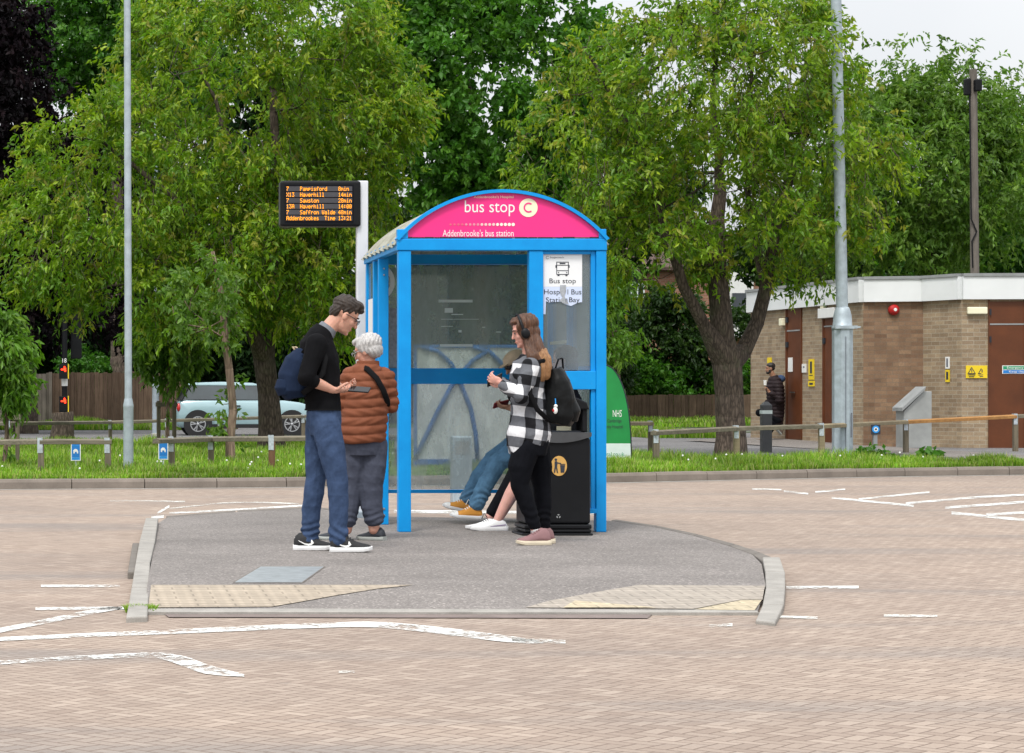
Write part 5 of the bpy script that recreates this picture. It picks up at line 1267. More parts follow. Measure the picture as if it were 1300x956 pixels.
def grow(limbs, attr, g, step=0.5, sag=0.0, arch=0.12):
    """limbs: list of polylines [(p, r)...]; attr: target points. returns nodes pos, parent, radius"""
    pos, par, fix = [], [], []
    for li, limb in enumerate(limbs):
        prev = -1
        if li > 0:
            p0 = np.array(limb[0][0]); prev = int(np.argmin(np.linalg.norm(np.array(pos)-p0, axis=1)))
        pts = [np.array(p) for p, r in limb]; rs = [r for p, r in limb]
        for k in range(len(pts)-1):
            L = np.linalg.norm(pts[k+1]-pts[k]); n = max(1, int(L/0.35))
            for q in range(n+1 if k == len(pts)-2 else n):
                if li > 0 and k == 0 and q == 0: continue
                t = q/n; p = pts[k]+(pts[k+1]-pts[k])*t+(g.normal(size=3)*0.02 if 0 < t < 1 else 0)
                pos.append(p); par.append(prev); fix.append(lerp(rs[k], rs[k+1], t)); prev = len(pos)-1
    n0 = len(pos); A = np.array(attr); P = np.array(pos); zmin = P[0, 2]+(P[:, 2].max()-P[0, 2])*0.30
    allow = [p[2] > zmin for p in pos]
    base = P[np.argmax([p[2] > zmin for p in pos])]
    A = A[np.argsort(np.linalg.norm(A-base, axis=1))]
    buf = np.zeros((n0+len(A)*14, 3)); buf[:n0] = P; ok = np.zeros(len(buf), bool); ok[:n0] = allow; n = n0
    depth = np.zeros(len(buf)); tips = []
    for a in A:
        d = np.linalg.norm(buf[:n]-a, axis=1)+np.where(ok[:n], 0, 100)+depth[:n]*0.12; j = int(np.argmin(d))
        p0 = buf[j].copy(); v = a-p0; L = np.linalg.norm(v); k = min(13, max(1, int(L/step)))
        for q in range(1, k+1):
            t = q/k; p = p0+v*t+np.array([0, 0, arch*L*math.sin(PI*t)])+(g.normal(size=3)*0.05*L/k if q < k else 0)
            buf[n] = p; par.append(j if q == 1 else n-1); depth[n] = depth[par[n]]+L/k; ok[n] = True; fix.append(None); n += 1
        tips.append(n-1)
    par = np.array(par); acc = np.zeros(n); kids = np.zeros(n, int)
    for i in range(n-1, -1, -1):
        r = (0.007**2.4 if kids[i] == 0 else acc[i])
        acc[i] = r
        if par[i] >= 0: acc[par[i]] += r; kids[par[i]] += 1
    rad = acc**(1/2.4)
    for i in range(n):
        if fix[i] is not None: rad[i] = fix[i]
        elif par[i] >= 0: rad[i] = min(rad[i], rad[par[i]]*0.9)
    return buf[:n], par, rad, np.array(tips)
def limbs_mesh(pos, par, rad, name, m, parent, rmin=0.006, flare=None):
    big = [i for i in range(len(pos)) if par[i] >= 0 and rad[i] >= rmin]
    V, Fs = [], []; o = 0
    for i in big:
        a, b_ = pos[par[i]], pos[i]; t = b_-a; L = np.linalg.norm(t)
        if L < 1e-6: continue
        t = t/L; n = 14 if rad[i] > 0.1 else 8 if rad[i] > 0.035 else 4
        ref = np.array([1., 0, 0]) if abs(t[0]) < 0.8 else np.array([0, 1., 0]); u = np.cross(t, ref); u /= np.linalg.norm(u); w = np.cross(t, u)
        ra = min(rad[par[i]], rad[i]*1.35) if rad[i] < 0.1 else rad[par[i]]
        an = np.arange(n)*2*PI/n; cs = np.cos(an)[:, None]*u+np.sin(an)[:, None]*w
        wob = 1+0.07*np.sin(an*3+a[2]*2.1)[:, None] if n == 14 else 1; wob2 = 1+0.07*np.sin(an*3+b_[2]*2.1)[:, None] if n == 14 else 1
        V.append(a-t*min(0.02, ra*0.3)+cs*ra*wob); V.append(b_+t*min(0.02, rad[i]*0.3)+cs*rad[i]*wob2)
        for j in range(n): q = (j+1) % n; Fs.append((o+j, o+q, o+n+q, o+n+j))
        Fs.append(tuple(o+n+j for j in range(n))); o += 2*n
    me = bpy.data.meshes.new(name); base = root_base(parent); me.from_pydata((np.concatenate(V)-base).tolist(), [], Fs); me.materials.append(MATS[m]); 
    return link(name, me, parent, smooth=True)

def lobe_pts(lobes, n, g, shell=0.5):
    vol = np.array([l[3]*l[4]*l[5]*(l[6] if len(l) > 6 else 1) for l in lobes], float); cnt = g.multinomial(n, vol/vol.sum()); out = []
    for l, c in zip(lobes, cnt):
        v = unit(g.normal(size=(c, 3))); r = g.uniform(0, 1, c)**(1/3.0*(1-shell)+0.0001); r = np.maximum(r, g.uniform(0.2, 1, c)**0.5*shell)
        out.append(np.array(l[:3])+v*r[:, None]*np.array(l[3:6]))
    return np.concatenate(out)
def PXL(px, py, d, rx, rz, ry, w=1.0, dy=0.0):
    """ellipsoid lobe measured in the photo: centre, half-widths in pixels, half-depth in metres"""
    c = W(px, py, d+dy); return (c[0], c[1], c[2], rx*d/F, ry, rz*d/F, w)
PAL = {
 'cherry': [(0.175, 0.295, 0.014), (0.105, 0.225, 0.012), (0.26, 0.35, 0.02), (0.28, 0.29, 0.04)],
 'green': [(0.055, 0.17, 0.014), (0.038, 0.13, 0.012), (0.085, 0.21, 0.02)],
 'centre': [(0.07, 0.20, 0.016), (0.05, 0.16, 0.014), (0.10, 0.245, 0.022)],
 'light': [(0.11, 0.21, 0.025), (0.085, 0.18, 0.02), (0.15, 0.25, 0.035)],
 'bright': [(0.11, 0.24, 0.02), (0.09, 0.20, 0.02), (0.15, 0.27, 0.03)],
 'copper': [(0.007, 0.004, 0.006), (0.005, 0.004, 0.005), (0.012, 0.007, 0.009)],
 'dark': [(0.012, 0.03, 0.009), (0.018, 0.042, 0.011), (0.009, 0.022, 0.008)],
 'mid': [(0.03, 0.07, 0.014), (0.022, 0.055, 0.012), (0.045, 0.09, 0.016)]}
def palette(k, n, g, per=1):
    p = np.array(PAL[k]); w = np.array([0.42, 0.34, 0.18, 0.06][:len(p)]); w /= w.sum()
    c = p[g.choice(len(p), n, p=w)]*g.uniform(0.75, 1.25, (n, 1)); return c
def leaves_at(anchors, outdir, n_per, twig, L, Wd, pal, g, droop=0.6, spread=0.25, jit=0.25, outw=0.55):
    """twigs hang from the anchors, each carrying n_per leaves"""
    m = len(anchors); tw = unit(outdir*outw+g.normal(size=(m, 3))*0.5+np.array([0, 0, -droop])); tl = twig*g.uniform(0.5, 1.3, m)
    base = anchors+g.normal(size=(m, 3))*jit; k = n_per
    t = np.tile((np.arange(k)+0.5)/k, (m, 1))+g.normal(size=(m, k))*0.05
    P = base[:, None, :]+tw[:, None, :]*(t*tl[:, None])[:, :, None]+np.array([0, 0, -1.0])*(t**2*tl[:, None]*0.35*droop)[:, :, None]+g.normal(size=(m, k, 3))*spread*0.08
    D = tw[:, None, :]*0.45+g.normal(size=(m, k, 3))*0.55+np.array([0, 0, -droop])
    cc = palette(pal, m, g); C = np.repeat(cc[:, None, :], k, 1)*g.uniform(0.85, 1.18, (m, k, 1))
    LL = L*g.uniform(0.6, 1.25, m*k); return P.reshape(-1, 3), D.reshape(-1, 3), LL, LL*Wd, C.reshape(-1, 3), base, tw, tl
def tree(name, label, limbs, lobes, n_attr, n_twigs, n_per, pal, seed, twig=0.35, L=0.11, Wd=0.38, droop=0.6, bark='bark', leafm='leaf', shell=0.55, jit=0.28, group=None, cat='tree', step=0.45, rmin=0.006, arch=0.1, outw=0.55, twigmesh=False):
    g = np.random.default_rng(seed); base = np.array(limbs[0][0][0]); r = thing(name, label, cat, base, group)
    attr = lobe_pts(lobes, n_attr, g, shell); pos, par, rad, tips = grow(limbs, attr, g, step, arch=arch)
    limbs_mesh(pos, par, rad, 'trunk', bark, r, rmin)
    thin = np.where((rad < 0.035) & (par >= 0))[0]
    kid = np.bincount(par[par >= 0], minlength=len(pos)); wgt = np.where(kid[thin] == 0, 6.0, 1.0); wgt /= wgt.sum()
    ch = g.choice(thin, n_twigs, p=wgt); pp = pos[ch]; u = g.uniform(0, 1, (n_twigs, 1)); anc = pp*u+pos[par[ch]]*(1-u)
    ctr = np.array([l[:3] for l in lobes]); d = anc[:, None, :]-ctr[None]; rr = np.array([l[3:6] for l in lobes]); q = np.argmin(np.sum((d/rr)**2, -1), 1)
    out = unit((anc-ctr[q])/rr[q])
    P, D, LL, WW, C, b_, tw, tl = leaves_at(anc, out, n_per, twig, L, Wd, pal, g, droop, jit=jit, outw=outw)
    leaf_mesh(P, D, LL, WW, C, g, m=leafm, parent=r)
    if twigmesh:
        n = len(b_); k = min(n, twigmesh); a = b_[:k]; e = a+tw[:k]*(tl[:k])[:, None]+np.array([0, 0, -0.35*droop])*tl[:k, None]; s_ = a-tw[:k]*0.25
        w = np.array([0.006, 0, 0]); V = np.stack([s_-w, s_+w, e+w*0.4, e-w*0.4], 1).reshape(-1, 3)-base; i = np.arange(k)*4; fast_mesh('twigs', V, np.stack([i, i+1, i+2, i+3], 1), bark, r)
    return r
def V3(px, py, d): return W(px, py, d)

# big left cherry
d = 44.5; t0 = G(344, 571, ZG); d = t0[1]
tree('cherry_tree', 'large drooping yellow-green tree with thick dark trunk left of the shelter',
     [[((*t0[:2], 0.05), 0.30), (V3(343, 545, d), 0.235), (V3(341, 500, d), 0.20), (V3(336, 455, d), 0.21), (V3(338, 420, d), 0.17), (V3(350, 330, d+0.2), 0.13), (V3(352, 220, d+0.3), 0.10), (V3(345, 90, d), 0.06), (V3(340, -40, d), 0.03)],
      [(V3(336, 455, d), 0.15), (V3(322, 425, d-0.3), 0.12), (V3(285, 350, d-0.8), 0.09), (V3(220, 250, d-1.2), 0.06), (V3(130, 180, d-1.4), 0.03)],
      [(V3(338, 430, d), 0.14), (V3(362, 385, d+0.4), 0.11), (V3(410, 300, d+0.8), 0.08), (V3(455, 200, d+0.6), 0.05), (V3(480, 100, d+0.4), 0.03)],
      [(V3(350, 330, d+0.2), 0.07), (V3(300, 200, d+1.4), 0.05), (V3(250, 80, d+1.6), 0.03)],
      [(V3(285, 350, d-0.8), 0.06), (V3(200, 330, d-1.6), 0.04), (V3(110, 300, d-2), 0.02)]],
     [PXL(330, 120, d, 190, 190, 3.0), PXL(170, 230, d, 130, 130, 2.4, dy=-0.6), PXL(85, 320, d, 75, 70, 1.6, dy=-1), PXL(215, 360, d, 120, 50, 1.8, dy=-0.8), PXL(435, 190, d, 95, 150, 2.4), PXL(400, 375, d, 70, 60, 1.8), PXL(160, 378, d, 80, 22, 1.2, 1.4, -1), PXL(330, 300, d, 130, 110, 2.6), PXL(60, 260, d, 55, 60, 1.2), PXL(350, 415, d, 90, 22, 1.2, 1.2, -0.6)],
     430, 12500, 9, 'cherry', 11, twig=0.28, L=0.128, Wd=0.38, droop=0.40, outw=0.8, jit=0.22, twigmesh=4000)
# right cherry with forked trunk
t0 = G(926, 579, ZG); d = t0[1]
tree('cherry_tree', 'spreading green tree with forked dark trunk right of the shelter',
     [[((*t0[:2], 0.05), 0.30), (V3(927, 555, d), 0.25), (V3(926, 500, d), 0.235), (V3(924, 460, d), 0.25), (V3(918, 430, d), 0.20), (V3(912, 370, d), 0.17), (V3(910, 300, d), 0.14), (V3(913, 220, d+0.2), 0.09), (V3(905, 120, d+0.3), 0.05), (V3(915, 10, d+0.2), 0.025)],
      [(V3(926, 475, d), 0.16), (V3(945, 445, d+0.1), 0.14), (V3(961, 410, d+0.2), 0.12), (V3(972, 365, d+0.2), 0.11), (V3(985, 290, d), 0.09), (V3(1010, 200, d-0.2), 0.06), (V3(1050, 110, d-0.4), 0.03)],
      [(V3(918, 450, d), 0.14), (V3(895, 415, d-0.2), 0.11), (V3(868, 365, d-0.4), 0.09), (V3(845, 300, d-0.6), 0.08), (V3(815, 190, d-0.8), 0.06), (V3(770, 110, d-0.6), 0.035), (V3(740, 60, d-0.5), 0.02)],
      [(V3(972, 365, d+0.2), 0.06), (V3(950, 280, d+0.6), 0.055), (V3(945, 180, d+1), 0.04), (V3(960, 60, d+1), 0.025)],
      [(V3(815, 190, d-0.8), 0.045), (V3(800, 110, d-0.4), 0.04), (V3(835, 85, d-0.2), 0.03), (V3(870, 20, d), 0.02)],
      [(V3(1010, 200, d-0.2), 0.04), (V3(1080, 180, d-0.6), 0.03), (V3(1130, 190, d-0.8), 0.015)]],
     [PXL(900, 110, d, 170, 120, 2.8), PXL(745, 190, d, 95, 120, 2.0), PXL(1040, 190, d, 105, 115, 2.0), PXL(975, 305, d, 100, 55, 1.8, 0.9), PXL(820, 290, d, 105, 75, 2.0), PXL(1095, 240, d, 60, 75, 1.4), PXL(740, 300, d, 55, 50, 1.3), PXL(960, 20, d, 110, 60, 1.6, 0.8), PXL(1020, 350, d, 50, 22, 1.0, 1.2), PXL(890, 230, d, 150, 90, 2.4, 0.8), PXL(1020, 90, d, 80, 70, 1.4, 0.8)],
     400, 6300, 9, 'cherry', 23, twig=0.26, L=0.12, Wd=0.40, droop=0.36, outw=0.8, jit=0.18, twigmesh=3500)
# thin pale trunk with shoots
t0 = G(293, 588, ZG); d = t0[1]
tree('young_tree', 'thin pale crooked stem with leafy shoots beside the blue car', [[((*t0[:2], 0.05), 0.085), (V3(292, 560, d), 0.07), (V3(296, 520, d), 0.062), (V3(291, 470, d), 0.06), (V3(286, 430, d), 0.055), (V3(282, 380, d), 0.045), (V3(270, 320, d), 0.03)]],
     [PXL(291, 535, d, 16, 30, 0.3), PXL(294, 575, d, 16, 14, 0.3), PXL(262, 380, d, 50, 50, 0.9, 1.0), PXL(285, 505, d, 10, 14, 0.25)], 60, 260, 8, 'light', 31, twig=0.18, L=0.11, Wd=0.5, droop=0.4, jit=0.08, bark='bark_light')
t0 = G(5, 592, ZG); d = t0[1]
tree('young_tree', 'bright green staked young tree at the left edge', [[((*t0[:2], 0.05), 0.035), (V3(8, 510, d), 0.03), (V3(8, 430, d), 0.02), (V3(6, 400, d), 0.012)]],
     [PXL(5, 466, d, 36, 38, 0.45), PXL(12, 430, d, 24, 26, 0.35), PXL(-15, 450, d, 40, 55, 0.5), PXL(32, 447, d, 16, 10, 0.2)], 90, 620, 9, 'bright', 33, twig=0.26, L=0.14, Wd=0.36, droop=0.7, jit=0.07, bark='bark_light')
t0 = G(213, 567, ZG); d = t0[1]
tree('young_tree', 'bright green staked young tree beside the blue car', [[((*t0[:2], 0.05), 0.04), (V3(213, 510, d), 0.035), (V3(214, 450, d), 0.025), (V3(212, 400, d), 0.012)]],
     [PXL(214, 442, d, 42, 34, 0.7), PXL(222, 415, d, 36, 30, 0.6), PXL(190, 430, d, 28, 26, 0.5)], 90, 700, 9, 'light', 35, twig=0.28, L=0.16, Wd=0.36, droop=0.7, jit=0.09, bark='bark_light')
t0 = G(786, 583, ZG); d = 47.0; t0 = np.array([wx(788, d), d, 0.12])
tree('young_tree', 'small bright green sapling between the shelter and the dark house', [[((*t0[:2], 0.05), 0.04), (V3(786, 480, d), 0.03), (V3(780, 430, d), 0.02)]],
     [PXL(782, 432, d, 24, 18, 0.5), PXL(776, 400, d, 16, 30, 0.4), PXL(790, 352, d, 20, 22, 0.5)], 60, 330, 8, 'bright', 37, twig=0.26, L=0.15, Wd=0.36, droop=0.5, jit=0.1, bark='bark_light')

# background trees
def bgtree(label, px, py0, d, lobes, n, pal, seed, L=0.2, n_per=10, n_attr=260, name='broadleaf_tree', leafm='leaf', trunk=0.3, Wd=0.62, twig=0.45, shell=0.6, droop=0.25, jit=0.42, **kw):
    lo = [PXL(a, b_, d, rx, rz, ry) for a, b_, rx, rz, ry in lobes]; top = max(l[2] for l in lo); b0 = np.array([wx(px, d), d, 0.0])
    mid = np.array([b0[0], d, top*0.45]); tp = np.array([np.mean([l[0] for l in lo]), d, top])
    return tree(name, label, [[(b0, trunk), (mid, trunk*0.7), (tp, trunk*0.15)]], lo, n_attr, n, n_per, pal, seed, twig=twig, L=L, Wd=Wd, droop=droop, shell=shell, jit=jit, step=0.9, rmin=0.02, leafm=leafm, **kw)
bgtree('tall dark green maple rising behind the shelter, between the two drooping trees', 610, 0, 84.0, [(610, 100, 150, 170, 4.5), (520, 230, 110, 90, 3.5), (690, 60, 110, 110, 3.5), (500, 60, 110, 120, 3.5), (640, 240, 110, 70, 3.0)], 8200, 'centre', 41, L=0.24)
bgtree('green maple behind the top left of the drooping tree', 150, 0, 78.0, [(130, 40, 90, 80, 3.0), (86, 62, 45, 45, 2.2), (200, 60, 80, 90, 3), (160, -30, 90, 60, 3)], 4600, 'green', 43, L=0.2)
bgtree('almost black purple-leaved beech at the left edge', 30, 0, 66.0, [(-15, 150, 70, 170, 4.0), (30, 320, 70, 110, 3.5), (-90, 250, 110, 260, 4.5), (75, 230, 45, 70, 2.5), (20, 410, 70, 45, 2.5), (120, 375, 80, 50, 2.5), (95, 330, 50, 60, 2.5)], 9500, 'copper', 45, L=0.19, leafm='leaf_dark', trunk=0.42, Wd=0.6)
bgtree('light green feathery tree behind the brick building roof', 1180, 0, 74.0, [(1150, 210, 105, 95, 3.0), (1210, 160, 60, 60, 2.0), (1090, 280, 90, 80, 2.5), (1235, 260, 80, 90, 2.4), (1170, 110, 55, 40, 1.5)], 5200, 'light', 47, L=0.2, Wd=0.42, twig=0.6, jit=0.4, droop=0.35)
bgtree('darker green tree behind the utility pole at the right edge', 1270, 0, 80.0, [(1290, 290, 85, 80, 3.5), (1220, 330, 80, 60, 3.0), (1340, 200, 70, 90, 3.0), (1400, 300, 90, 90, 3)], 4200, 'green', 49, L=0.22)
bgtree('broad green tree low behind the utility pole and the flat roof', 1090, 0, 86.0, [(1060, 330, 110, 60, 3.0), (1180, 330, 110, 50, 3.0), (1290, 340, 100, 50, 3.0)], 4600, 'mid', 51, L=0.22, n_attr=200)
bgtree('green tree behind the forked tree, filling above the shelter roof', 700, 0, 92.0, [(690, 290, 90, 70, 3.0), (780, 250, 90, 80, 3.0), (560, 300, 80, 60, 3.0)], 3600, 'mid', 53, L=0.25, n_attr=160)
bgtree('dark tree behind the low tile-hung building', 300, 0, 104.0, [(150, 360, 130, 90, 3.0), (300, 350, 150, 100, 3.5), (440, 330, 130, 110, 3.5), (250, 200, 180, 120, 3.5)], 8200, 'dark', 55, L=0.30, leafm='leaf_dark', n_attr=300)
bgtree('dark conifer-like tree behind the young staked tree and the left fence', 110, 0, 88.0, [(60, 420, 90, 60, 2.5), (130, 300, 100, 120, 3), (0, 330, 100, 130, 3)], 5200, 'dark', 57, L=0.26, leafm='leaf_dark', n_attr=200)

# shrubs
def shrub(label, lobes, d, n, pal, seed, foot, L=0.14, name='shrub', leafm='leaf', n_per=8, n_attr=120, Wd=0.55, jit=0.12, twig=0.22):
    px = np.mean([l[0] for l in lobes]); lo = [PXL(a, b_, d, rx, rz, ry) for a, b_, rx, rz, ry in lobes]; b0 = np.array([wx(px, d), d, 0.1])
    return tree(name, label, [[(b0, 0.05), (W(px, lobes[0][1]+lobes[0][3]*0.3, d), 0.04), (W(px, lobes[0][1], d), 0.02)]], lo, n_attr, n, n_per, pal, seed, twig=twig, L=L, Wd=Wd, droop=0.25, jit=jit, cat='shrub', leafm=leafm, rmin=0.008)
shrub('tall dark leafy shrub in front of the dark timber house', [(850, 430, 48, 55, 1.5), (880, 470, 60, 35, 1.2), (835, 390, 26, 30, 0.9)], 102.5, 2600, 'mid', 61, 500, L=0.24, jit=0.25, twig=0.4)
shrub('low light green hedge-like shrub above the right board fence', [(815, 482, 50, 24, 1.0), (880, 488, 60, 18, 0.9), (940, 485, 40, 22, 0.9), (770, 480, 40, 26, 1.0)], 101.5, 2400, 'green', 63, 500, L=0.2, jit=0.2, twig=0.35)
shrub('dark shrub beside the white bay of the brick house', [(945, 440, 38, 50, 1.2), (1000, 430, 50, 60, 1.4)], 103.5, 1700, 'mid', 65, 500, L=0.22, jit=0.22, twig=0.35)
shrub('low ivy-like bush over the left board fence by the signal pole', [(120, 470, 26, 13, 0.8), (95, 455, 18, 16, 0.8)], 78.5, 700, 'green', 67, 500, L=0.15)
shrub('small weedy bush at the foot of the right lamp post', [(1108, 578, 14, 6, 0.25)], 38.5, 60, 'green', 69, 580, L=0.1, jit=0.04, twig=0.1, n_attr=20)
shrub('small dock plant beside the vent cabinet', [(1182, 576, 6, 4, 0.12)], 40.5, 20, 'green', 71, 580, L=0.16, jit=0.03, twig=0.1, n_attr=20)
# tree trunk stub behind the signal pole
b = G(79, 561, ZG); d = b[1]; r = thing('tree_stump', 'thick dark cut trunk standing behind the left rail fences', 'tree stump', b); mb = MB()
mb.tube([b+[0, 0, -0.05], b+[0, 0, 0.15], b+[0.02, 0, 0.45], b+[0, 0, 0.66]], [0.34, 0.27, 0.24, 0.25], 18); mb.build('trunk', 'bark', r, smooth=True)
mb = MB(); mb.lathe(b+[0, 0, 0.661], [(0.24, 0), (0.001, 0.004)], 18); mb.build('cut_face', 'bark_light', r)

# dark hedge behind the left fence and the middle
def hedge(name, label, px0, px1, top, d, n, pal, seed, th=1.6, L=0.2, leafm='leaf_dark'):
    g = np.random.default_rng(seed); x0, x1 = wx(px0, d), wx(px1, d); zt = HC+(504-top)*d/F
    r = thing(name, label, 'hedge', ((x0+x1)/2, d, 0.1))
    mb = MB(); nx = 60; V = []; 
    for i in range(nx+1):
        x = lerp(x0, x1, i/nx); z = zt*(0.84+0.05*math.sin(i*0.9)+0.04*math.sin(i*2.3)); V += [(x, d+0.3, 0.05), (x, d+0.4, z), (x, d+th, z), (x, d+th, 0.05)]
    mb.add(V, [(4*i+j, 4*i+(j+1) % 4, 4*i+4+(j+1) % 4, 4*i+4+j) for i in range(nx) for j in range(4)]+[(0, 1, 2, 3), (4*nx+3, 4*nx+2, 4*nx+1, 4*nx)]); mb.build('shade_core', 'hedge_core', r)  # solid near-black mass: shade inside the hedge put in as colour
    x = g.uniform(x0, x1, n); z = g.uniform(0.2, 1.0, n)**0.8*zt*(0.90+0.08*np.sin(x*1.7)+0.05*np.sin(x*4.1)); y = d+0.3-g.uniform(0, 0.5, n)+0.25*np.sin(x*2.2+z); P = np.stack([x, y, z], 1)
    out = np.tile([0, -1.0, 0.2], (n, 1)); P, D, LL, WW, C, *_ = leaves_at(P, out, 6, 0.3, L, 0.5, pal, g, 0.4, jit=0.14)
    leaf_mesh(P, D, LL, WW, C, g, m=leafm, parent=r, name='foliage')
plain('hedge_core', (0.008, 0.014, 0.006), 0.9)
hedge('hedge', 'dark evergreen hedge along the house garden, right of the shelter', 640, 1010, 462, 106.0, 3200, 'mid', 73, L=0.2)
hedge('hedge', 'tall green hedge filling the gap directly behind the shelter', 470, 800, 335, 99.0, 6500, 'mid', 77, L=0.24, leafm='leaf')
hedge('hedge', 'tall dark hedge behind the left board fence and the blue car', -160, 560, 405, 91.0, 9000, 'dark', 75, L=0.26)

# grass -----------------------------------------------------------------------
def grass(name, label, n, sampler, hmin, hmax, w, seed, cols, lean=0.35):
    g = np.random.default_rng(seed); P, hs = sampler(g, n); n = len(P); h = g.uniform(hmin, hmax, n)*hs
    a = g.uniform(0, 2*PI, n); u = np.stack([np.cos(a), np.sin(a)*0.4, np.zeros(n)], 1); u = unit(u); wd = (w*g.uniform(0.6, 1.3, n))[:, None]
    ld = np.stack([np.cos(a+1.3), np.sin(a+1.3), np.zeros(n)], 1)*(h*lean*g.uniform(0.2, 1.6, n))[:, None]; up = np.array([0, 0, 1.0])
    V = np.stack([P-u*wd/2, P+u*wd/2, P+ld*0.35+up*(h*0.6)[:, None]+u*wd*0.4, P+ld*0.35+up*(h*0.6)[:, None]-u*wd*0.4, P+ld+up*h[:, None]], 1).reshape(-1, 3)
    i = np.arange(n)*5; F4 = np.stack([np.stack([i, i+1, i+2], 1), np.stack([i, i+2, i+3], 1), np.stack([i+3, i+2, i+4], 1)], 1).reshape(-1, 3)
    c = np.array(cols)[g.integers(0, len(cols), n)]*g.uniform(0.7, 1.3, (n, 1)); patch = 1+0.18*np.sin(P[:, 0]*1.3+P[:, 1]*0.7)+0.12*np.sin(P[:, 0]*4.1-P[:, 1]*2); c = c*patch[:, None]
    tipc = np.repeat(c, 5, axis=0)
    o = fast_mesh(name, V, F4, 'grass_blade', None, tipc); o['kind'] = 'stuff'; o['label'] = label; o['category'] = 'grass'
GC = [(0.155, 0.31, 0.018), (0.20, 0.35, 0.022), (0.12, 0.25, 0.014), (0.26, 0.37, 0.05), (0.30, 0.33, 0.11)]
FLIP = None
def samp_verge(x0, x1, y_back, frac=0.5):
    def f(g, n):
        k = int(n*frac); x = g.uniform(x0, x1, n); ky = np.interp(x, [p[0] for p in KL], [p[1] for p in KL])+0.15
        yb = y_back(x); t = g.uniform(0, 1, n)**1.6; y = ky+(yb-ky)*t
        y[:k//3] = ky[:k//3]+g.uniform(0, 0.5, k//3)
        hs = 0.75+0.35*np.sin(x*2.1+y*1.3)*np.sin(x*0.7-y*0.9)+0.15*np.sin(x*6.0)
        hs *= np.where(y-ky < 0.25, 0.6, 1.0)
        keep = (y > ky) & (y < yb)
        # bare patch of the path on the right
        bp = (x > 13.2) & (x < 16.9) & (y > 35.2) & (y < 38.5); keep &= ~bp
        return np.stack([x, y, np.full(n, ZG)], 1)[keep], hs[keep]
    return f
vb = np.vectorize(lambda x: vergeback(x))
grass('grass', 'long fresh green grass covering the left verge', 105000, samp_verge(-3.5, 8.6, lambda x: np.full(len(x), 53.9)), 0.06, 0.185, 0.014, 81, GC)
grass('grass', 'fresh green grass covering the right verge', 62000, samp_verge(7.4, 20.5, lambda x: np.minimum(vb(x), 41.5)), 0.08, 0.23, 0.012, 83, GC)
def rect(x0, x1, y0, y1, z):
    def f(g, n):
        x = g.uniform(x0, x1, n); y = g.uniform(y0, y1, n); return np.stack([x, y, np.full(n, z)], 1), 0.8+0.3*np.sin(x*1.7)
    return f
grass('grass', 'grass strip at the foot of the board fences', 16000, rect(-8, 5.4, 72.3, 74.8, 0.12), 0.12, 0.42, 0.035, 85, GC)
grass('grass', 'grass beyond the road by the far board fence', 26000, rect(18, 42, 79, 97.5, 0.12), 0.1, 0.3, 0.05, 87, GC)
grass('grass', 'grass beside the path of the brick building', 12000, rect(14.8, 17.0, 58, 70.5, 0.12), 0.1, 0.25, 0.03, 89, GC)
def moss(g, n):
    p = np.array([G(px, 777, 0.0) for px in g.uniform(160, 197, n)]); p[:, 1] += g.normal(size=n)*0.04; p[:, 2] = 0.0; return p, np.full(n, 1.0)
grass('moss_tuft', 'small weeds in the kerb joint at the island corner', 900, moss, 0.015, 0.045, 0.010, 91, GC, 0.8)
# little white flower heads in the grass
g = np.random.default_rng(95); mb = MB()
for px, py in [(332, 585), (333, 612), (335, 610), (338, 611), (700, 600)]+[(g.uniform(-5, 1290), g.uniform(590, 606)) for _ in range(46)]:
    b = G(px, max(py, 580), ZG); 
    if b[1] < kerb_y(b[0])+0.2: b[1] = kerb_y(b[0])+g.uniform(0.3, 1.5); 
    mb.ball(b+[0, 0, g.uniform(0.1, 0.2)], 0.014, nu=6, nv=4)
o = mb.build('daisies', 'white_vinyl', None, uv=False); o['kind'] = 'stuff'; o['label'] = 'tiny white flower heads scattered in the verge grass'; o['category'] = 'flowers'
# ---------------------------------------------------------------- people
def fuse(mb, name, m, parent, voxel=0.006, smooth=4, disp=None, bump=None):
    base = root_base(parent); V = np.concatenate(mb.v)-base
    me = bpy.data.meshes.new('t'); me.from_pydata(V.tolist(), [], mb.f); ob = bpy.data.objects.new('t', me); COL.objects.link(ob)
    md = ob.modifiers.new('r', 'REMESH'); md.mode = 'VOXEL'; md.voxel_size = voxel; md.adaptivity = 0
    if smooth: ms = ob.modifiers.new('s', 'SMOOTH'); ms.factor = 0.5; ms.iterations = smooth
    dg = bpy.context.evaluated_depsgraph_get(); dg.update()
    out = bpy.data.meshes.new_from_object(ob.evaluated_get(dg)); bpy.data.objects.remove(ob); bpy.data.meshes.remove(me)
    out.materials.clear(); out.materials.append(MATS[m])
    if disp is not None:
        n = len(out.vertices); co = np.empty(n*3); out.vertices.foreach_get('co', co); co = co.reshape(-1, 3); nr = np.empty(n*3); out.vertices.foreach_get('normal', nr); nr = nr.reshape(-1, 3)
        co = co+nr*disp(co+base)[:, None]; out.vertices.foreach_set('co', co.ravel()); out.update()
    out.name = name
    return link(name, out, parent, smooth=True)
def limb(mb, pts, rad, n=14):
    """rounded chain: a tube with balls at its joints"""
    mb.tube(pts, rad, n)
    for p, r in zip(pts, rad):
        rr = r if np.isscalar(r) else min(r)
        mb.ball(p, (rr, rr, rr))
    return mb
def rotm(yaw, pitch=0, roll=0):
    return np.array((Matrix.Rotation(R(yaw), 3, 'Z') @ Matrix.Rotation(R(-pitch), 3, 'Y') @ Matrix.Rotation(R(roll), 3, 'X')))
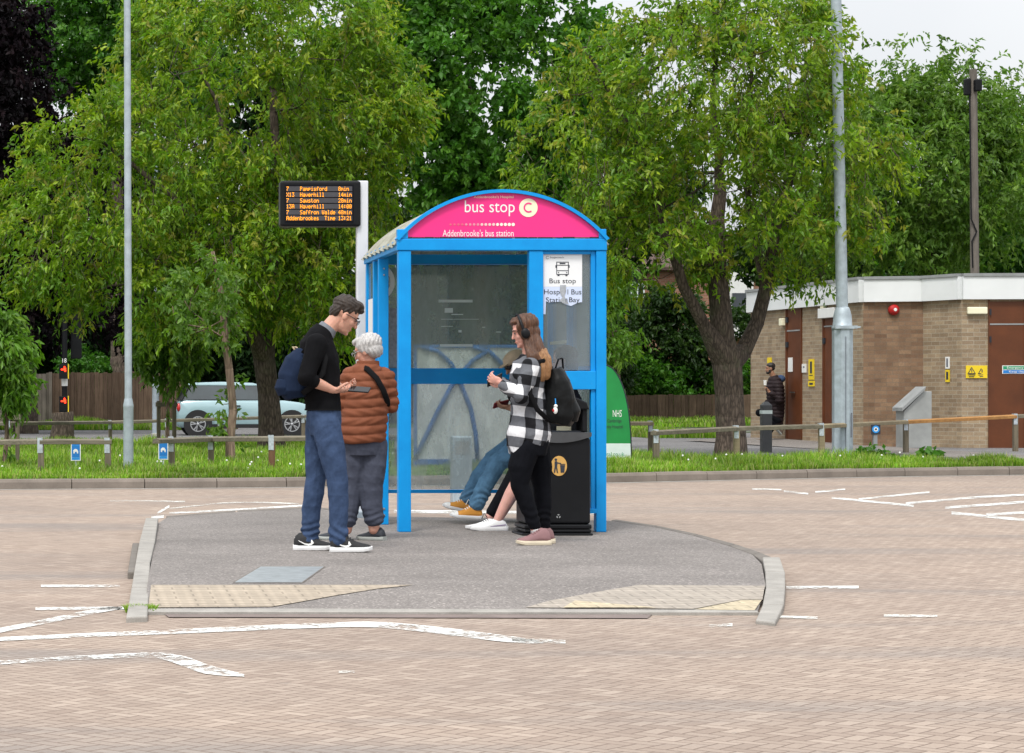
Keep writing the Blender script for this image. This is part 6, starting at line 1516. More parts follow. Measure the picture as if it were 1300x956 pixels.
class Head:
    def __init__(s, c, yaw, pitch, k=1.0, roll=0): s.c = np.array(c); s.M = rotm(yaw, pitch, roll); s.k = k
    def p(s, *v): return s.c+s.M @ (np.array(v)*s.k)
    def ball(s, mb, c, r, nu=16, nv=10): mb.ball(s.p(*c), tuple(x*s.k for x in r), s.M, nu, nv)
    def skull(s, mb, nose=1.0):
        s.ball(mb, (-0.012, 0, 0.035), (0.095, 0.073, 0.083)); s.ball(mb, (0.022, 0, -0.028), (0.064, 0.058, 0.085)); s.ball(mb, (0.035, 0, -0.080), (0.046, 0.042, 0.032))
        s.ball(mb, (0.066, 0, 0.030), (0.020, 0.048, 0.014)); s.ball(mb, (0.077, 0, -0.062), (0.012, 0.022, 0.013)); s.ball(mb, (0.068, 0, -0.097), (0.018, 0.020, 0.014))
        limb(mb, [s.p(0.080, 0, 0.018), s.p(0.088+0.015*nose, 0, -0.026)], [0.008*s.k, 0.013*s.k*nose], 8)
        for y in (-1, 1): s.ball(mb, (-0.008, y*0.074, -0.008), (0.019, 0.010, 0.031)); s.ball(mb, (0.05, y*0.036, -0.025), (0.025, 0.018, 0.022))
    def face(s, parent, eye='hair_black', brow='hair_dark', glasses=None):
        for y in (-1, 1):
            mb = MB(); s.ball(mb, (0.080, y*0.030, 0.006), (0.006, 0.012, 0.005), 10, 6); mb.build('eye', eye, parent, smooth=True)
            mb = MB(); mb.tube([s.p(0.084, y*0.014, 0.027), s.p(0.086, y*0.032, 0.031), s.p(0.074, y*0.048, 0.026)], 0.004*s.k, 6); mb.build('eyebrow', brow, parent)
        mb = MB(); mb.tube([s.p(0.080, -0.020, -0.062), s.p(0.0905, 0, -0.061), s.p(0.080, 0.020, -0.062)], 0.003*s.k, 6); mb.build('lips', 'lip', parent)
        if glasses:
            mb = MB()
            for y in (-1, 1):
                P = [s.p(0.100, y*0.033+0.024*math.cos(a), 0.004+0.017*math.sin(a)) for a in np.linspace(0, 2*PI, 17)]; mb.tube(P, 0.0022*s.k, 5)
                mb.tube([s.p(0.098, y*0.057, 0.008), s.p(0.05, y*0.077, 0.010), s.p(-0.01, y*0.083, 0.006)], 0.0026*s.k, 5)
            mb.tube([s.p(0.102, -0.009, 0.006), s.p(0.102, 0.009, 0.006)], 0.002*s.k, 5); mb.build('glasses', glasses, parent)
plain('lip', (0.42, 0.13, 0.11), 0.5)
def hand(mb, wrist, f, n, k=1.0, curl=40, thumb=1, spread=0.06):
    """f: fingers' direction, n: the side the palm faces, thumb +-1: side it leaves on"""
    f = unit(np.array(f, float)); n = np.array(n, float); n = unit(n-f*np.dot(n, f)); s = np.cross(n, f)*thumb; w = np.array(wrist)
    M = np.stack([f, s, n], 1); mb.ball(w+f*0.048*k, (0.050*k, 0.039*k, 0.0155*k), M); limb(mb, [w-f*0.02*k, w+f*0.03*k], [0.026*k, 0.024*k])
    for i, (o, L, a0) in enumerate(((0.028, 0.070, 0.12), (0.010, 0.079, 0.03), (-0.009, 0.073, -0.05), (-0.027, 0.058, -0.14))):
        p = w+f*(0.082-abs(o)*0.15)*k+s*o*k; d = unit(f+s*(a0+o*spread)); pts = [p]; a = 0
        for q, fr in enumerate((0.45, 0.31, 0.24)):
            a += R(curl)*(0.75 if q == 0 else 0.95)*(1+0.08*i); v = d*math.cos(a)+n*math.sin(a); pts.append(pts[-1]+v*L*fr*k)
        limb(mb, pts, [0.0092*k, 0.0088*k, 0.0080*k, 0.0072*k], 8)
    p = w+f*0.022*k+s*0.030*k; v1 = unit(f*0.55+s*0.62+n*0.45); v2 = unit(f*0.85+s*0.20+n*0.5); p1 = p+v1*0.036*k; p2 = p1+v2*0.032*k; p3 = p2+unit(f*0.95+n*0.35)*0.026*k
    limb(mb, [p, p1, p2, p3], [0.0125*k, 0.0108*k, 0.0095*k, 0.008*k], 8)
def shoe(parent, heel, toe, up='shoe_black', sole='sole_white', k=1.0, hgt=1.0, stripe=None, laces=None, toecap=None, pitch=0.0, side=-1, thick=1.0):
    heel = np.array(heel, float); toe = np.array(toe, float); ax = toe-heel; L = np.linalg.norm(ax); ax /= L; sd = unit(np.cross([0, 0, 1.0], ax)); up_ = np.cross(ax, sd)
    T = [(0, .026, .052), (.04, .034, .072), (.13, .037, .088), (.28, .037, .092), (.40, .039, .082), (.52, .043, .064), (.66, .047, .050), (.80, .046, .042), (.92, .038, .036), (.98, .024, .030), (1.0, .010, .022)]
    st = 0.026*thick
    def ring(t, w, z0, z1, e=2.3, n=14):
        out = []
        for a in np.linspace(0, PI, n): c, s_ = math.cos(a), math.sin(a); out.append(heel+ax*L*t+sd*w*k*np.sign(c)*abs(c)**(2/e)+up_*(z0+(z1-z0)*abs(s_)**(2/e))*k)
        return out
    def loft(rings):
        mb = MB(); n = len(rings[0]); V = [p for r in rings for p in r]; Fs = [tuple(range(n))[::-1], tuple(range((len(rings)-1)*n, len(rings)*n))]
        for i in range(len(rings)-1):
            for j in range(n): a = i*n+j; b_ = i*n+(j+1) % n; Fs.append((a, b_, b_+n, a+n))
        return mb.add(V, Fs)
    sh = loft([ring(t, w, st*0.9, z*hgt) for t, w, z in T]).build('shoe', up, parent, smooth=True)
    lift = lambda t: 0.014*max(0, (t-0.75)/0.25)**2
    R_ = []
    for t, w, z in T:
        w2 = w+0.005; pts = []
        for y, zz in ((w2, 0.004), (w2+0.002, st*0.6), (w2-0.001, st+0.004*(t < .1)), (-w2+0.001, st+0.004*(t < .1)), (-w2-0.002, st*0.6), (-w2, 0.004), (-w2*0.9, 0.0), (w2*0.9, 0.0)):
            tt = -0.02 if t == 0 else 1.015 if t == 1.0 else t; pts.append(heel+ax*L*tt+sd*y*k+up_*(zz+lift(t)*(1 if zz < 0.02 else 0.3))*k)
        R_.append(pts)
    loft(R_).build('sole', sole, sh)
    if stripe:
        def wz(t): 
            for (a, wa, za), (b_, wb, zb) in zip(T[:-1], T[1:]):
                if a <= t <= b_: f = (t-a)/(b_-a); return lerp(wa, wb, f), lerp(za, zb, f)
            return T[-1][1:]
        def sp(t, h): w, z = wz(t); z *= hgt; s_ = min(0.98, max(0, (h-st*0.9)/(z-st*0.9)))**(2.3/2); c = max(0, 1-s_**2)**0.5; return heel+ax*L*t+sd*side*(w*c**(2/2.3)+0.0035)*k+up_*h*k
        pts = [(0.08, 0.068, 0.003), (0.22, 0.050, 0.006), (0.36, 0.036, 0.010), (0.46, 0.037, 0.013), (0.56, 0.042, 0.009), (0.62, 0.052, 0.003)] if stripe[1] == 'tick' else [(0.05, 0.05, 0.006), (0.3, 0.042, 0.007), (0.5, 0.036, 0.004)]
        if stripe[1] == 'tick': pts = [(0.02, 0.078, 0.003), (0.14, 0.058, 0.005), (0.27, 0.041, 0.008), (0.37, 0.036, 0.011), (0.44, 0.040, 0.013), (0.455, 0.056, 0.007), (0.44, 0.068, 0.002)]
        mb = MB(); V = []
        for t, h, w in pts: V += [sp(t-0.0, h-w/2), sp(t, h+w/2)]
        n = len(pts)
        if stripe[1] == 'tick':
            V = []
            for t, h, w in pts[:5]: V += [sp(t, h-w/2), sp(t, h+w/2)]
            V += [sp(0.50, 0.046), sp(0.425, 0.05), sp(0.455, 0.066), sp(0.435, 0.066)]; n = 7
        mb.add(V, [(2*i, 2*i+2, 2*i+3, 2*i+1) for i in range(n-1)]); mb.build('side_mark', stripe[0], sh)
    if laces:
        mb = MB()
        for t in (0.36, 0.42, 0.48, 0.54):
            w, z = [(b_[1], b_[2]) for b_ in T if b_[0] >= t-0.06][0]; z = np.interp(t, [a[0] for a in T], [a[2] for a in T])*hgt+0.003
            mb.tube([heel+ax*L*t+sd*0.028*k+up_*(z-0.012)*k, heel+ax*L*(t+0.01)+up_*z*k, heel+ax*L*t-sd*0.028*k+up_*(z-0.012)*k], 0.0035*k, 6)
        if laces[1]: 
            q0 = heel+ax*L*0.34+up_*0.095*hgt*k; mb.tube([q0, q0+ax*0.03+up_*0.035, q0+ax*0.05-up_*0.01], 0.0035, 6); mb.tube([q0, q0-ax*0.02+up_*0.03, q0-ax*0.01+up_*0.0], 0.0035, 6)
        mb.build('laces', laces[0], sh)
    if toecap:
        mb = loft([ring(t, w+0.002, st, z*hgt+0.002) for t, w, z in T if t >= 0.79]); mb.build('toe_cap', toecap, sh)
    return sh
def folds(seed, amp=0.006, f=(11, 11, 14), hem=None, wt=0.0):
    g = np.random.default_rng(seed); K = g.normal(size=(9, 3))*np.array([f[0], f[1], f[2]*0.8]); ph = g.uniform(0, 6, 9); K2 = g.normal(size=(9, 3))*7; ph2 = g.uniform(0, 6, 9)
    def d(p):
        w = 0
        for k, a, k2, b_ in zip(K, ph, K2, ph2): 
            s_ = np.sin(p @ k+a+2.2*np.sin(p @ k2+b_)); w = w+(1-2*np.abs(s_)**0.8)
        return amp*0.55*(w/3.0)+0.004+wt
    return d
def cuffs(seed, z0, amp=0.006, base=0.004):
    f0 = folds(seed, base)
    def d(p): z = p[:, 2]; k = np.exp(-((z-z0)/0.06)**2); return f0(p)+amp*k*np.sin(z*115+3.0*np.sin(p[:, 0]*24+seed)+2.5*np.sin(p[:, 1]*17+z*11))
    return d

# ---- young man with a rucksack
D = 16.42
def w_(px, py, dy=0.0): return W(px, py, D+dy)
man = thing('person', 'man in black jumper and blue jeans looking down at the phone in his hand', 'person', (W(415, 700, D)[0], D, ZI))
hd = Head(w_(437.5, 401), 4, -32, 1.04); mb = MB(); hd.skull(mb)
tor = [w_(410, 545), w_(411, 530), w_(409, 508), w_(407, 480), w_(403, 452), w_(404, 432), w_(411, 419)]; tr = [(.09, .12), (.10, .14), (.095, .14), (.11, .155), (.11, .165), (.075, .13), (.05, .07)]
mb.tube(tor, tr, 20); limb(mb, [w_(412, 424), w_(419, 415), w_(428, 405)], [.062, .057, .057])
armn = [w_(402, 437, -.17), w_(389, 480, -.23), w_(422, 495, -.14)]; armf = [w_(404, 437, .17), w_(409, 481, .22), w_(436, 494, .10)]
for a in (armn, armf): limb(mb, [a[0], (a[0]+a[1])/2, a[1], (a[1]*.6+a[2]*.4), a[2]], [.045, .045, .040, .040, .027])
hand(mb, armn[2], w_(450, 498, -.05)-armn[2], (0.1, 0.35, 0.9), 0.98, 22, -1); hand(mb, armf[2], w_(452, 493, .0)-armf[2], (0.1, -0.7, 0.5), 0.95, 32, 1)
legn = [w_(414, 540, -.085), w_(421, 573, -.09), w_(428, 607, -.10), w_(430, 640, -.10), w_(429, 688, -.10)]; legf = [w_(406, 540, .085), w_(403, 573, .09), w_(401, 607, .09), w_(396, 640, .10), w_(391, 688, .11)]
for l in (legn, legf): limb(mb, l, [.085, .078, .056, .055, .036])
fuse(mb, 'body', 'skin_pale', man, 0.0045, 3); hd.face(man, glasses='timber_black')
mb = MB()
for c, r in (((-0.022, 0, 0.060), (0.098, 0.082, 0.078)), ((0.030, 0.006, 0.100), (0.062, 0.066, 0.036)), ((0.062, 0.01, 0.088), (0.036, 0.058, 0.028)), ((-0.066, 0, 0.005), (0.045, 0.068, 0.06)), ((-0.02, -0.066, 0.035), (0.030, 0.016, 0.032)), ((-0.02, 0.066, 0.035), (0.030, 0.016, 0.032))): hd.ball(mb, c, r)
fuse(mb, 'hair', 'hair_dark', man, 0.006, 2, lambda p: 0.0045*np.sin(p[:, 0]*130+3*np.sin(p[:, 2]*60))*np.sin(p[:, 2]*90+p[:, 1]*70))
mb = MB(); mb.tube([w_(410, 521), w_(410, 508), w_(408, 480), w_(404, 455), w_(403, 437), w_(408, 425), w_(413, 418)], [(.124, .165), (.120, .16), (.130, .175), (.138, .195), (.120, .19), (.090, .13), (.068, .08)], 24)
for a, e, w in ((armn, .42, 0), (armf, .42, 0)): limb(mb, [a[0], (a[0]+a[1])/2, a[1], a[1]*(1-e*0.6)+a[2]*e*0.6], [.075, .066, .060, .052])
fuse(mb, 'jumper', 'jumper_black', man, 0.006, 4, folds(1, 0.006))
mb = MB(); mb.tube([w_(412, 423), w_(416, 417), w_(418, 414.5)], [(.074, .08), (.068, .07), (.064, .066)], 16); fuse(mb, 'collar', 'shirt_grey', man, 0.005, 2)
mb = MB(); mb.tube([w_(410, 519), w_(411, 527), w_(411, 540), w_(411, 553)], [(.120, .155), (.122, .16), (.120, .165), (.095, .15)], 20)
limb(mb, [legn[0], legn[1], legn[2], legn[3], w_(429.5, 668, -.10), w_(430, 684, -.10)], [.100, .095, .073, .070, .064, .069]); limb(mb, [legf[0], legf[1], legf[2], legf[3], w_(394, 668, .105), w_(393, 684, .11)], [.100, .090, .071, .068, .062, .066])
fuse(mb, 'jeans', 'denim_man', man, 0.006, 3, cuffs(2, w_(0, 676)[2], 0.006, 0.006))
mb = MB(); mb.tube([w_(410, 521), w_(410, 519)], [(.128, .168), (.128, .168)], 24); mb.build('belt', 'strap_black', man)
shoe(man, (*w_(419.5, 0, -.11)[:2], ZI), (*w_(472, 0, -.13)[:2], ZI+0.004), 'shoe_black', 'sole_white', 1.12, 1.22, ('white_vinyl', 'tick'), ('shoe_black', False), side=-1, thick=1.15)
shoe(man, (*w_(373, 0, .10)[:2], ZI), (*w_(424, 0, .07)[:2], ZI+0.002), 'shoe_black', 'sole_white', 1.12, 1.22, ('white_vinyl', 'tick'), ('shoe_black', False), side=-1, thick=1.15)
ph = solo(MB().box((0, 0, 0), (0.145, 0.072, 0.011), rotm(-24, -4, 28)), 'smartphone', 'black_gloss', "black smartphone in the black-jumper man's hand", 'phone', (0, 0, 0), bevel=0.003) ; ph.location = w_(456.5, 494.5, -.05).tolist()
bp = thing('backpack', 'navy rucksack worn on the back of the man in the black jumper', 'backpack', w_(378, 509, -.0))
mb = MB(); mb.tube([w_(375, 505), w_(373, 496), w_(373, 478), w_(379, 460), w_(387, 447)], [(.075, .11), (.105, .145), (.11, .15), (.098, .14), (.06, .10)], 20); fuse(mb, 'bag', 'backpack_navy', bp, 0.007, 4, folds(4, 0.004))
mb = MB(); mb.tube([w_(362, 501, 0), w_(360, 492, 0), w_(361, 482)], [(.05, .10), (.065, .12), (.05, .11)], 16); fuse(mb, 'front_pocket', 'backpack_navy', bp, 0.006, 3)
mb = MB()
for dy in (-.19, .175): mb.tube([w_(385, 449, dy*.7), w_(395, 435, dy*.85), w_(407, 438, dy*0.9), w_(413, 455, dy*1.02), w_(410, 473, dy*1.06), w_(399, 488, dy*1.06), w_(384, 500, dy*.7)], (0.020, 0.006), 8)
build_each(mb, 'strap', 'strap_black', bp, smooth=True)
mb = MB(); mb.tube([w_(381, 447), w_(376, 441), w_(372, 440), w_(376, 447)], 0.008, 8); mb.build('handle', 'cap_beige', bp, smooth=True)

# ---- older woman in a quilted jacket, seen from behind
D = 17.64
ow = thing('person', 'grey-haired woman in rust quilted jacket seen from behind with black shoulder strap', 'person', (W(462, 686, D)[0], D, ZI))
hd = Head(w_(466, 446), 150, -18, 1.0); mb = MB(); hd.skull(mb, 0.8)
mb.tube([w_(463, 575), w_(463, 560), w_(464, 530), w_(465, 500), w_(466, 478), w_(467, 467)], [(.13, .11), (.155, .13), (.15, .125), (.155, .13), (.15, .11), (.08, .07)], 20); limb(mb, [w_(467, 468), w_(467, 455)], [.058, .056])
ar = [w_(488, 480, 0), w_(495, 512, .02), w_(478, 508, .30)]; al = [w_(445, 480, 0), w_(438, 512, .03), w_(446, 508, .30)]
for a in (ar, al): limb(mb, [a[0], (a[0]+a[1])/2, a[1], a[2]], [.055, .048, .042, .028])
hand(mb, ar[2], (-0.4, 0.8, 0.2), (-0.4, -0.2, 0.8), 0.9, 35, -1); hand(mb, al[2], (0.4, 0.8, 0.2), (0.4, -0.2, 0.8), 0.9, 35, 1)
lr = [w_(474, 565, 0), w_(473, 590, 0), w_(470, 615, .0), w_(472, 640, 0), w_(475, 672, 0)]; ll = [w_(452, 565, .02), w_(450, 590, .02), w_(447, 615, .03), w_(443, 640, .03), w_(440, 672, .03)]
for l in (lr, ll): limb(mb, l, [.085, .08, .058, .055, .042])
fuse(mb, 'body', 'skin_old', ow, 0.005, 3); hd.face(ow, brow='hair_grey', glasses='steel')
mb = MB()
for c, r in (((-0.030, 0, 0.050), (0.105, 0.094, 0.085)), ((-0.060, 0, -0.005), (0.062, 0.082, 0.070)), ((0.035, 0, 0.092), (0.060, 0.066, 0.032)), ((-0.02, 0.066, 0.02), (0.042, 0.026, 0.05)), ((-0.02, -0.066, 0.02), (0.042, 0.026, 0.05))): hd.ball(mb, c, r)
fuse(mb, 'hair', 'hair_grey', ow, 0.005, 3, lambda p: 0.0022*np.sin(p[:, 0]*210+4*np.sin(p[:, 2]*30))+0.0015*np.sin(p[:, 2]*60+p[:, 1]*70))
def quilt(p): z = p[:, 2]+0.012*np.sin(p[:, 0]*9); q = np.abs(np.sin(PI*z/0.066)); return 0.014*q**0.6-0.004+0.003*np.sin(p[:, 0]*55+4*np.sin(z*30))*q+0.004*np.sin(p[:, 0]*17+z*9)
mb = MB(); mb.tube([w_(460, 562), w_(460, 550), w_(463, 525), w_(465, 500), w_(466, 482), w_(466, 471), w_(467, 463)], [(.168, .16), (.172, .165), (.165, .16), (.165, .155), (.162, .14), (.125, .11), (.085, .085)], 24)
for a in (ar, al): limb(mb, [a[0], (a[0]+a[1])/2, a[1], a[1]*.35+a[2]*.65], [.078, .075, .068, .055])
fuse(mb, 'jacket', 'puffer_rust', ow, 0.007, 4, quilt)
mb = MB(); mb.tube([w_(467, 466), w_(467, 458)], [(.088, .085), (.085, .082)], 18); fuse(mb, 'collar', 'puffer_rust', ow, 0.006, 2)
mb = MB(); mb.tube([w_(462, 552), w_(462, 565), w_(462, 578)], [(.145, .13), (.158, .14), (.14, .13)], 18)
limb(mb, [lr[0], lr[1], lr[2], lr[3], w_(474.5, 657)], [.108, .104, .092, .084, .078]); limb(mb, [ll[0], ll[1], ll[2], ll[3], w_(441, 659, .03)], [.105, .100, .088, .080, .074])
fuse(mb, 'trousers', 'trouser_grey', ow, 0.006, 3, cuffs(7, w_(0, 659)[2], 0.004, 0.007))
shoe(ow, (*w_(488, 0, -.03)[:2], ZI), (*w_(454, 0, .10)[:2], ZI), 'shoe_dark', 'sole_grey', 1.0, 1.1, side=1); shoe(ow, (*w_(441, 0, .02)[:2], ZI), (*w_(404, 0, .10)[:2], ZI), 'shoe_dark', 'sole_grey', 1.0, 1.1, side=1)
mb = MB(); mb.tube([w_(458, 466, -.06), w_(466, 468, -.135), w_(478, 480, -.168), w_(487, 496, -.165), w_(492, 510, -.12), w_(492, 520, .02)], (0.021, 0.005), 8)
st = solo(mb, 'shoulder_strap', 'strap_black', 'black bag strap crossing the back of the rust quilted jacket', 'bag strap', w_(486, 495, -.16), smooth=True)

# ---- young woman in a checked shirt
D = 17.18
gl = thing('person', 'long-haired young woman in black and white checked shirt and black leggings', 'person', (W(678, 691, D)[0], D, ZI))
hd = Head(w_(666, 421), 178, -16, 0.97); mb = MB(); hd.skull(mb, 0.75)
mb.tube([w_(676, 572), w_(675, 558), w_(672, 530), w_(670, 500), w_(670, 475), w_(672, 460), w_(673, 452)], [(.09, .12), (.10, .135), (.09, .12), (.095, .13), (.095, .145), (.075, .13), (.05, .07)], 20); limb(mb, [w_(673, 454), w_(670, 438)], [.05, .048])
an = [w_(674, 466, -.15), w_(661, 503, -.20), w_(638, 487, -.13)]; af = [w_(669, 466, .15), w_(654, 502, .19), w_(636, 485, .06)]
for a in (an, af): limb(mb, [a[0], (a[0]+a[1])/2, a[1], a[2]], [.048, .043, .036, .024])
hand(mb, an[2], (-0.85, 0.3, 0.40), (0.0, 0.75, 0.35), 0.92, 28, -1); hand(mb, af[2], (-0.85, -0.2, 0.35), (0.1, -0.7, 0.6), 0.9, 34, 1)
ln = [w_(668, 570, -.08), w_(661, 592, -.085), w_(660, 616, -.085), w_(669, 640, -.08), w_(680, 674, -.08)]; lf = [w_(681, 570, .08), w_(685, 592, .08), w_(688, 616, .08), w_(690, 640, .09), w_(691, 672, .10)]
for l in (ln, lf): limb(mb, l, [.083, .076, .054, .050, .032])
fuse(mb, 'body', 'skin_rosy', gl, 0.005, 3); hd.face(gl)
mb = MB()
for c, r in (((-0.022, 0, 0.050), (0.100, 0.084, 0.082)), ((-0.055, 0, -0.01), (0.055, 0.072, 0.085)), ((0.03, 0, 0.088), (0.058, 0.062, 0.032)), ((-0.03, -0.062, -0.03), (0.036, 0.022, 0.08)), ((-0.03, 0.062, -0.03), (0.036, 0.022, 0.08)), ((0.0, 0.070, 0.035), (0.04, 0.016, 0.05)), ((0.022, 0.062, 0.03), (0.045, 0.024, 0.060)), ((0.018, 0.064, -0.045), (0.028, 0.020, 0.065)), ((0.022, -0.062, 0.03), (0.045, 0.024, 0.060))): hd.ball(mb, c, r)
mb.tube([w_(674, 430), w_(678, 441, -.02), w_(683, 452, -.04)], [(.066, .088), (.066, .094), (.068, .09)], 14); mb.tube([w_(668, 426, -.05), w_(671, 440, -.08), w_(677, 452, -.12), w_(684, 462, -.12)], [(.03, .03), (.035, .03), (.045, .035), (.05, .04)], 12)
strand = lambda p: 0.006*np.sin(p[:, 0]*110+p[:, 1]*90+2*np.sin(p[:, 2]*14))+0.002*np.sin(p[:, 0]*260)
fuse(mb, 'hair', 'hair_auburn', gl, 0.006, 3, strand)
mb = MB(); mb.tube([w_(683, 448, -.06), w_(687, 458, -.10), w_(690, 468, -.12), w_(690, 478, -.13), w_(688, 484, -.13)], [(.066, .06), (.070, .055), (.062, .045), (.045, .03), (.018, .012)], 14)
mb.tube([w_(680, 450, -.1), w_(682, 462, -.14), w_(683, 474, -.15)], [(.03, .03), (.03, .025), (.012, .012)], 10)
fuse(mb, 'hair_ends', 'hair_tips', gl, 0.006, 2, strand)
hem = lambda f: f
sv = [w_(672, 564), w_(674, 552), w_(672, 530), w_(670, 500), w_(670, 476), w_(672, 463), w_(673, 453), w_(672, 448)]; mb = MB(); mb.tube(sv, [(.140, .165), (.150, .172), (.132, .158), (.128, .155), (.132, .178), (.118, .17), (.082, .12), (.066, .085)], 24)
mb.tube([w_(654, 578, -.02), w_(656, 566, -.02), w_(658, 550, -.02), w_(661, 530)], [(.04, .12), (.07, .15), (.082, .155), (.07, .14)], 18)
for a in (an, af): limb(mb, [a[0], (a[0]+a[1])/2, a[1], a[1]*.45+a[2]*.55, a[1]*.1+a[2]*.9], [.070, .066, .060, .052, .046])
fuse(mb, 'shirt', 'plaid', gl, 0.006, 3, folds(9, 0.009, (14, 14, 16)))
mb = MB(); mb.tube([w_(675, 550), w_(675, 563), w_(675, 578)], [(.12, .155), (.125, .16), (.10, .15)], 18); limb(mb, [*ln[:4], w_(679, 667, -.08)], [.098, .091, .067, .060, .042]); limb(mb, [*lf[:4], w_(691, 667, .10)], [.096, .088, .066, .060, .042])
fuse(mb, 'leggings', 'leggings', gl, 0.006, 3, cuffs(12, w_(0, 655)[2], 0.003, 0.003))
for c, r in ((w_(680, 673, -.08), .034), (w_(691, 673, .10), .034)):
    mb = MB(); limb(mb, [c+[0, 0, .03], c+[0, 0, -.02]], [r, r*1.05]); mb.build('sock', 'sock_white', gl, smooth=True)
shoe(gl, (*w_(698, 0, -.09)[:2], ZI), (*w_(656, 0, -.11)[:2], ZI), 'shoe_mauve', 'sole_cream', 1.05, 1.3, laces=('shoe_mauve', False), thick=1.2); shoe(gl, (*w_(702, 0, .10)[:2], ZI), (*w_(664, 0, .04)[:2], ZI), 'shoe_mauve', 'sole_cream', 1.05, 1.3, thick=1.2)
hp = thing('headphones', 'black over-ear headphones on the long-haired young woman', 'headphones', hd.p(0.0, 0.088, -0.01)); mb = MB()
mb.tube([hd.p(0.02+0.0*a, 0.096*math.sin(a), 0.01+0.128*math.cos(a)) for a in np.linspace(-1.6, 1.6, 17)], (0.010, 0.006), 6); mb.build('headband', 'black_plastic', hp)
for y in (-1, 1): mb = MB(); hd.ball(mb, (0.012, y*0.094, -0.012), (0.034, 0.020, 0.040)); mb.build('ear_cup', 'black_plastic', hp, smooth=True)
ph = solo(MB().box((0, 0, 0), (0.13, 0.068, 0.011), rotm(20, 25, -50)), 'smartphone', 'black_gloss', 'black smartphone held up by the young woman in the checked shirt', 'phone', (0, 0, 0), bevel=0.003); ph.location = w_(628, 482.5, -.03).tolist()
bp = thing('backpack', 'black leather-look backpack on the young woman in the checked shirt', 'backpack', w_(708, 541)); mb = MB()
mb.tube([w_(706, 538), w_(708, 528), w_(709, 508), w_(706, 485), w_(702, 468)], [(.105, .12), (.135, .145), (.125, .15), (.10, .14), (.06, .10)], 20)
fuse(mb, 'bag', 'backpack_black', bp, 0.007, 4, folds(14, 0.006)); mb = MB(); mb.tube([w_(722, 535), w_(723, 522), w_(721, 508)], [(.06, .10), (.075, .115), (.05, .10)], 16); fuse(mb, 'front_pocket', 'backpack_black', bp, 0.006, 3, folds(15, 0.004))
mb = MB()
for dy in (-.17, .16): mb.tube([w_(700, 468, dy*.6), w_(690, 458, dy*.9), w_(678, 461, dy*1.08), w_(672, 478, dy*1.22), w_(673, 500, dy*1.28), w_(682, 520, dy*1.15), w_(697, 534, dy*.8)], (0.018, 0.006), 8)
build_each(mb, 'strap', 'strap_black', bp, smooth=True); mb = MB(); mb.tube([w_(705, 468, -.03), w_(709, 456, -.02), w_(714, 455, 0), w_(715, 470, .02)], (0.006, 0.014), 8); mb.build('handle', 'strap_black', bp, smooth=True)
ch = thing('keyring_charm', 'tiny white and pink charm hanging from the black backpack', 'charm', w_(705, 526, -.16)); mb = MB(); mb.ball(w_(705, 521, -.17), (0.017, 0.012, 0.026)); mb.ball(w_(705.5, 515.5, -.17), (0.014, 0.012, 0.013)); mb.build('figure', 'white_vinyl', ch, smooth=True)
mb = MB(); mb.tube([w_(705.5, 514, -.17), w_(705, 506, -.165)], 0.004, 6); mb.build('cord', 'sky_sign', ch); mb = MB(); mb.ball(w_(702.5, 521, -.175), (0.008, 0.008, 0.012)); mb.build('bead', 'lamp_red', ch, smooth=True)

# ---- person with cap and jeans perched inside the shelter
D = 20.0
pa = thing('person', 'seated person in beige cap, jeans and yellow canvas shoes inside the shelter', 'person', (W(690, 660, D)[0], D, ZI))
hd = Head(w_(655, 463), 185, -30, 0.98); mb = MB(); hd.skull(mb)
mb.tube([w_(694, 575), w_(692, 558), w_(688, 530), w_(680, 500), w_(674, 483)], [(.13, .16), (.135, .16), (.11, .145), (.12, .18), (.07, .12)], 20); limb(mb, [w_(674, 485), w_(663, 470)], [.05, .048])
a1 = [w_(680, 496, -.17), w_(672, 530, -.2), w_(648, 518, -.1)]; a2 = [w_(678, 496, .17), w_(670, 528, .2), w_(648, 517, .05)]
for a in (a1, a2): limb(mb, [a[0], (a[0]+a[1])/2, a[1], a[2]], [.05, .045, .038, .026])
hand(mb, a1[2], (-0.9, 0.2, 0.15), (0, 0.4, 0.8), 0.92, 25, -1); hand(mb, a2[2], (-0.9, -0.1, 0.15), (0, -0.5, 0.8), 0.9, 30, 1)
l1 = [w_(688, 565, -.09), w_(655, 572, -.10), w_(632, 588, -.10), w_(618, 612, -.10), w_(603, 646, -.10)]; l2 = [w_(688, 563, .09), w_(650, 568, .10), w_(626, 583, .12), w_(608, 606, .12), w_(590, 636, .13)]
for l in (l1, l2): limb(mb, l, [.085, .078, .058, .052, .034])
fuse(mb, 'body', 'skin_tan', pa, 0.006, 3); hd.face(pa)
mb = MB(); mb.tube([w_(694, 560), w_(690, 530), w_(682, 502), w_(675, 486)], [(.14, .17), (.125, .16), (.135, .195), (.08, .13)], 20)
for a in (a1, a2): limb(mb, [a[0], (a[0]+a[1])/2, a[1], a[1]*.3+a[2]*.7], [.07, .065, .058, .042])
fuse(mb, 'jacket', 'jacket_dark', pa, 0.007, 4, folds(17, 0.006))
mb = MB(); mb.tube([w_(695, 560), w_(694, 575)], [(.14, .17), (.13, .165)], 16); limb(mb, [*l1[:4], w_(605, 640, -.10)], [.10, .096, .082, .073, .066]); limb(mb, [*l2[:4], w_(594, 632, .13)], [.10, .094, .080, .072, .064])
fuse(mb, 'jeans', 'jeans_blue', pa, 0.006, 3, cuffs(18, w_(0, 628)[2], 0.006, 0.006))
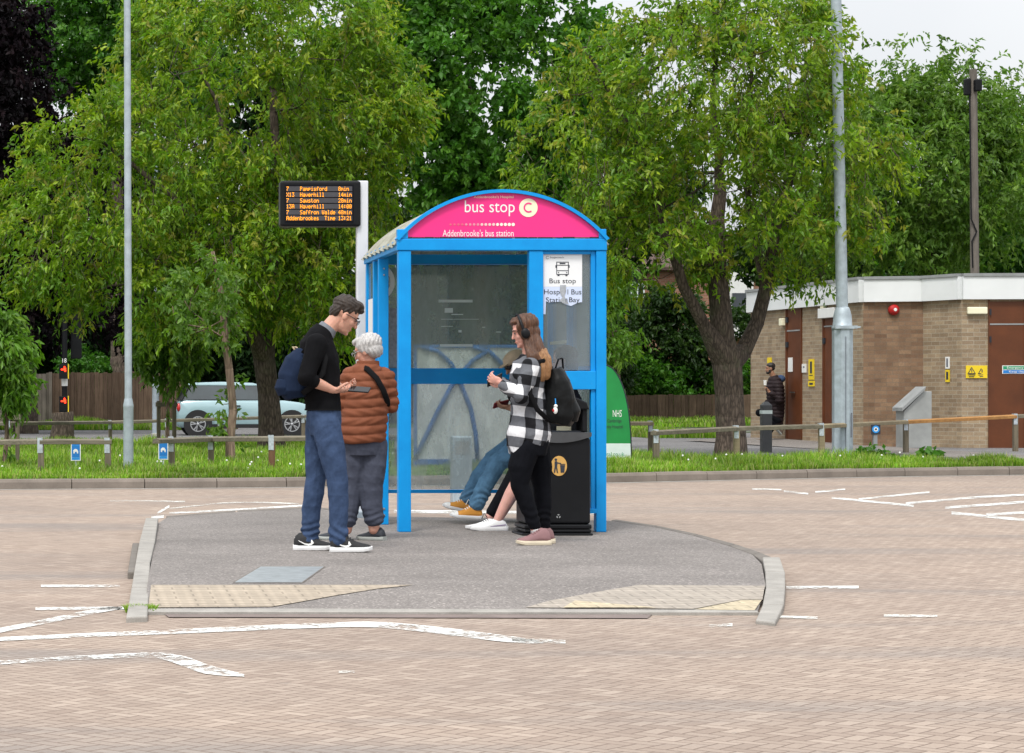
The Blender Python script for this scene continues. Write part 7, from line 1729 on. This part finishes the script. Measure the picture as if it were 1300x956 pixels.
shoe(pa, (*w_(611, 0, -.10)[:2], w_(0, 658.5)[2]), (*w_(572, 0, -.12)[:2], w_(0, 656)[2]), 'shoe_yellow', 'sole_white', 1.05, 1.25, laces=('white_vinyl', True), toecap='white_vinyl'); shoe(pa, (*w_(597, 0, .13)[:2], w_(0, 653)[2]), (*w_(562, 0, .12)[:2], w_(0, 645)[2]), 'shoe_yellow', 'sole_white', 1.05, 1.25, laces=('white_vinyl', True), toecap='white_vinyl')
mb = MB()
hd.ball(mb, (-0.012, 0, 0.055), (0.105, 0.086, 0.072)); hd.ball(mb, (0.085, 0, 0.048), (0.060, 0.062, 0.009)); fuse(mb, 'cap', 'cap_beige', pa, 0.006, 2)
mb = MB(); mb.tube([hd.p(0.045, 0.072, 0.012), hd.p(0.088, 0.045, 0.012), hd.p(0.098, 0, 0.010), hd.p(0.088, -0.045, 0.012), hd.p(0.045, -0.072, 0.012)], (0.016, 0.005), 8); mb.build('sunglasses', 'black_gloss', pa, smooth=True)
ph = solo(MB().box((0, 0, 0), (0.14, 0.07, 0.012), rotm(15, 12, -40)), 'smartphone', 'phone_red', 'dark red smartphone in the hands of the seated person with the cap', 'phone', (0, 0, 0), bevel=0.003); ph.location = w_(636, 513, -.04).tolist()

# ---- second seated person, mostly hidden
D = 19.0
pb = thing('person', 'mostly hidden seated person with one bare shin and white trainers', 'person', (W(705, 670, D)[0], D, ZI))
hd = Head(w_(716, 459), 160, -10, 0.96); mb = MB(); hd.skull(mb)
mb.tube([w_(716, 590), w_(715, 570), w_(716, 540), w_(716, 505), w_(716, 483)], [(.12, .15), (.13, .15), (.11, .14), (.12, .17), (.07, .12)], 18); limb(mb, [w_(716, 485), w_(716, 470)], [.048, .046])
for sd_, dy in ((-1, -.16), (1, .16)): limb(mb, [w_(716, 497, dy), w_(716, 530, dy*1.2), w_(690, 545, dy*.6)], [.048, .04, .028]); hand(mb, w_(690, 545, dy*.6), (-0.9, 0, -0.2), (0, 0, -1), 0.9, 25, -sd_)
b1 = [w_(708, 590, -.08), w_(680, 592, -.09), w_(661, 606, -.09), w_(649, 628, -.09), w_(632, 660, -.09)]; b2 = [w_(708, 590, .08), w_(676, 590, .1), w_(654, 602, .1), w_(641, 625, .1), w_(622, 655, .1)]
limb(mb, b1, [.085, .078, .060, .058, .036]); limb(mb, b2, [.085, .078, .056, .05, .034]); fuse(mb, 'body', 'skin_leg', pb, 0.006, 3); hd.face(pb)
mb = MB()
for c, r in (((-0.022, 0, 0.050), (0.102, 0.088, 0.082)), ((-0.055, 0, -0.02), (0.055, 0.08, 0.09))): hd.ball(mb, c, r)
fuse(mb, 'hair', 'hair_auburn', pb, 0.007, 2, strand)
mb = MB(); mb.tube([w_(716, 580), w_(716, 540), w_(716, 506), w_(716, 487)], [(.14, .16), (.125, .155), (.135, .185), (.08, .13)], 18)
for dy in (-.16, .16): limb(mb, [w_(716, 497, dy), w_(716, 530, dy*1.2), w_(696, 542, dy*.7)], [.066, .056, .044])
fuse(mb, 'jacket', 'jacket_dark', pb, 0.007, 4, folds(21, 0.006)); mb = MB(); mb.tube([w_(716, 580), w_(715, 595)], [(.135, .16), (.125, .155)], 16); limb(mb, [b1[0], b1[1], b1[2]], [.097, .09, .074]); limb(mb, [*b2[:4], w_(625, 650, .1)], [.097, .09, .068, .06, .05])
fuse(mb, 'trousers', 'leggings', pb, 0.006, 3)
shoe(pb, (*w_(643, 0, -.09)[:2], ZI), (*w_(598, 0, -.12)[:2], ZI), 'shoe_white', 'sole_white', 1.0, 1.05, ('stripe_violet', 'bar'), ('white_vinyl', False), side=1, thick=1.3); shoe(pb, (*w_(633, 0, .10)[:2], ZI), (*w_(592, 0, .06)[:2], ZI), 'shoe_white', 'sole_white', 1.0, 1.0, ('stripe_violet', 'bar'), ('shoe_dark', True), side=1, thick=1.2)

# ---- man leaning against the brick building
D = 52.3; zf = 0.17
lm = thing('person', 'bearded man in dark puffy jacket leaning on the brick wall with a cup', 'person', (W(980, 562, D)[0], D, zf))
hd = Head(w_(977.5, 468), 178, -4, 1.0); mb = MB(); hd.skull(mb)
mb.tube([w_(986, 536), w_(987, 525), w_(987, 508), w_(986, 492), w_(983, 481)], [(.12, .15), (.13, .16), (.14, .16), (.15, .19), (.09, .12)], 18); limb(mb, [w_(984, 482), w_(979, 473)], [.062, .062])
e1 = [w_(987, 489, -.18), w_(989, 507, -.24), w_(976, 497, -.22)]; e2 = [w_(985, 489, .18), w_(982, 508, .22), w_(972, 512, .1)]
for a in (e1, e2): limb(mb, [a[0], a[1], a[2]], [.055, .045, .03])
hand(mb, e1[2], (-0.4, 0.1, 0.9), (-0.9, 0.1, -0.3), 1.0, 40, 1); hand(mb, e2[2], (-0.6, 0, -0.6), (0, -0.5, -0.5), 1.0, 35, 1)
f1 = [w_(984, 534, .08), w_(977, 546, .08), np.array([w_(969, 0, .08)[0], D+.08, zf+.08])]; f2 = [w_(986, 534, -.09), w_(964, 524, -.12), w_(985, 540, -.12)]
limb(mb, f1, [.09, .062, .042]); limb(mb, f2, [.09, .065, .042]); fuse(mb, 'body', 'skin_tan', lm, 0.01, 2); hd.face(lm)
mb = MB()
for c, r in (((-0.025, 0, 0.060), (0.100, 0.086, 0.078)), ((-0.06, 0, 0.01), (0.05, 0.074, 0.06))): hd.ball(mb, c, r)
fuse(mb, 'hair', 'hair_black', lm, 0.009, 2); mb = MB()
for c, r in (((0.052, 0, -0.085), (0.042, 0.048, 0.036)), ((0.02, 0.052, -0.06), (0.03, 0.014, 0.045)), ((0.02, -0.052, -0.06), (0.03, 0.014, 0.045)), ((0.085, 0, -0.048), (0.010, 0.026, 0.006))): hd.ball(mb, c, r)
fuse(mb, 'beard', 'hair_black', lm, 0.008, 1)
mb = MB(); mb.tube([w_(984, 538), w_(985, 525), w_(985, 508), w_(984, 492), w_(983, 482), w_(982, 477.5)], [(.155, .17), (.175, .18), (.185, .19), (.19, .22), (.13, .17), (.08, .1)], 18)
for a in (e1, e2): limb(mb, [a[0], a[1], a[1]*.3+a[2]*.7], [.10, .09, .065])
fuse(mb, 'jacket', 'jacket_brown', lm, 0.01, 3, lambda p: 0.014*np.abs(np.sin(p[:, 2]*38))); mb = MB(); mb.ball(w_(991, 481, 0), (.10, .13, .09)); fuse(mb, 'hood', 'denim_man', lm, 0.01, 2)
mb = MB(); mb.tube([w_(985, 532), w_(985, 542)], [(.135, .165), (.12, .16)], 16); limb(mb, [f1[0], f1[1], f1[2]+[0, 0, .04]], [.11, .082, .06]); limb(mb, [f2[0], f2[1], f2[2]], [.11, .084, .06]); fuse(mb, 'trousers', 'leggings', lm, 0.01, 2)
shoe(lm, (w_(974, 0)[0], D+.08, zf-.02), (w_(959, 0)[0], D+.0, zf-.02), 'shoe_tan', 'sole_grey'); shoe(lm, w_(991, 552, -.1), w_(982, 541, -.12), 'shoe_tan', 'sole_grey')
mb = MB(); mb.lathe(w_(971.5, 489, -.22), [(.030, 0), (.04, .10), (.042, .102), (.042, .108), (.001, .11)], 16)
cup = solo(mb, 'paper_cup', 'white_vinyl', 'white paper cup in the hand of the man leaning on the wall', 'cup', w_(971.5, 489, -.22))
GR = {'lamp_post': 'galvanised lamp posts', 'knee_rail_fence': 'low timber rail fences', 'board_fence': 'board fences', 'wall_sign': 'signs on the brick building', 'grass_sign': 'blue signs in the grass', 'smartphone': 'phones held by people waiting',
      'cherry_tree': 'large drooping trees', 'young_tree': 'young trees on the verge', 'broadleaf_tree': 'trees in the background', 'shrub': 'garden shrubs and weeds', 'hedge': 'hedges in the background', 'tree_stakes': 'tree stakes', 'backpack': 'backpacks', 'house': 'houses in the background'}
for o in list(bpy.data.objects):
    if o.parent is None and 'category' in o and 'group' not in o and 'kind' not in o:
        k = o.name.split('.')[0]
        if k in GR: o['group'] = GR[k]
# ---------------------------------------------------------------- camera, light, view
cam = bpy.data.cameras.new('camera'); co = bpy.data.objects.new('camera', cam); COL.objects.link(co); scene.camera = co
co.location = (0, 0, HC); co.rotation_euler = (R(90), 0, 0); cam.sensor_width = 36; cam.lens = F/1300*36; cam.shift_x = (650-PX)/1300; cam.shift_y = (PY-478)/1300
cam.clip_end = 2000; cam.clip_start = 0.1
w = bpy.data.worlds.new('World'); scene.world = w; w.use_nodes = True; t = w.node_tree; t.nodes.clear()
out = t.nodes.new('ShaderNodeOutputWorld'); bg = t.nodes.new('ShaderNodeBackground'); sky = t.nodes.new('ShaderNodeTexSky'); sky.sky_type = 'NISHITA'; sky.sun_disc = False
SE, SR = 58.0, 205.0   # elevation, compass (from +Y clockwise)
sky.sun_elevation = R(SE); sky.sun_rotation = R(SR); sky.air_density = 1.0; sky.dust_density = 3.0; sky.ozone_density = 1.0
hs = t.nodes.new('ShaderNodeHueSaturation'); hs.inputs['Saturation'].default_value = 0.22; t.links.new(sky.outputs[0], hs.inputs['Color'])
# overcast veil: an even bright layer of cloud with slight variation
tc = t.nodes.new('ShaderNodeTexCoord'); nz = t.nodes.new('ShaderNodeTexNoise'); nz.inputs['Scale'].default_value = 3.0; nz.inputs['Detail'].default_value = 5; t.links.new(tc.outputs['Generated'], nz.inputs['Vector'])
rp = t.nodes.new('ShaderNodeValToRGB'); rp.color_ramp.elements[0].position = 0.35; rp.color_ramp.elements[0].color = (8.6, 8.9, 9.3, 1); rp.color_ramp.elements[1].position = 0.7; rp.color_ramp.elements[1].color = (10.6, 10.8, 11.0, 1); t.links.new(nz.outputs['Fac'], rp.inputs[0])
mx = t.nodes.new('ShaderNodeMix'); mx.data_type = 'RGBA'; mx.inputs[0].default_value = 0.7; t.links.new(hs.outputs[0], mx.inputs[6]); t.links.new(rp.outputs[0], mx.inputs[7])
sx = t.nodes.new('ShaderNodeSeparateXYZ'); t.links.new(tc.outputs['Generated'], sx.inputs[0])
zr = t.nodes.new('ShaderNodeMapRange'); zr.inputs['From Min'].default_value = 0.0; zr.inputs['From Max'].default_value = 0.8; zr.inputs['To Min'].default_value = 0.58; zr.inputs['To Max'].default_value = 1.35; t.links.new(sx.outputs[2], zr.inputs[0])
vm = t.nodes.new('ShaderNodeVectorMath'); vm.operation = 'SCALE'; t.links.new(mx.outputs[2], vm.inputs[0]); t.links.new(zr.outputs[0], vm.inputs['Scale'])
t.links.new(vm.outputs[0], bg.inputs[0]); bg.inputs[1].default_value = 0.10; t.links.new(bg.outputs[0], out.inputs[0])
sl = bpy.data.lights.new('sun', 'SUN'); sl.energy = 1.5; sl.angle = R(12); sl.color = (1.0, 0.96, 0.90); so = bpy.data.objects.new('sun', sl); COL.objects.link(so)
dv = Vector((math.sin(R(SR))*math.cos(R(SE)), math.cos(R(SR))*math.cos(R(SE)), math.sin(R(SE)))); so.rotation_euler = dv.to_track_quat('Z', 'Y').to_euler(); so.location = (5, 5, 30)
scene.view_settings.view_transform = 'Standard'; scene.view_settings.look = 'None'; scene.view_settings.gamma = 1; scene.view_settings.exposure = 0.66; scene.view_settings.use_curve_mapping = False
scene.render.resolution_x = 1024; scene.render.resolution_y = 753
scene.cycles.transparent_max_bounces = 16
